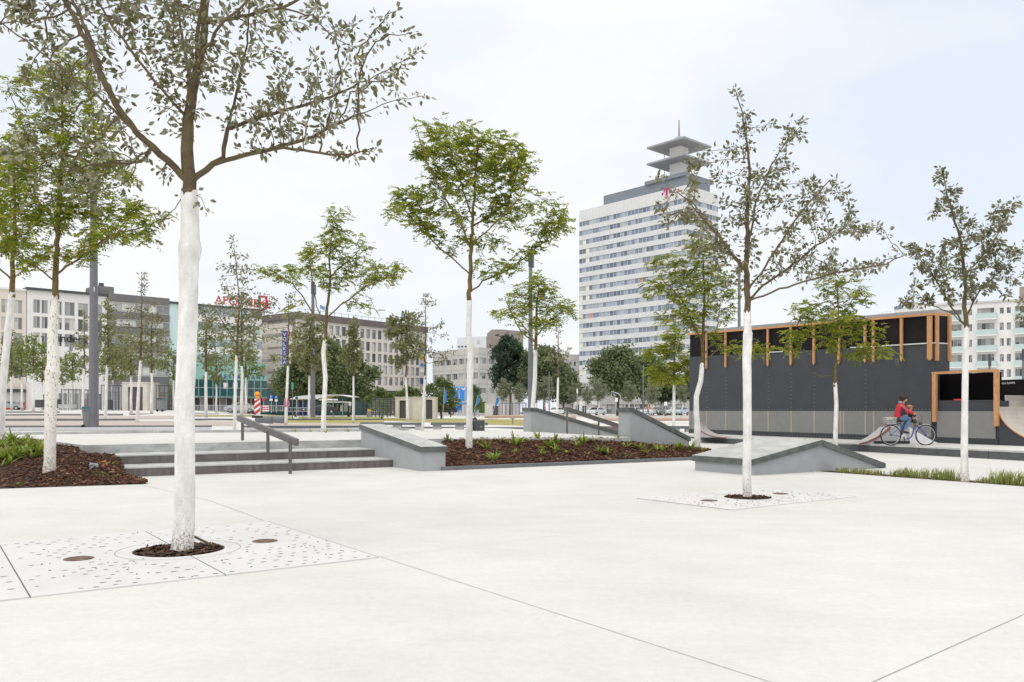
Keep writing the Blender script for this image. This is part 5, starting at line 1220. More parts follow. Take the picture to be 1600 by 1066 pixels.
for px in (715.5, 720.5, 726, 737): mb = MB(); pf_.box(mb, pf_.at(px), pf_.at(px + 3.4), pf_.z(740, 542), pf_.z(740, 540), .0, .06); mb.build('window', M['frame_dark'], b)
mb = MB(); pf_.box(mb, pf_.at(746), pf_.at(750), pf_.z(748, 537), pf_.z(748, 532), .0, .06); mb.build('window', M['conc_wall'], b)
tf_ = Face(tuple(P(761, 640, 200))[:2], tuple(P(784, 640, 196))[:2]); mb = MB()
pl_ = [tf_.p(0, zt_c - .02), tf_.p(tf_.L, zt_c - .02), tf_.p(tf_.L, tf_.z(783, 515)), tf_.p(tf_.L * .35, tf_.z(768, 515)), tf_.p(0, tf_.z(761, 521))]; mb.prism(pl_, -tf_.n * 7); mb.build('stair_tower', M['conc_dark'], b)
mb = MB(); tf_.box(mb, tf_.at(774), tf_.at(780), tf_.z(777, 525), tf_.z(777, 522.5), .0, .05); mb.build('tower_slit', M['dark_metal'], b)
mb = MB(); cw = Face(tuple(P(676, 640, 188))[:2], tuple(P(800, 640, 184))[:2])
for k in range(4): mb = MB(); cw.box(mb, cw.at(709 + k * 9.5), cw.at(709 + k * 9.5 + 7.5), cw.z(720, 627), cw.z(720, 604), .0, .12); tag(mb.build('banner', M['sky_blue']), ('blue advertising banner with white mark, leftmost before the concrete block', 'blue advertising banner, second from the left before the concrete block', 'blue advertising banner hidden partly by the trunk in the bark bed', 'blue advertising banner right of the trunk in the bark bed')[k], 'banner', 'blue banners before the concrete block')
ban = [o for o in bpy.data.objects if o.name.startswith('banner')]
for k, o in enumerate(sorted(ban, key=lambda q: q.name)[:2]):
    mb = MB(); xa = cw.at(709 + k * 9.5 + 2.0)
    for s_ in (0, .75): mb.prism([cw.p(xa + s_, cw.z(720, 606), .14), cw.p(xa + s_ + .35, cw.z(720, 606), .14), cw.p(xa + .55 + .1, cw.z(720, 610), .14), cw.p(xa + .45, cw.z(720, 610), .14)], cw.n * .03)
    mb.build('white_mark', M['white'], o)
    mb = MB(); 
    for e_ in (0.05, 1.0): mb.tube([cw.p(cw.at(709 + k * 9.5 + 7.4 * e_), .2, .05), cw.p(cw.at(709 + k * 9.5 + 7.4 * e_), cw.z(720, 603), .05)], .08, 5)
    mb.build('banner_posts', M['metal'], o)

# --- office tower
c0 = P(1072, 640, 228); l0 = P(905, 640, 258); tl = Face((c0.x, c0.y), (l0.x, l0.y)); dr = Vector((-tl.d.y, tl.d.x, 0)); dr = dr if dr.y > 0 else -dr
tr_ = Face((c0.x, c0.y), tuple(Vector((c0.x, c0.y, 0)) + dr * 15.5)[:2])
b = thing('office_tower', 'tall white office tower with ribbon windows and stacked square antenna platforms', 'tower', (c0.x - 12, c0.y + 16, .4))
zT = tl.z(1072, 289); nfl = 17; ztopw = tl.z(1072, 309); zbase = 11.2
pitch = (ztopw - zbase) / nfl; zb0 = zbase
def tower_face(fc, nb):
    hol = [(.02, fc.L - .02, zb0 + pitch * k + pitch * .50, zb0 + pitch * (k + 1)) for k in range(nfl)]
    mb = facade(fc, 0, fc.L, zb0 - 1.0, zT, hol, .25)
    mb.build('cladding', M['tower_panel'], b)
    for a, c, za, zb in hol:
        mb = MB()
        for k in range(nb):
            xa, xb = a + (c - a) * k / nb, a + (c - a) * (k + 1) / nb; fc.box(mb, xa, xa + .10, za, zb, -.22, -.08, 0)
            r = random.random(); col = (.20, .23, .33) if r < .35 else ((.36, .40, .47) if r < .7 else ((.13, .15, .20) if r < .88 else (.44, .47, .50)))
            if fc is tl and k > nb - 4 and random.random() < .3: col = (.80, .76, .60)
            if random.random() < .0012: col = (.60, .26, .14)
            mb.face([fc.p(xa + .1, za, -.2), fc.p(xb, za, -.2), fc.p(xb, zb, -.2), fc.p(xa + .1, zb, -.2)], 1, col)
        mb.build('window_band', [M['frame'], M['glass']], b)
    mb = MB()
    for k in range(1, nb):
        x = fc.L * k / nb
        fc.box(mb, x - .03, x + .03, zb0 + nfl * pitch + .05, zT, .0, .02)
        for j in range(nfl): fc.box(mb, x - .03, x + .03, zb0 + pitch * j + .05, zb0 + pitch * j + pitch * .48, .0, .02)
    o = mb.build('panel_joints', M['conc_wall'], b); o['kind'] = 'stuff'
tower_face(tl, 29); tower_face(tr_, 11)
mb = MB(); q = [tl.p(0, zT), tl.p(tl.L, zT), tl.p(tl.L, zT) + dr * 15.5, tr_.p(15.5, zT)]; mb.prism([v - UP * .02 for v in q], UP * -(zT - 8)) if False else mb.face([v - UP * .02 for v in q])
mb.face([q[1], q[2], q[2] - UP * (zT - zb0 + 1), q[1] - UP * (zT - zb0 + 1)]); mb.face([q[2], q[3], q[3] - UP * (zT - zb0 + 1), q[2] - UP * (zT - zb0 + 1)]); mb.build('rear_walls', M['tower_panel'], b)
# two lower storeys
mb = MB(); hol = []
lb_ = Face(tuple(tl.p(-.1, 0, .25))[:2], tuple(tl.p(tl.L + 3.2, 0, .25))[:2]); n = 12
for k in range(n): a = lb_.L * (k + .08) / n; hol.append((a, a + lb_.L / n * .84, 6.0, 8.0))
for k in range(n): a = lb_.L * (k + .05) / n; hol.append((a, a + lb_.L / n * .9, .6, 3.3))
mb = facade(lb_, 0, lb_.L, .1, 10.2, hol, .4); body(lb_, 0, lb_.L, .1, 10.2, 15, mb); mb.build('base_wall', M['tower_base'], b)
for h_ in hol: window(lb_, b, *h_, depth=.35, mull=1, frame='frame_dark')
# entrance porch
ep = Face(tuple(P(893, 640, 240))[:2], tuple(P(943, 640, 238))[:2]); ent = thing('entrance_porch', 'white entrance porch with glass doors at the foot of the tower', 'porch', tuple(ep.p(4, .4)))
mb = MB(); ep.box(mb, ep.at(905), ep.at(933), 2.9, ep.z(918, 627), -4, 0); ep.box(mb, ep.at(905), ep.at(909), .3, 2.9, -4, 0); mb.build('canopy', M['white_wall'], ent)
mb = MB(); n = 5
for k in range(n): a = ep.at(909) + (ep.at(926) - ep.at(909)) * k / n; ep.box(mb, a, a + .15, .3, 2.9, -.5, -.35, 0); ep.box(mb, a + .15, a + (ep.at(926) - ep.at(909)) / n, .3, 2.9, -.48, -.4, 1)
mb.build('glass_door', [M['white'], M['teal_glass']], ent)
ks = thing('kiosk', 'small pale kiosk with grey shutter beside the tower entrance', 'kiosk', tuple(ep.p(ep.at(930), .4, 4)))
mb = MB(); ep.box(mb, ep.at(923), ep.at(943), .2, 3.0, 2, 5); mb.build('kiosk_wall', M['shed'], ks); mb = MB(); ep.box(mb, ep.at(932.5), ep.at(942), .3, 2.7, 5, 5.06); mb.build('shutter', M['conc_dark'], ks); mb = MB(); ep.box(mb, ep.at(922), ep.at(944), 3.004, 3.2, 1.8, 5.3); mb.build('kiosk_roof', M['metal'], ks)
# roof storey and antenna platforms
x_p = tl.at(939); mb = MB(); mb.obox(tl.p(.6, zT, -1.2), tl.d * (x_p - .6), dr * 11, UP * 3.2); mb.build('roof_storey', M['tower_roof'], b)
pc = Vector((c0.x, c0.y, 0)) + tl.d * 8.0 + dr * 7.6
def slab(half_, z, th, m_, nm, slope=0):
    a1, a2 = tl.d * half_, dr * half_; mb = MB(); o0 = pc - a1 - a2 + UP * z; mb.obox(o0, a1 * 2, a2 * 2, UP * th)
    mb.build(nm, M[m_], b)
kz = lambda py: H - (py - HY) * pc.y / F
slab(7.0, kz(289), 1.0, 'tower_roof', 'roof_deck'); slab(5.4, kz(296), 1.3, 'tower_roof', 'roof_plant')
slab(6.6, kz(257.5), .5, 'slab_grey', 'antenna_platform'); slab(6.6, kz(232), .5, 'slab_grey', 'antenna_platform')
mb = MB()
mb.obox(pc - tl.d * 1.9 - dr * 1.9 + UP * kz(289), tl.d * 3.8, dr * 3.8, UP * (kz(228) - kz(289))); mb.build('antenna_shaft', M['white_wall'], b)
mb = MB(); zc = kz(227.5); mb.tube([pc + UP * zc, pc + UP * (zc + 1.2), pc + UP * (zc + 2.4)], [2.6, 2.4, .9], 8); mb.build('cap_housing', M['slab_grey'], b)
mb = MB(); mb.tube([pc + UP * (zc + 2), pc + UP * kz(188)], [.28, .16], 6); mb.build('antenna', M['conc_dark'], b)
mb = MB(); po = pc + tl.d * 5.2 - dr * 5.2 * 0; mb.tube([po + UP * kz(289), po + UP * kz(232)], .1, 5); mb.build('cable_pole', M['metal'], b)
sgx = tl.at(1035); th_ = 3.2; zS = tl.z(1041, 309.5)
mb = MB(); xa = tl.at(1046); xb = tl.at(1037.5); lo, hi = min(xa, xb), max(xa, xb); cxm = (lo + hi) / 2; zh = tl.z(1042, 294); zl_ = tl.z(1042, 309); hh2 = zh - zl_
tl.box(mb, lo, hi, zh - hh2 * .16, zh, .02, .15); tl.box(mb, cxm - .32, cxm + .32, zl_ + hh2 * .1, zh - hh2 * .16, .02, .15); tl.box(mb, cxm - .7, cxm + .7, zl_, zl_ + hh2 * .1, .02, .15)
tl.box(mb, lo, lo + .22, zh - hh2 * .38, zh - hh2 * .16, .02, .15); tl.box(mb, hi - .22, hi, zh - hh2 * .38, zh - hh2 * .16, .02, .15)
mb.build('magenta_mark', M['magenta'], b)
for px in (1035.5, 1047.2, 1053, 1060):
    x = tl.at(px); mb = MB(); tl.box(mb, x - .26, x + .26, zl_ + hh2 * .38, zl_ + hh2 * .38 + .6, .02, .15); mb.build('magenta_dot', M['magenta'], b)

# --- apartment block at the right
ap0, ap1 = P(1462, 640, 172), P(1690, 640, 158); ap = Face((ap0.x, ap0.y), (ap1.x, ap1.y)); zA = ap.z(1560, 472)
b = thing('apartment_block', 'white apartment block with turquoise balconies behind the ramp hall', 'building', tuple(ap.p(10, .4)))
rowz = [(490.5, 481), (516, 504.5), (541, 529), (565.5, 553.5), (590, 577.5), (614, 602)]; rowz = [(ap.z(1560, a), ap.z(1560, c)) for a, c in rowz]
hol = []; bal = []
for za, zb in rowz:
    for px, wd in ((1512, 7), (1562, 6.5), (1573, 6.5), (1646, 7), (1658, 7)): hol.append((ap.at(px), ap.at(px + wd), za, zb))
    for px in (1475, 1526, 1585): bal.append((px, za, zb)); hol.append((ap.at(px + 1), ap.at(px + 6 + 24 * .9), za - .9, zb + .1))
mb = facade(ap, 0, ap.L, .1, zA, hol, .5); body(ap, 0, ap.L, .1, zA, 12, mb); mb.build('wall', M['white_wall'], b)
for i, h_ in enumerate(hol): window(ap, b, *h_, depth=.45 if h_[1] - h_[0] < 2 else .5, mull=1 if h_[1] - h_[0] < 2 else 3, frame='frame')
for px, za, zb in bal:
    xa, xb = ap.at(px), ap.at(px + 32); mb = MB(); ap.box(mb, xa, xb, za - 1.12, za - .92, .0, 1.3); mb.build('balcony_slab', M['white_wall'], b)
    mb = MB(); ap.box(mb, xa + .02, xb - .02, za - .92, za + .18, 1.2, 1.28); ap.box(mb, xa, xa + .06, za - .92, za + .18, .02, 1.2); ap.box(mb, xb - .06, xb, za - .92, za + .18, .02, 1.2); mb.build('balcony_front', M['balcony'], b)
mb = MB(); ap.box(mb, -.2, ap.L, zA + .003, zA + .35, -12, .3); mb.build('roof', M['conc_wall'], b)
mb = MB(); ap.box(mb, ap.at(1592), ap.at(1640), zA + .36, zA + 3.0, -9, -2); mb.build('roof_house', M['conc_dark'], b)
# --- distant block with an aerial over the ramp hall
f2 = Face(tuple(P(1372, 640, 300))[:2], tuple(P(1482, 640, 270))[:2]); b = thing('distant_block', 'distant pale flat block with a roof aerial showing over the ramp hall', 'building', tuple(f2.p(10, .4)))
zd = f2.z(1440, 484); mb = MB(); f2.box(mb, 0, f2.L, .1, zd, -10, 0); mb.build('wall', M['white_metal'], b)
mb = MB(); f2.box(mb, f2.at(1394), f2.at(1445), zd + .002, f2.z(1440, 475), -8, -1); mb.build('roof_storey', M['white_wall'], b)
for px, w_, y0, y1 in ((1394, 14, 484, 479), (1416, 8, 483.5, 481), (1433, 4, 483, 480)): mb = MB(); f2.box(mb, f2.at(px), f2.at(px + w_), f2.z(px, y0), f2.z(px, y1), -.98, -.9); mb.build('window', M['tower_roof'], b)
mb = MB(); a0 = f2.p(f2.at(1424.5), zd + .5, -.85); mb.tube([a0, a0 + UP * (f2.z(1425, 428) - zd)], .12, 5); mb.tube([a0 + Vector((.9, 0, 8)), a0 + Vector((.9, 0, 13))], .06, 5)
for k in range(7): mb.bar(a0 + UP * (5 + k * 1.2) - Vector((.6, 0, 0)), a0 + UP * (5 + k * 1.2) + Vector((.9, 0, 0)), .07, .07)
mb.build('aerial', M['metal'], b)
mb = MB()
for k in range(16): mb.tube([f2.p(f2.L * k / 16, zd, -.3), f2.p(f2.L * k / 16, zd + 1.1, -.3)], .05, 4)
mb.tube([f2.p(0, zd + 1.1, -.3), f2.p(f2.L, zd + 1.1, -.3)], .05, 4); mb.build('roof_railing', M['metal'], b)
# pale block glimpsed between the tower and the ramp hall
f3 = Face(tuple(P(1015, 640, 290))[:2], tuple(P(1110, 640, 300))[:2]); b = thing('office_block', 'low white block with dark windows behind the trees right of the tower', 'building', tuple(f3.p(5, .4)))
hol = []
for ya, yb in ((562, 551), (580, 570), (598, 588)):
    for k in range(8): a = f3.L * (k + .15) / 8; hol.append((a, a + f3.L / 8 * .6, f3.z(1060, ya), f3.z(1060, yb)))
zq = f3.z(1060, 545); mb = facade(f3, 0, f3.L, .1, zq, hol, .3); body(f3, 0, f3.L, .1, zq, 10, mb); mb.build('wall', M['white_wall'], b)
for h_ in hol: window(f3, b, *h_, mull=1, frame='frame_dark')
f4 = Face(tuple(P(872, 640, 262))[:2], tuple(P(906, 640, 262))[:2]); b = thing('office_block', 'narrow grey block between the trees and the left side of the tower', 'building', tuple(f4.p(2, .4)))
hol = [(f4.L * (k + .15) / 3, f4.L * (k + .8) / 3, f4.z(880, ya), f4.z(880, ya - 7)) for k in range(3) for ya in (572, 587, 602, 617, 632)]; zq = f4.z(880, 554)
mb = facade(f4, 0, f4.L, .1, zq, hol, .3); body(f4, 0, f4.L, .1, zq, 10, mb); mb.build('wall', M['tower_base'], b)
for h_ in hol: window(f4, b, *h_, mull=1, frame='frame')
# ---------------------------------------------------------------- street furniture
random.seed(5)
def mast(label, px, ybase, ytop, wpx, z=None, Y=None, top=True, square=False):
    b = P(px, ybase, Y) if Y else (G(px, ybase, z) if z is not None else GT(px, ybase)); k = b.y / F
    t = thing('light_mast', label, 'mast', tuple(b)); h = (ybase - ytop) * k; r = wpx * k / 2; mb = MB()
    mb.tube([b - UP * .1, b + UP * h * .3, b + UP * h * .32, b + UP * h], [r, r * .93, r * .9, r * .62], 12); mb.build('pole', M['mast'], t, smooth=False)
    if top:
        mb = MB(); mb.tube([b + UP * (h - .9), b + UP * (h - .05)], [r * .85, r * .85], 12); mb.build('lamp_head', M['dark_metal'], t)
        mb = MB(); mb.cbox(b + Vector((r * 1.0, 0, h - .6)), r * .6, r * .8, .7); mb.build('spotlight', M['mast'], t)
    return t, b, k
t, mbase, mk = mast('tall grey mast at left with a grey wheeled bin strapped to its foot', 146.5, 670, 250, 14.5, z=PZ)
mb = MB(); mb.cbox(mbase + Vector((.02, -.155, (670 - 453) * mk)), .19, .02, .22); mb.build('white_notice', M['white'], t)
mb = MB(); mb.tube([mbase + Vector((.205 * math.cos(a), .205 * math.sin(a), 1.02 + .03 * math.sin(a * 2))) for a in np.linspace(0, 6.28, 17)], .018, 5); mb.build('strap', M['dark_metal'], t)
mast('tall dark mast behind the leaning platform tree in the middle', 489, 650, 440, 7.5, Y=60)
mast('tall dark mast with bare top left of the tower', 829, 660, 392, 8.5, Y=46)
mast('grey mast rising behind the ramp hall beside the tree in the grate', 1155, 640, 405, 6.0, Y=62)
mast('grey mast before the apartment block behind the lower black box', 1546, 640, 553, 4.2, Y=62)
mast('grey mast at the right edge behind the ramp wall', 1599, 640, 545, 5.0, Y=62)
mast('thin grey lamp post left of the far handrail', 858, 649, 580, 2.2, Y=100, top=False)
mast('thin grey lamp post behind the right sloping ledge', 1005, 652, 571, 2.4, Y=92, top=False)
t, b_, k_ = mast('thin pole with a green cap before the vertical bank sign', 457, 655, 600, 1.7, Y=70, top=False)
mb = MB(); mb.tube([b_ + UP * ((655 - 608) * k_), b_ + UP * ((655 - 598) * k_)], [.09, .09], 8); mb.build('green_cap', mat('green_cap', (.05, .35, .22), .5), t)

def wheelie(label, loc, rz=0.0, s=1.0, wheels=True):
    t = thing('wheeled_bin', label, 'bin', tuple(loc)); o = Vector(loc); ca, sa = math.cos(rz), math.sin(rz)
    def W(x, y, z): return o + Vector((x * ca - y * sa, x * sa + y * ca, z)) * s
    mb = MB(); b0 = [W(x, y, .06) for x, y in ((-.20, -.22), (.20, -.22), (.20, .20), (-.20, .20))]; b1 = [W(x, y, .95) for x, y in ((-.28, -.29), (.28, -.29), (.28, .27), (-.28, .27))]
    mb.face(b0[::-1]); mb.face(b1)
    for i in range(4): mb.face([b0[i], b0[(i + 1) % 4], b1[(i + 1) % 4], b1[i]])
    mb.obox(W(-.30, -.31, .90), Vector((ca, sa, 0)) * .60 * s, Vector((-sa, ca, 0)) * .60 * s, UP * .05 * s); mb.build('bin_body', M['bin_grey'], t)
    mb = MB(); l0 = [W(x, y, .955) for x, y in ((-.31, -.33), (.31, -.33), (.31, .30), (-.31, .30))]; l1 = [W(x, y, z) for x, y, z in ((-.25, -.25, 1.03), (.25, -.25, 1.03), (.25, .26, 1.08), (-.25, .26, 1.08))]
    mb.face(l1); mb.face(l0[::-1])
    for i in range(4): mb.face([l0[i], l0[(i + 1) % 4], l1[(i + 1) % 4], l1[i]])
    mb.build('lid', M['bin_lid'], t)
    for sx in (-.24, .24):
        mb = MB(); mb.tube([W(sx - .035, .22, .10), W(sx + .035, .22, .10)], .10 * s, 12); mb.build('wheel', M['black'], t)
    mb = MB(); mb.tube([W(-.22, .33, 1.0), W(.22, .33, 1.0)], .018 * s, 6); mb.build('handle', M['black'], t)
    return t
wheelie('grey wheeled bin with teal lid strapped to the tall mast at left', mbase + Vector((-.30, .05, 0)), R(180 - 62), 1.02)
wheelie('grey wheeled bin with teal lid standing beside the cage of the pale shed', GT(253, 643.5), R(160), 1.25)
# round topped stone seats
for px, wpx, lb in ((412.5, 25, 'long grey stone seat with rounded top behind the near handrail'), (434.5, 18, 'short grey stone block with rounded top, right of the long seat')):
    p = GT(px, 661.5); k = p.y / F; w_ = wpx * k; h = 12.0 * k; mb = MB()
    pl = [p + Vector((0, -.30, 0)), p + Vector((0, -.30, h * .55))] + [p + Vector((0, -.30 * math.cos(a), h * .55 + h * .45 * math.sin(a))) for a in np.linspace(.2, math.pi - .2, 8)] + [p + Vector((0, .30, h * .55)), p + Vector((0, .30, 0))]
    mb.prism([q - Vector((w_ / 2, 0, .05)) for q in pl], Vector((w_, 0, 0)) + AS * .0); o = mb.build('stone_seat', M['granite']); tag(o, lb, 'seat', 'round topped stone seats')
# warning beacon
p = GT(403, 652); p = P(402, 653, 50); k = p.y / F; wb = thing('warning_beacon', 'red and white striped warning beacon with a yellow lamp on top', 'beacon', tuple(p))
mb = MB(); wd, hh = 9 * k, 27 * k; o = p + Vector((-wd / 2, 0, .12)); mb.obox(o, (wd, 0, 0), (0, .05, 0), (0, 0, hh)); mb.build('board', M['white'], wb)
mb = MB()
for k2 in range(3):
    z0 = hh * (.04 + .33 * k2); pl = [(0, z0), (wd, z0 + wd * .75), (wd, z0 + wd * .75 + hh * .17), (0, z0 + hh * .17)]
    pl = [(a, min(bz, hh)) for a, bz in pl]; mb.prism([o + Vector((a, -.012, bz)) for a, bz in pl], (0, .011, 0))
mb.build('red_stripes', M['red'], wb)
mb = MB(); lc = o + Vector((wd / 2, .02, hh)); mb.lathe(lc, [(.05, 0), (.13, .02), (.14, .10), (.12, .14), (.09, .17), (.16, .2), (.17, .30), (.12, .40), (0, .43)], 12); mb.build('lamp', M['orange'], wb)
mb = MB(); mb.cbox(p + Vector((0, .02, .06)), wd * 1.5, .5, .12); mb.build('foot', M['black'], wb)
# stone benches
for x0, x1, y, lb in ((563, 660, 662.5, 'dark stone bench with two block feet, left one of the row behind the platform'), (673, 762, 662.8, 'dark stone bench with two block feet, beside the black litter bin'), (1046, 1083, 668.3, 'dark stone bench behind the right sloping ledge')):
    zq = .62 if x1 < 1000 else .22; a = G(x0, y + 9, zq); Yb = a.y; a = P(x0, y + 9, Yb); b2_ = P(x1, y + 9.5, Yb); k = Yb / F
    t = thing('bench', lb, 'bench', tuple((a + b2_) / 2), 'dark stone benches'); d = b2_ - a; zt_ = 11.5 * k
    mb = MB(); mb.obox(a + UP * (zt_ - 4.0 * k), d, (0, .5, 0), UP * 4.0 * k); mb.build('seat', M['granite'], t)
    for f in (.52, .88) if x0 < 600 else ((.03, .43) if x1 < 1000 else (.1, .7)):
        mb = MB(); mb.obox(a + d * f - UP * .2 + Vector((0, .06, 0)), d.normalized() * 13 * k, (0, .38, 0), UP * (zt_ - 4.0 * k + .2)); mb.build('leg', M['wallconc'], t)
# litter bin with a bag over the rim
p = G(748, 674, .66); k = p.y / F; t = thing('litter_bin', 'square black litter bin with a black bag over its rim', 'bin', tuple(p))
mb = MB(); mb.cbox(p + UP * 8.5 * k, 18 * k, 16 * k, 17 * k); mb.build('bin_body', M['dark_metal'], t)
mb = MB(); mb.cbox(p + UP * 17.3 * k + Vector((0, 0, 0)), 19.5 * k, 17 * k, 1.2 * k); mb.build('rim', M['bin_grey'], t)
mb = MB(); bm = bmesh.new(); bmesh.ops.create_icosphere(bm, subdivisions=2, radius=4.2 * k)
for f in bm.faces: mb.face([p + Vector((-6.5 * k, -.1, 18.5 * k)) + Vector((v.co.x * 1.1, v.co.y, v.co.z * .75 + .03 * math.sin(v.co.x * 40))) for v in f.verts])
bm.free(); mb.build('bag', M['black'], t, weld=True)
mb = MB(); mb.obox(p + Vector((-9.2 * k, -8.3 * k, 2 * k)), (2.2 * k, 0, 0), (0, -.03, 0), (0, 0, 13 * k)); mb.build('bag_fold', M['black'], t)
mb = MB(); mb.cbox(p + Vector((4 * k, -8.05 * k, 7 * k)), 3 * k, .012, 2.5 * k); mb.build('emblem', M['bin_grey'], t)
# pale sheds with mesh cages
def shed(label, px0, px1, y0, y1, door, Y, side=None):
    a, b2_ = P(px0, y0, Y), P(px1, y0, Y); k = Y / F; h = (y0 - y1) * k; t = thing('shed', label, 'shed', tuple((a + b2_) / 2), 'pale concrete sheds on the square')
    fc = Face((a.x, a.y), (b2_.x, b2_.y)); zb = a.z; da, db = fc.at(door[0]), fc.at(door[1]); hd = h * door[2]
    mb = facade(fc, 0, fc.L, zb - .2, zb + h, [(da, db, zb - .1, zb + hd)], .4); body(fc, 0, fc.L, zb - .2, zb + h, 3.0, mb); mb.build('shed_wall', M['shed'], t)
    mb = MB(); fc.box(mb, da, db, zb - .1, zb + hd, -.3, -.22); fc.box(mb, (da + db) / 2 - .02, (da + db) / 2 + .02, zb, zb + hd, -.219, -.21); mb.build('door', M['shed_door'], t)
    mb = MB(); fc.box(mb, -.05, fc.L + .05, zb + h + .003, zb + h + .1, -3.05, .05); mb.build('shed_roof', M['conc_wall'], t); return t
shed('pale square shed with wide grey door between two mesh cages at left', 191, 230, 642, 598.5, (199.5, 223, .86), 88)
shed('narrow pale shed with grey door, left one of the pair behind the benches', 617.5, 640.5, 652.5, 621.5, (624, 634, .86), 100)
shed('pale timber look shed with grey door, right one of the pair behind the benches', 645, 680, 653.5, 621.5, (665.5, 675.5, .9), 96)
shed('low pale hut before the concrete block seen above the far ledge', 757.5, 780, 649, 630.5, (770, 779, .8), 130)
def cage(label, px0, px1, y0, y1, Y, n=7):
    a, b2_ = P(px0, y0, Y), P(px1, y0, Y); h = (y0 - y1) * Y / F; t = thing('mesh_cage', label, 'cage', tuple((a + b2_) / 2), 'see-through mesh cages on the square'); d = b2_ - a; dp = Vector((0, 2.6, 0))
    mb = MB()
    for o in (a, a + dp):
        for k in range(n + 1): mb.tube([o + d * k / n, o + d * k / n + UP * h], .05 if k % 2 == 0 else .025, 4)
    for q in (a, b2_): mb.bar(q + UP * h * .97, q + dp + UP * h * .97, .05, .05)
    for o in (a, a + dp): mb.bar(o + UP * h * .97, o + d + UP * h * .97, .05, .05)
    mb.build('posts', M['dark_metal'], t); m = n * 5
    for o in (a, a + dp):
        mb = MB()
        for k in range(m): mb.bar(o + d * k / m, o + d * k / m + UP * h, .012, .012)
        for z in np.linspace(.1, h, 9): mb.bar(o + UP * z, o + d + UP * z, .02, .014)
        mb.build('mesh_panel', M['metal'], t)
cage('mesh cage at the left side of the pale square shed', 158, 190, 641.5, 601, 90); cage('mesh cage at the right side of the pale square shed', 231, 262, 642.5, 601, 90); cage('mesh cage left of the pair of pale sheds', 581, 617, 651.5, 622.5, 102, 6); cage('mesh cage right of the low pale hut', 780, 822, 648.5, 629.5, 132, 8)
cage('mesh cage left of the wheeled bin mast', 96, 130, 640.5, 608, 92, 6)
# dark stone blocks at the far left
for px, w_, y0, y1, lb in ((63, 11, 637, 626, 'dark grey container left of the speckled trunk'), (89, 8, 637.5, 625, 'dark grey container right of the speckled trunk'), (105, 22, 638.5, 633, 'low grey stone block right of the speckled trunk'), (171, 5, 640.5, 626, 'slim dark bin at the left cage of the pale shed')):
    q = P(px, y0, 86); k = 86 / F; mb = MB(); mb.cbox(q + UP * (y0 - y1) * k / 2, w_ * k, .8, (y0 - y1) * k); mb.cbox(q + UP * ((y0 - y1) * k + .04), w_ * k * 1.06, .86, .07); tag(mb.build('container', M['dark_metal'] if y0 - y1 > 8 else M['wallconc']), lb, 'container')
# blue and white feather flags leaning on thin poles
for px, y0, y1, w_, lean, lb in ((691.5, 655, 606, 6, 3, 'blue and white feather flag right of the pair of sheds'), (739.5, 651, 619, 6, 7, 'blue and white feather flag just right of the trunk in the bark bed'), (768, 655, 620, 6, 8, 'blue and white feather flag at the low pale hut')):
    Y = 78; a = P(px, y0, Y); k = Y / F; t = thing('feather_flag', lb, 'flag', tuple(a), 'blue feather flags'); top = P(px + lean, y1, Y)
    mb = MB(); mb.tube([a, mix(a, top, .6), top], [.04, .03, .02], 5); mb.build('pole', M['metal'], t)
    mb = MB(); pts_ = [mix(a, top, f) for f in (.50, .7, .9, 1.0)]; wds = [.5, 5, 4.5, 1.0]
    if px == 691.5: wds = [3.5, 4.2, 3.2, .6]
    for i in range(3): mb.prism([pts_[i], pts_[i] + Vector((wds[i] * k, -.05 * i, 0)), pts_[i + 1] + Vector((wds[i + 1] * k, -.05 * i - .05, 0)), pts_[i + 1]], (0, .015, 0), 0)
    mb.build('cloth', M['sky_blue'], t); mb = MB(); mb.bar(mix(a, top, .48) + Vector((0, -.03, 0)), top + Vector((0, -.03, 0)), .18, .02); mb.build('white_border', M['white'], t)
    mb = MB(); mb.bar(a, a + Vector((.5, -.1, .02)), .05, .04); mb.bar(a, a + Vector((-.5, .1, .02)), .05, .04); mb.build('foot', M['metal'], t)
# flags on the bank roof
for px, y0, y1, lb in ((500, 497, 476, 'blue and white flag on a pole above the bank roof'), (627, 507, 489, 'small pale blue flag above the right half of the bank roof')):
    a = P(px, y0, 200); k = 200 / F; t = thing('roof_flag', lb, 'flag', tuple(a)); mb = MB(); mb.tube([a, P(px, y1, 200)], .06, 5); mb.build('pole', M['metal'], t)
    mb = MB(); n = 6
    for i in range(n): 
        x0, x1 = i * 1.25 * k, (i + 1) * 1.25 * k; f0, f1 = math.sin(i * 1.1) * .2, math.sin((i + 1) * 1.1) * .2; q = P(px, y1, 200)
        mb.prism([q + Vector((x0, f0, -i * .1)), q + Vector((x1, f1, -(i + 1) * .1)), q + Vector((x1, f1, -5.5 * k - (i + 1) * .12)), q + Vector((x0, f0, -5.5 * k - i * .12))], (0, .02, 0), 0)
    mb.build('cloth', mat('flag_cloth', (.45, .55, .75), .8, col2=(.05, .25, .65), scale=.9), t)
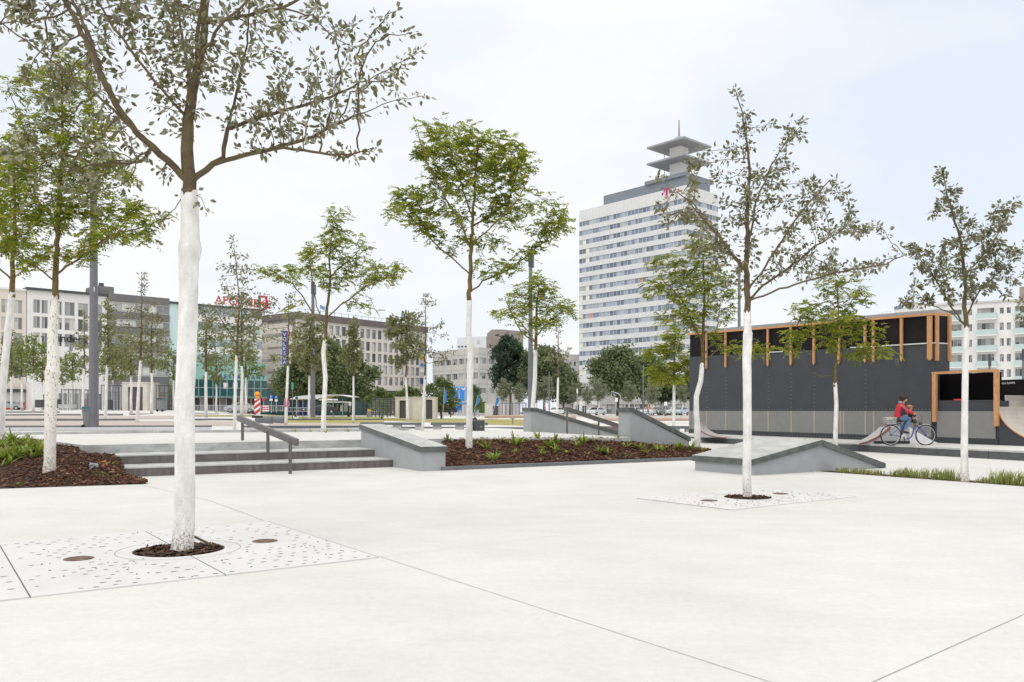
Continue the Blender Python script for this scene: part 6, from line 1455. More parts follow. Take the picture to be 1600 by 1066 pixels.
# white curved canopy of the stop in front of the bank
k = 128 / F; ca_ = P(452, 648, 128); cb_ = P(549, 648, 134); t = thing('canopy', 'long white curved canopy roof with thin posts before the bank', 'canopy', tuple((ca_ + cb_) / 2))
mb = MB(); n = 20; up_, lo_ = [], []
for i in range(n + 1):
    f = i / n; q = mix(ca_, cb_, f); yt = np.interp(f, [0, .1, .3, .5, .78, 1], [624, 619.5, 617, 616, 615.5, 619]); th = np.interp(f, [0, .1, .3, .45, .56, .7, 1], [.3, 4, 6.5, 6.5, 2.2, 1.2, .6])
    up_.append(q + UP * ((648 - yt) * k)); lo_.append(q + UP * ((648 - yt - th) * k))
for i in range(n):
    d = Vector((.6, 4.5, 0)); mb.face([lo_[i], lo_[i + 1], up_[i + 1], up_[i]]); mb.face([up_[i], up_[i + 1], up_[i + 1] + d, up_[i] + d]); mb.face([lo_[i + 1], lo_[i], lo_[i] + d, lo_[i + 1] + d])
mb.build('canopy_roof', M['white_metal'], t)
for f in (.03, .13, .46, .62, .78, .985): mb = MB(); q = mix(ca_, cb_, f); mb.tube([q + Vector((.3, 2, -.6)), q + Vector((.3, 2, (648 - 623) * k))], .07, 5); mb.build('post', M['metal'], t)
q = P(511, 643, 140); t = thing('kiosk', 'white flat roofed kiosk under the right end of the curved canopy', 'kiosk', tuple(q)); mb = MB(); kk_ = 140 / F
mb.cbox(q + UP * 7 * kk_ + Vector((1.5, 2, 0)), 24 * kk_, 3, 14 * kk_); mb.build('kiosk_wall', M['teal_glass'], t); mb = MB(); mb.cbox(q + UP * 14.6 * kk_ + Vector((1.2, 1.8, 0)), 35 * kk_, 4.5, 1.5 * kk_); mb.build('kiosk_roof', M['white'], t); mb = MB(); mb.cbox(q + UP * 18.5 * kk_ + Vector((-.2, 2, 0)), 23 * kk_, 3.5, 2.2 * kk_); mb.build('light_box', M['white'], t)
mb = MB(); mb.cbox(q + Vector((2.4, .4, 5 * kk_)), 4 * kk_, .1, 10 * kk_); mb.build('poster', M['shed'], t)
# blue bus shelter frame before the concrete block
q = P(719, 647, 150); t = thing('shelter', 'blue framed glass shelter before the concrete office block', 'shelter', tuple(q)); kk_ = 150 / F; mb = MB()
for px in (712, 717, 721, 730, 738, 745): mb.tube([P(px, 646, 150), P(px, 630, 150)], .09, 5)
mb.bar(P(711, 630.5, 150), P(746, 630.5, 150), 1.6, .25); mb.build('frame', M['sky_blue'], t); mb = MB(); mb.obox(P(713, 641, 151), P(721, 641, 151) - P(713, 641, 151), (0, .1, 0), UP * 7 * kk_); mb.build('panel', M['sky_blue'], t)
q = P(754, 645, 158); mb = MB(); mb.cbox(q + UP * 8 * 158 / F, 11 * 158 / F, 1.0, 17 * 158 / F); mb.cbox(q + UP * 16.7 * 158 / F, 11.6 * 158 / F, 1.2, .12); tag(mb.build('hedge_panel', M['green']), 'dark green clipped hedge block right of the blue shelter', 'hedge')
# barriers along the street
def railing(label, px0, px1, y0, y1, Y, n, m='metal'):
    a, b2_ = P(px0, y0, Y), P(px1, y0, Y); h = (y0 - y1) * Y / F; t = thing('barrier', label, 'railing', tuple((a + b2_) / 2)); d = b2_ - a; mb = MB()
    for k in range(n + 1): mb.tube([a + d * k / n, a + d * k / n + UP * h], .035 if k % 6 else .06, 4)
    mb.bar(a + UP * h, b2_ + UP * h, .07, .07); mb.bar(a + UP * h * .12, b2_ + UP * h * .12, .05, .05); mb.build('rails', M[m], t); return t
railing('grey street railing before the teal restaurant', 302, 400, 643, 633.5, 110, 46); railing('grey street railing between the warning beacon and the pink cloth', 408, 447, 643, 634, 112, 14); railing('grey street railing left of the white canopy', 448, 486, 644, 637, 116, 12)
p = P(415, 643, 100); mb = MB(); mb.cbox(p + UP * .35, .75, .1, .7); mb.cbox(p + UP * .35 + Vector((0, -.06, -.1)), .78, .02, .12, 1); mb.cbox(p + UP * .35 + Vector((0, -.06, .15)), .78, .02, .12, 1); tag(mb.build('road_barrier', [M['white'], M['red']]), 'small red and white road barrier right of the warning beacon', 'barrier')
# road signs
for px, y0, y1, m_, lb, shape in ((424, 645, 617, 'blue', 'blue parking sign on a pole left of the blue bank sign', 1), (432, 645, 618, 'blue', 'blue parking sign on a pole beside the bank corner', 1), (412, 645, 622, 'red', 'small red and white sign on a pole right of the warning beacon', 0), (464, 645, 619, 'dark_metal', 'round sign on a pole at the left end of the canopy', 0), (547, 645, 628, 'shed', 'pale sign plate at the right end of the canopy', 1), (900, 646, 628, 'shed', 'beige sign board left of the tower entrance', 1), (1040, 647, 628, 'white', 'white sign on a post before the parked cars', 1), (963, 640, 622, 'white', 'white notice board beside the traffic light', 1)):
    Y = 122; a = P(px, y0, Y); k = Y / F; t = thing('road_sign', lb, 'sign', tuple(a)); mb = MB(); mb.tube([a, P(px, y1, Y)], .05, 5); mb.build('pole', M['metal'], t); q = P(px, y1 + 3, Y) - Vector((0, .1, 0)); mb = MB()
    if shape: mb.cbox(q, 4.4 * k, .05, 6 * k)
    else: mb.tube([q, q - Vector((0, .05, 0))], 2.2 * k, 12)
    mb.build('sign_plate', M[m_], t)
    if m_ == 'blue': mb = MB(); mb.cbox(q - Vector((0, .04, 4.8 * k)), 4.2 * k, .04, 3.4 * k); mb.build('white_plate', M['white'], t)
    if m_ == 'blue': text_part('lettering', 'P', 4.6 * k, q + Vector((0, -.04, -1.6 * k)), (1, 0, 0), UP, M['white'], t, .01, 'CENTER')
# traffic lights
for px, y0, y1, px2, lb in ((957, 646, 617, 971, 'traffic light on a curved arm before the big tree beside the tower'), (902, 646, 612, 902, 'slim white traffic light seen from its back before the tower')):
    Y = 120; k = Y / F; a = P(px2, y0, Y); t = thing('traffic_light', lb, 'traffic light', tuple(a)); mb = MB(); q = P(px, y1 - 1, Y)
    if px2 != px: mb.tube([a, P(px2 - .5, 625, Y), P(px2 - 2, 618, Y), P(px2 - 6, 614.5, Y), P(px + 1, 613.5, Y)], .07, 6)
    else: mb.tube([a, q], .06, 6)
    mb.build('pole', M['metal'], t); mb = MB(); mb.cbox(q, 3.4 * k, .12, 9 * k) if px2 != px else mb.cbox(q, 2 * k, .2, 7 * k); mb.build('backing_plate', M['white'], t)
    if px2 != px:
        mb = MB(); mb.cbox(q - Vector((0, .1, 0)), 2.4 * k, .2, 7.6 * k); mb.build('housing', M['black'], t)
# pink cloth tied round a trunk
q = P(447.5, 629, 42); mb = MB()
for i in range(10):
    a = i / 10 * 6.28; b2_ = (i + 1) / 10 * 6.28; r0, r1 = .10 + .02 * math.sin(i * 3), .10 + .02 * math.sin(i * 3 + 3); f = lambda a, r, z: q + Vector((r * math.cos(a), r * math.sin(a), z))
    mb.face([f(a, r0, .22), f(b2_, r1, .22), f(b2_, r1 * 1.3, -.22), f(a, r0 * 1.3, -.22)])
mb.prism([q + Vector((.06, -.1, .15)), q + Vector((.18, -.1, .05)), q + Vector((.2, -.1, -.18)), q + Vector((.08, -.1, -.22))], (0, .03, 0)); tag(mb.build('cloth', mat('pink_cloth', (.45, .16, .22), .9, .2, 8)), 'faded pink cloth tied round a whitewashed trunk', 'cloth')
# parked cars: one built, the others copies with their own paint
def make_car():
    t = thing('parked_car', 'x', 'car', (0, 0, 0)); Wd = .86
    prof = [(-2.1, .35), (-2.12, .75), (-1.95, .92), (-1.2, 1.0), (-.55, 1.40), (.75, 1.43), (1.55, 1.02), (2.05, .92), (2.1, .38)]
    mb = MB(); sec = [(x, z, Wd * (1.0 if z < 1.05 else .78)) for x, z in prof]
    for (x0, z0, w0), (x1, z1, w1) in zip(sec, sec[1:]): mb.face([(x0, -w0, z0), (x0, w0, z0), (x1, w1, z1), (x1, -w1, z1)][::-1])
    for s_ in (-1, 1):
        low = [(x, s_ * Wd, z) for x, z in ((-2.1, .35), (-2.12, .75), (-1.95, .92), (-1.2, 1.0), (1.55, 1.02), (2.05, .92), (2.1, .38))]; mb.face(low if s_ > 0 else low[::-1])
        hi = [(-1.2, s_ * Wd, 1.0), (-.55, s_ * Wd * .78, 1.40), (.75, s_ * Wd * .78, 1.43), (1.55, s_ * Wd, 1.02)]; mb.face(hi if s_ > 0 else hi[::-1])
    mb.face([(-2.1, -Wd, .35), (2.1, -Wd, .38), (2.1, Wd, .38), (-2.1, Wd, .35)]); o = mb.build('car_body', M['car'], t)
    for s_ in (-1, 1):
        mb = MB()
        for a in ([(-1.0, 1.04), (-.52, 1.34), (.08, 1.36), (.08, 1.04)], [(.16, 1.04), (.16, 1.36), (.7, 1.37), (1.3, 1.06)]): mb.prism([(x, s_ * (Wd * (1.0 - .22 * (z - 1.02) / .4) + .004), z) for x, z in a], (0, s_ * .012, 0))
        mb.build('side_window', M['car_glass'], t)
    mb = MB(); mb.prism([(-1.14, -.70, 1.05), (-1.14, .70, 1.05), (-.60, .58, 1.38), (-.60, -.58, 1.38)], (-.02, 0, .012)); mb.build('windscreen', M['car_glass'], t)
    mb = MB(); mb.prism([(1.49, -.70, 1.07), (1.49, .70, 1.07), (.81, .58, 1.41), (.81, -.58, 1.41)], (.012, 0, .02)); mb.build('rear_window', M['car_glass'], t)
    for x in (-1.3, 1.3):
        for s_ in (-1, 1):
            mb = MB(); mb.tube([(x, s_ * .66, .32), (x, s_ * .88, .32)], .32, 14); wv_ = mb.build('wheel', M['tyre'], t); mb = MB(); mb.tube([(x, s_ * .881, .32), (x, s_ * .892, .32)], .19, 12); mb.build('rim', M['metal'], wv_)
    for s_ in (-1, 1):
        mb = MB(); mb.cbox((-2.11, s_ * .62, .70), .04, .30, .14); mb.build('headlight', M['white'], t); mb = MB(); mb.cbox((2.07, s_ * .66, .78), .05, .26, .16); mb.build('tail_light', M['red'], t)
    return t
car = make_car(); fc_ = [True]
def put_car(px, y0, Y, rz, col, label):
    q = P(px, y0, Y)
    if fc_[0]: o = car; fc_[0] = False; o.location = q; o.rotation_euler = (0, 0, rz); o['label'] = label; o['group'] = 'parked cars along the far street'
    else: o = dup(car, q, rz, 1.0, label, 'parked cars along the far street')
    for c in o.children:
        if c.name.startswith('car_body'): c.color = (*col, 1)
put_car(12, 641, 128, R(20), (.30, .32, .35), 'grey car at the left edge before the red shop front'); put_car(424, 645, 118, 0, (.55, .56, .58), 'white car behind the street railing by the bank corner') if False else None
put_car(376, 645, 116, R(10), (.6, .62, .65), 'pale car behind the street railing at the restaurant'); put_car(505, 646.5, 126, R(8), (.02, .022, .026), 'black car under the white canopy, right of the leaning platform tree'); put_car(490, 646.5, 132, R(75), (.03, .03, .035), 'dark car seen end on beside the tall mast'); put_car(601, 647, 122, R(5), (.30, .36, .38), 'pale blue grey car behind the mesh cage left of the sheds'); put_car(691, 648.5, 118, R(12), (.02, .025, .045), 'dark blue car right of the pair of pale sheds')
for i, (px, col, lb) in enumerate(((1017, (.5, .52, .53), 'silver car, leftmost of the row left of the ramp hall'), (1032, (.12, .14, .12), 'dark car, second of the row left of the ramp hall'), (1046, (.55, .57, .58), 'pale silver car beside the slim tree trunk at the ramp hall'), (1063, (.42, .47, .55), 'blue grey car closest to the ramp hall'), (990, (.5, .5, .5), 'grey car behind the right sloping ledge'), (870, (.75, .75, .76), 'white van like car between the far tree and thin lamp post'), (932, (.5, .52, .54), 'silver car right of the tower entrance kiosk'))):
    put_car(px, 649, 140 + i * 1.5, R(55), col, lb)
mb = MB(); a = P(1049, 637.5, 150); mb.obox(P(1049, 641, 150), P(1080, 641, 150) - P(1049, 641, 150), (0, 2.5, 0), UP * .35)
for px in (1051, 1064, 1079): mb.tube([P(px, 647, 151), P(px, 640, 151)], .09, 5)
tag(mb.build('carport', M['metal']), 'flat shelter roof on posts above the parked cars', 'shelter')
for x0, x1, y, lb in ((928, 1083, 655, 'long pale stone seat with terracotta edge before the parked cars'), (842, 900, 652.5, 'pale stone seat with terracotta edge behind the far ledge'), (757, 832, 650.5, 'flat stone edge beyond the lawn by the low pale hut')):
    a, b2_ = P(x0, y, 84), P(x1, y, 84); mb = MB(); mb.obox(a - UP * .2, b2_ - a, (0, .7, 0), UP * (.27 if x0 != 757 else .22), 0); mb.obox(a + UP * (.07 if x0 != 757 else .022), b2_ - a, (0, .7, 0), UP * (.24 if x0 != 757 else .08), 1); tag(mb.build('stone_seat', [M['cotta'], M['shed']]), lb, 'seat')
# small table like stand on the lawn
q = P(801, 663, 52); mb = MB(); mb.tube([q, q + UP * .36], .05, 6); mb.cbox(q + UP * .38, .36, .3, .05); tag(mb.build('stand', M['conc_dark']), 'small brown pedestal standing on the lawn left of the far ledge', 'stand')
q = P(628, 646.5, 84); t = thing('litter_bin', 'grey litter bin with orange top left of the pair of sheds', 'bin', tuple(P(576.5, 651.5, 84))); q = P(576.5, 651.5, 84); k = 84 / F; mb = MB(); mb.cbox(q + UP * 4 * k, 6 * k, .4, 9 * k); mb.build('bin_body', M['bin_grey'], t); mb = MB(); mb.cbox(q + UP * 10.2 * k, 4.5 * k, .36, 3 * k); mb.build('bin_top', M['orange'], t)

# ---------------------------------------------------------------- people and the bicycle
SKIN = mat('skin', (.52, .29, .20), .6); RED = mat('red_jacket', (.50, .02, .035), .75, .12, 9); NAVY = mat('navy_jacket_panel', (.025, .028, .06), .8); JEANS = mat('blue_jeans', (.10, .17, .29), .9, .18, 14); HAIR = mat('dark_hair', (.035, .018, .012), .8, .4, 30); SHOE = mat('dark_shoe', (.03, .025, .02), .7)
def skin(name, nodes, edges, m, parent=None, sub=2, root=0, own=True):
    # nodes: (Vector, radius); grown into one continuous surface with the Skin modifier, then fixed as mesh
    o0 = ORG.get(parent.name, Vector()) if parent else Vector()
    me = bpy.data.meshes.new(name); me.from_pydata([tuple(Vector(p) - o0) for p, r in nodes], edges, []); o = bpy.data.objects.new(name, me); COL.objects.link(o)
    s = o.modifiers.new('skin', 'SKIN'); s.use_smooth_shade = True
    for i, (p, r) in enumerate(nodes):
        r = r if hasattr(r, '__len__') else (r, r); me.skin_vertices[0].data[i].radius = r; me.skin_vertices[0].data[i].use_root = (i == root)
    sb = o.modifiers.new('sub', 'SUBSURF'); sb.levels = sub; sb.render_levels = sub
    bpy.context.view_layer.update(); m2 = bpy.data.meshes.new_from_object(o.evaluated_get(bpy.context.evaluated_depsgraph_get()))
    bpy.data.objects.remove(o); m2.name = name; m2.materials.clear(); m2.materials.append(m); ob = bpy.data.objects.new(name, m2); COL.objects.link(ob)
    if parent: ob.parent = parent; ORG[ob.name] = o0
    return ob
def ell(name, c, r, m, parent, squash=None):
    bm = bmesh.new(); bmesh.ops.create_icosphere(bm, subdivisions=3, radius=1); mb = MB()
    for f in bm.faces: mb.face([Vector(c) + Vector((v.co.x * r[0], v.co.y * r[1], v.co.z * r[2])) + (squash(v.co) if squash else Vector()) for v in f.verts])
    bm.free(); return mb.build(name, m, parent, smooth=True, weld=True)
rc = G(1391.6, 696.0, DZ); YB = rc.y; SCL = 1.0
def B(zx, zy, dy=0.0):                                # pixel of the enlarged cyclist view (9.69 per photo px) -> point in the bicycle's plane
    return P(1340 + zx / 9.69, 600 + zy / 9.69, YB) + Vector((0, dy, 0))
WR = 154 / 9.69 * YB / F
bike = thing('bicycle', 'blue step through bicycle with silver rear basket ridden to the right', 'bicycle', tuple(B(760, 925)))
wr, wf_ = B(500, 768), B(1030, 780); wr.z = wf_.z = DZ + WR
BLUE = mat('blue_bike_paint', (.06, .07, .33), .35, coat=.5); CHROME = mat('chrome', (.6, .6, .6), .25, metal=.9)
for c, lb in ((wr, 'rear'), (wf_, 'front')):
    w_ = None; mb = MB(); n = 40; mb.tube([c + Vector((math.cos(a) * WR * .97, 0, math.sin(a) * WR * .97)) for a in np.linspace(0, 2 * math.pi, n + 1)], .026, 6, cap=False)
    w_ = mb.build('wheel', M['tyre'], bike, smooth=True)
    mb = MB(); mb.tube([c + Vector((math.cos(a) * WR * .915, 0, math.sin(a) * WR * .915)) for a in np.linspace(0, 2 * math.pi, n + 1)], .013, 5, cap=False); mb.build('rim', CHROME, w_)
    mb = MB()
    for k in range(22): a = k * 2 * math.pi / 22; mb.tube([c + Vector((math.cos(a + .3) * .03, .02 * (-1) ** k, math.sin(a + .3) * .03)), c + Vector((math.cos(a) * WR * .9, 0, math.sin(a) * WR * .9))], .0022, 3, cap=False)
    mb.build('spokes', CHROME, w_); mb = MB(); mb.tube([c - Vector((0, .06, 0)), c + Vector((0, .06, 0))], .03, 8); mb.build('hub', M['dark_metal'], w_)
    mb = MB(); mb.tube([c + Vector((math.cos(a) * WR * 1.07, 0, math.sin(a) * WR * 1.07)) for a in (np.linspace(.5, 3.0, 16) if lb == 'rear' else np.linspace(1.2, 3.1, 14))], .022, 5); mb.build('mudguard', M['metal'], bike)
bb = B(690, 800); mb = MB()
mb.tube([B(505, 768), bb], .016, 6); mb.tube([B(505, 766), B(655, 655)], .014, 6); mb.tube([bb, B(672, 700), B(640, 570)], .022, 7)
mb.tube([bb + Vector((.02, 0, 0)), B(770, 835), B(815, 800), B(838, 740), B(850, 680), B(885, 620)], .030, 8); mb.tube([B(925, 690), B(905, 620), B(890, 560)], .026, 8); mb.build('frame', BLUE, bike)
for s_ in (-1, 1): mb = MB(); mb.tube([B(925, 640, s_ * .05), B(960, 690, s_ * .05), B(1030, 780, s_ * .05)], .013, 6); mb.build('fork', BLUE, bike)
mb = MB(); mb.tube([B(890, 560), B(880, 490), B(885, 470)], .015, 6); mb.tube([B(815, 462, -.30), B(865, 472, -.27), B(892, 474, -.1), B(892, 474, .1), B(865, 472, .27), B(815, 462, .30)], .014, 6); mb.build('handlebar', CHROME, bike)
for s_ in (-1, 1): mb = MB(); mb.tube([B(812, 462, s_ * .30), B(850, 470, s_ * .28)], .02, 6); mb.build('grip', M['black'], bike)
mb = MB(); mb.tube([B(895, 470, -.1), B(935, 470, -.1), B(960, 510, -.1), B(955, 560, -.05), B(925, 600, 0)], .005, 4); mb.build('brake_cable', M['black'], bike)
mb = MB(); mb.tube([B(935, 600), B(970, 600)], [.05, .06], 10); mb.build('headlight', M['dark_metal'], bike)
mb = MB(); mb.prism([B(585, 560, -.09), B(600, 545, -.1), B(690, 555, -.03), B(690, 572, -.03), B(600, 585, -.08)], (0, .15, 0)); mb.build('saddle', M['black'], bike)
mb = MB(); mb.tube([bb - Vector((0, .06, 0)), bb - Vector((0, .045, 0))], .10, 18); mb.build('chainring', CHROME, bike)
for s_, e in ((-1, B(700, 870)), (1, B(680, 735))): mb = MB(); q = Vector((e.x, e.y + s_ * .09, e.z)); mb.bar(bb + Vector((0, s_ * .08, 0)), q, .02, .03); mb.cbox(q + Vector((0, s_ * .06, 0)), .1, .1, .03); mb.build('pedal', M['black'], bike)
mb = MB(); mb.tube([B(430, 622, -.06), B(560, 615, -.06), B(650, 600, -.06)], .010, 5); mb.tube([B(430, 622, .06), B(560, 615, .06), B(650, 600, .06)], .010, 5); mb.tube([B(440, 622), wr], .009, 5); mb.build('rear_rack', M['dark_metal'], bike)
mb = MB(); a0, a1, a2, a3 = B(425, 600), B(555, 600), B(568, 505), B(408, 515)
for k in range(9): f = k / 8; mb.tube([mix(a0, a1, f) - Vector((0, .12, 0)), mix(a3, a2, f) - Vector((0, .16, 0))], .006, 4); mb.tube([mix(a0, a1, f) + Vector((0, .12, 0)), mix(a3, a2, f) + Vector((0, .16, 0))], .006, 4)
for f in (0, .35, .7, 1): l, r_ = mix(a0, a3, f), mix(a1, a2, f); y = .12 + .04 * f; mb.tube([l - Vector((0, y, 0)), r_ - Vector((0, y, 0)), r_ + Vector((0, y, 0)), l + Vector((0, y, 0)), l - Vector((0, y, 0))], .008, 4)
mb.build('basket', CHROME, bike)
mb = MB(); mb.tube([B(408, 615), B(425, 620)], .03, 8); mb.build('tail_light', M['red'], bike)
ell('bag', B(490, 540), (.13, .10, .07), mat('bag_cloth', (.42, .38, .33), .9, .4, 18), bike, lambda c: Vector((0, 0, .02 * math.sin(c.x * 9))))
cs = thing('child_seat', 'small dark child seat mounted between rider and handlebar', 'child seat', tuple(B(860, 560))); mb = MB(); mb.prism([B(800, 560, -.11), B(850, 555, -.11), B(858, 575, -.11), B(800, 585, -.11)], (0, .22, 0)); mb.build('seat', M['black'], cs)
mb = MB(); mb.prism([B(790, 440, -.11), B(803, 440, -.11), B(808, 580, -.11), B(795, 580, -.11)], (0, .22, 0)); mb.build('backrest', M['black'], cs)
mb = MB(); mb.bar(B(835, 580, 0), B(880, 590, 0), .03, .03); mb.build('bracket', M['dark_metal'], cs)

ri = thing('person', 'person in red and navy jacket and jeans riding the blue bicycle', 'person', tuple(B(640, 560)))
# one continuous body under the clothes
hd = B(702, 232); nk = B(690, 285); ch = B(650, 360); pe = B(610, 510)
nodes = [(pe, (.09, .09)), (B(625, 440), (.09, .10)), (ch, (.09, .12)), (B(672, 305), (.055, .07)), (nk, .052), (B(697, 255), .062), (hd, (.085, .075)), (B(705, 200), .07)]
edges = [(0, 1), (1, 2), (2, 3), (3, 4), (4, 5), (5, 6), (6, 7)]
def limb(s, chain, at): 
    i = at
    for p, r in chain: nodes.append((p, r)); edges.append((i, len(nodes) - 1)); i = len(nodes) - 1
for s_ in (-1, 1):
    limb(s_, [(B(640, 328, s_ * .15), .04), (B(705, 420, s_ * .22), .042), (B(800, 455, s_ * .26), .033), (B(830, 458, s_ * .27), .036)], 2)
limb(-1, [(B(640, 520, -.10), .06), (B(765, 540, -.12), .045), (B(725, 650, -.12), .04), (B(690, 700, -.13), .038), (B(725, 740, -.13), .03)], 0)
limb(1, [(B(640, 520, .10), .06), (B(755, 565, .12), .045), (B(700, 700, .12), .04), (B(670, 790, .13), .038), (B(715, 830, .13), .03)], 0)
skin('person_body', nodes, edges, SKIN, ri)
skin('jacket', [(B(598, 522), (.17, .16)), (B(612, 490), (.165, .155)), (B(628, 430), (.155, .16)), (B(650, 350), (.145, .18)), (B(668, 300), (.085, .11)), (B(682, 285), (.065, .075))] , [(0, 1), (1, 2), (2, 3), (3, 4), (4, 5)], RED, ri)
for s_ in (-1, 1): skin('sleeve', [(B(642, 322, s_ * .13), .10), (B(672, 365, s_ * .20), .078), (B(715, 410, s_ * .225), .068), (B(770, 440, s_ * .25), .056), (B(806, 454, s_ * .26), .046)], [(0, 1), (1, 2), (2, 3), (3, 4)], RED, ri)
mb = MB()
skin('jacket_side_panel', [(B(632, 480, -.13), (.09, .05)), (B(650, 420, -.14), (.085, .05)), (B(650, 355, -.15), (.05, .06)), (B(700, 465, -.10), (.06, .05))], [(0, 1), (1, 2), (1, 3)], NAVY, ri)
skin('shoulder_stripe', [(B(632, 318, -.19), .02), (B(660, 362, -.255), .018), (B(705, 415, -.275), .016)], [(0, 1), (1, 2)], mat('grey_stripe', (.22, .23, .28), .8), ri, 1)
ell('hood', B(650, 280), (.085, .10, .06), mat('grey_hood', (.26, .27, .31), .85), ri)
for s_, kn_, an in ((-1, B(775, 525, -.12), B(690, 690, -.13)), (1, B(765, 555, .12), B(672, 760, .13))):
    skin('trouser_leg', [(B(610, 525, s_ * .07), (.14, .12)), (B(680, 518, s_ * .10), (.105, .11)), (mix(B(680, 515, s_ * .1), kn_, .6), .085), (kn_, .075), (mix(kn_, an, .5), .072), (an, .07)], [(0, 1), (1, 2), (2, 3), (3, 4), (4, 5)], JEANS, ri)
for s_, c in ((-1, B(705, 720, -.13)), (1, B(690, 800, .13))): skin('shoe', [(c + Vector((-.10, 0, -.01)), .045), (c + Vector((0, 0, -.02)), .048), (c + Vector((.10, 0, -.05)), .036), (c + Vector((.15, 0, -.055)), .026)], [(0, 1), (1, 2), (2, 3)], SHOE, ri)
def lumpy(c): return Vector((math.sin(c.y * 9 + c.z * 7), math.sin(c.x * 8 + c.z * 9), math.sin(c.x * 9 + c.y * 8))) * .012
ell('hair', B(690, 212), (.125, .115, .105), HAIR, ri, lumpy)
ell('hair', B(668, 235), (.075, .10, .085), HAIR, ri, lumpy)
ell('face', B(722, 242), (.058, .068, .085), SKIN, ri, lambda c: Vector((.02 * max(0, c.x) ** 8, 0, 0)))
skin('nose', [(B(743, 232), .012), (B(752, 246), .014)], [(0, 1)], SKIN, ri, 1)
for s_ in (-1, 1): ell('eye', B(740, 228, s_ * .03), (.008, .009, .006), M['black'], ri)
skin('ear', [(B(700, 232, -.085), .014), (B(702, 250, -.085), .011)], [(0, 1)], SKIN, ri, 1)
ell('mouth', B(745, 266), (.012, .025, .006), mat('lips', (.35, .10, .09), .6), ri)
for s_ in (-1, 1):
    hb = B(828, 460, s_ * .285); skin('hand', [(hb - Vector((.035, 0, 0)), .028), (hb, .033), (hb + Vector((.035, 0, -.005)), .027)], [(0, 1), (1, 2)], SKIN, ri, 1)
    for k in range(4): y = s_ * (-.03 + k * .02); skin('finger', [(hb + Vector((.03, y, .012)), .0095), (hb + Vector((.062, y, -.005)), .009), (hb + Vector((.06, y, -.035)), .0085), (hb + Vector((.04, y, -.042)), .008)], [(0, 1), (1, 2), (2, 3)], SKIN, ri, 1)
    skin('thumb', [(hb + Vector((0, -s_ * .035, 0)), .012), (hb + Vector((.03, -s_ * .05, -.015)), .010), (hb + Vector((.05, -s_ * .048, -.03)), .009)], [(0, 1), (1, 2)], SKIN, ri, 1)

kid = thing('person', 'small child with fair hair sitting in front of the rider on the bicycle', 'person', tuple(B(830, 560)))
nodes = [(B(820, 545), (.085, .08)), (B(808, 480), (.08, .085)), (B(800, 430), (.065, .09)), (B(795, 405), .035), (B(796, 385), .05), (B(797, 350), .065)]; edges = [(0, 1), (1, 2), (2, 3), (3, 4), (4, 5)]
for s_ in (-1, 1):
    limb(s_, [(B(800, 440, s_ * .11), .035), (B(820, 490, s_ * .15), .028), (B(862, 480, s_ * .13), .022), (B(875, 478, s_ * .12), .022)], 2); limb(s_, [(B(850, 545, s_ * .07), .05), (B(880, 600, s_ * .08), .035), (B(868, 620, s_ * .08), .03)], 0)
skin('person_body', nodes, edges, SKIN, kid)
skin('jumper', [(B(818, 545), (.10, .10)), (B(805, 480), (.098, .105)), (B(800, 430), (.085, .11)), (B(796, 410), (.05, .06))], [(0, 1), (1, 2), (2, 3)], NAVY, kid)
for s_ in (-1, 1):
    skin('sleeve', [(B(800, 435, s_ * .10), .05), (B(820, 490, s_ * .15), .044), (B(858, 480, s_ * .135), .036)], [(0, 1), (1, 2)], NAVY if s_ < 0 else RED, kid)
    skin('trouser_leg', [(B(820, 552, s_ * .06), .075), (B(852, 545, s_ * .08), .065), (B(878, 600, s_ * .08), .05)], [(0, 1), (1, 2)], mat('olive_trousers', (.085, .075, .045), .9, .3, 12), kid)
    skin('shoe', [(B(868, 612, s_ * .08), .036), (B(895, 624, s_ * .08), .032)], [(0, 1)], mat('orange_shoe', (.5, .16, .05), .7), kid, 1)
FAIR = mat('fair_hair', (.30, .22, .11), .8, .35, 30); ell('hair', B(785, 345), (.098, .09, .07), FAIR, kid, lambda c: lumpy(c) * .6); ell('face', B(806, 372), (.05, .058, .062), SKIN, kid); mb = MB(); skin('nose', [(B(822, 372), .009), (B(828, 378), .009)], [(0, 1)], SKIN, kid, 1)
ell('cap_brim', B(828, 340), (.06, .06, .012), FAIR, kid); ell('eye', B(820, 362, -.025), (.006, .007, .005), M['black'], kid)
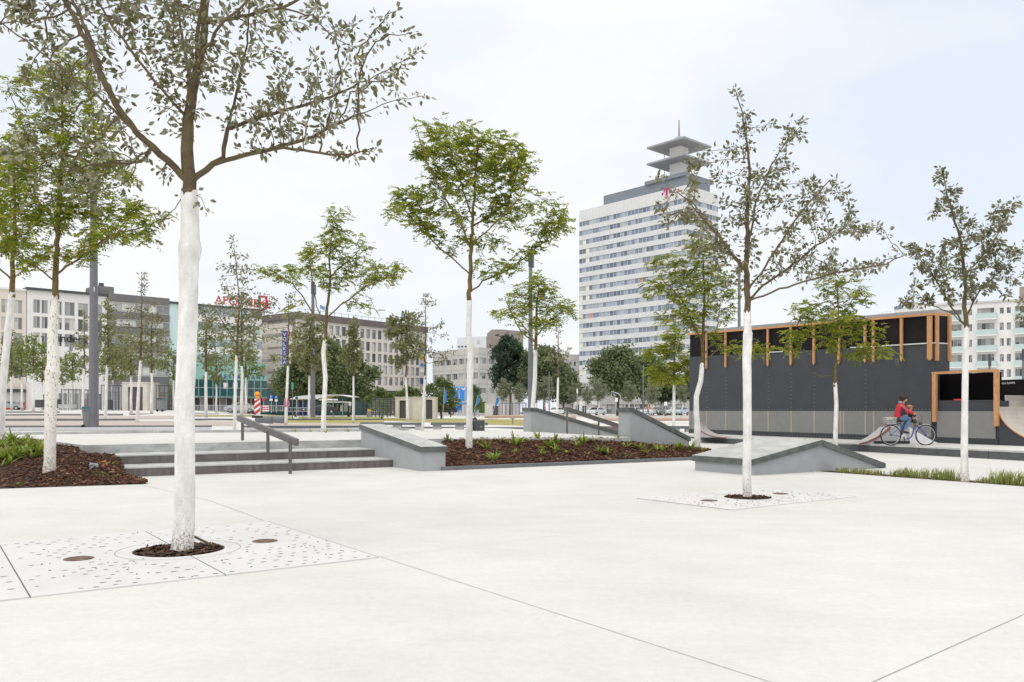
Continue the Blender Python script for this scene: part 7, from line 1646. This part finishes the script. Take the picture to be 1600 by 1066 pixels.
# walkers far away
def walker(label, px, y0, Y, shirt, legs, hgt=1.72, face=1):
    q = P(px, y0, Y); t = thing('person', label, 'person', tuple(q)); s = hgt / 1.75; V = lambda x, y, z: q + Vector((x * face, y, z)) * s
    nodes_ = [(V(0, 0, .95), (.12, .10)), (V(.02, 0, 1.2), (.12, .10)), (V(.03, 0, 1.4), (.14, .1)), (V(.04, 0, 1.5), .05), (V(.06, 0, 1.62), .085), (V(.06, 0, 1.74), .06)]; ed = [(0, 1), (1, 2), (2, 3), (3, 4), (4, 5)]
    for s_ in (-1, 1):
        i = len(nodes_); nodes_.extend([(V(.03, s_ * .2, 1.38), .05), (V(-.08 * s_, s_ * .25, 1.1), .04), (V(.12 * -s_, s_ * .24, .86), .035)]); ed.extend([(2, i), (i, i + 1), (i + 1, i + 2)])
        i = len(nodes_); nodes_.extend([(V(0, s_ * .1, .86), .085), (V(.14 * s_, s_ * .1, .48), .06), (V(.2 * s_ - .05, s_ * .1, .07), .045), (V(.2 * s_ + .1, s_ * .1, .04), .04)]); ed.extend([(0, i), (i, i + 1), (i + 1, i + 2), (i + 2, i + 3)])
    skin('person_body', nodes_, ed, SKIN, t, 1)
    skin('shirt', [(V(0, 0, .93), (.15, .13)), (V(.02, 0, 1.2), (.155, .13)), (V(.03, 0, 1.42), (.17, .12))], [(0, 1), (1, 2)], shirt, t, 1)
    for s_ in (-1, 1): skin('trouser_leg', [(V(0, s_ * .09, .92), .10), (V(.14 * s_, s_ * .1, .48), .08), (V(.2 * s_ - .05, s_ * .1, .12), .065)], [(0, 1), (1, 2)], legs, t, 1)
    ell('hair', V(.04, 0, 1.70), (.10, .09, .09), HAIR, t); return t
walker('person in a pink top walking behind the right sloping ledge', 1012.5, 650, 112, mat('pink_top', (.55, .05, .16), .8), JEANS); walker('person in pale clothes walking beside the one in pink', 1018, 650, 113, M['shed'], mat('white_trousers', (.7, .7, .68), .9)); walker('person in a blue top walking behind the far sloping ledge', 851.5, 648, 135, mat('blue_top', (.03, .10, .5), .8), mat('dark_trousers', (.04, .04, .06), .9), face=-1)
walker('person sitting out of the way in dark clothes by the kiosk under the canopy', 527, 645.5, 136, M['dark_metal'], M['dark_metal'])['label'] = 'person in dark clothes standing by the kiosk under the canopy'
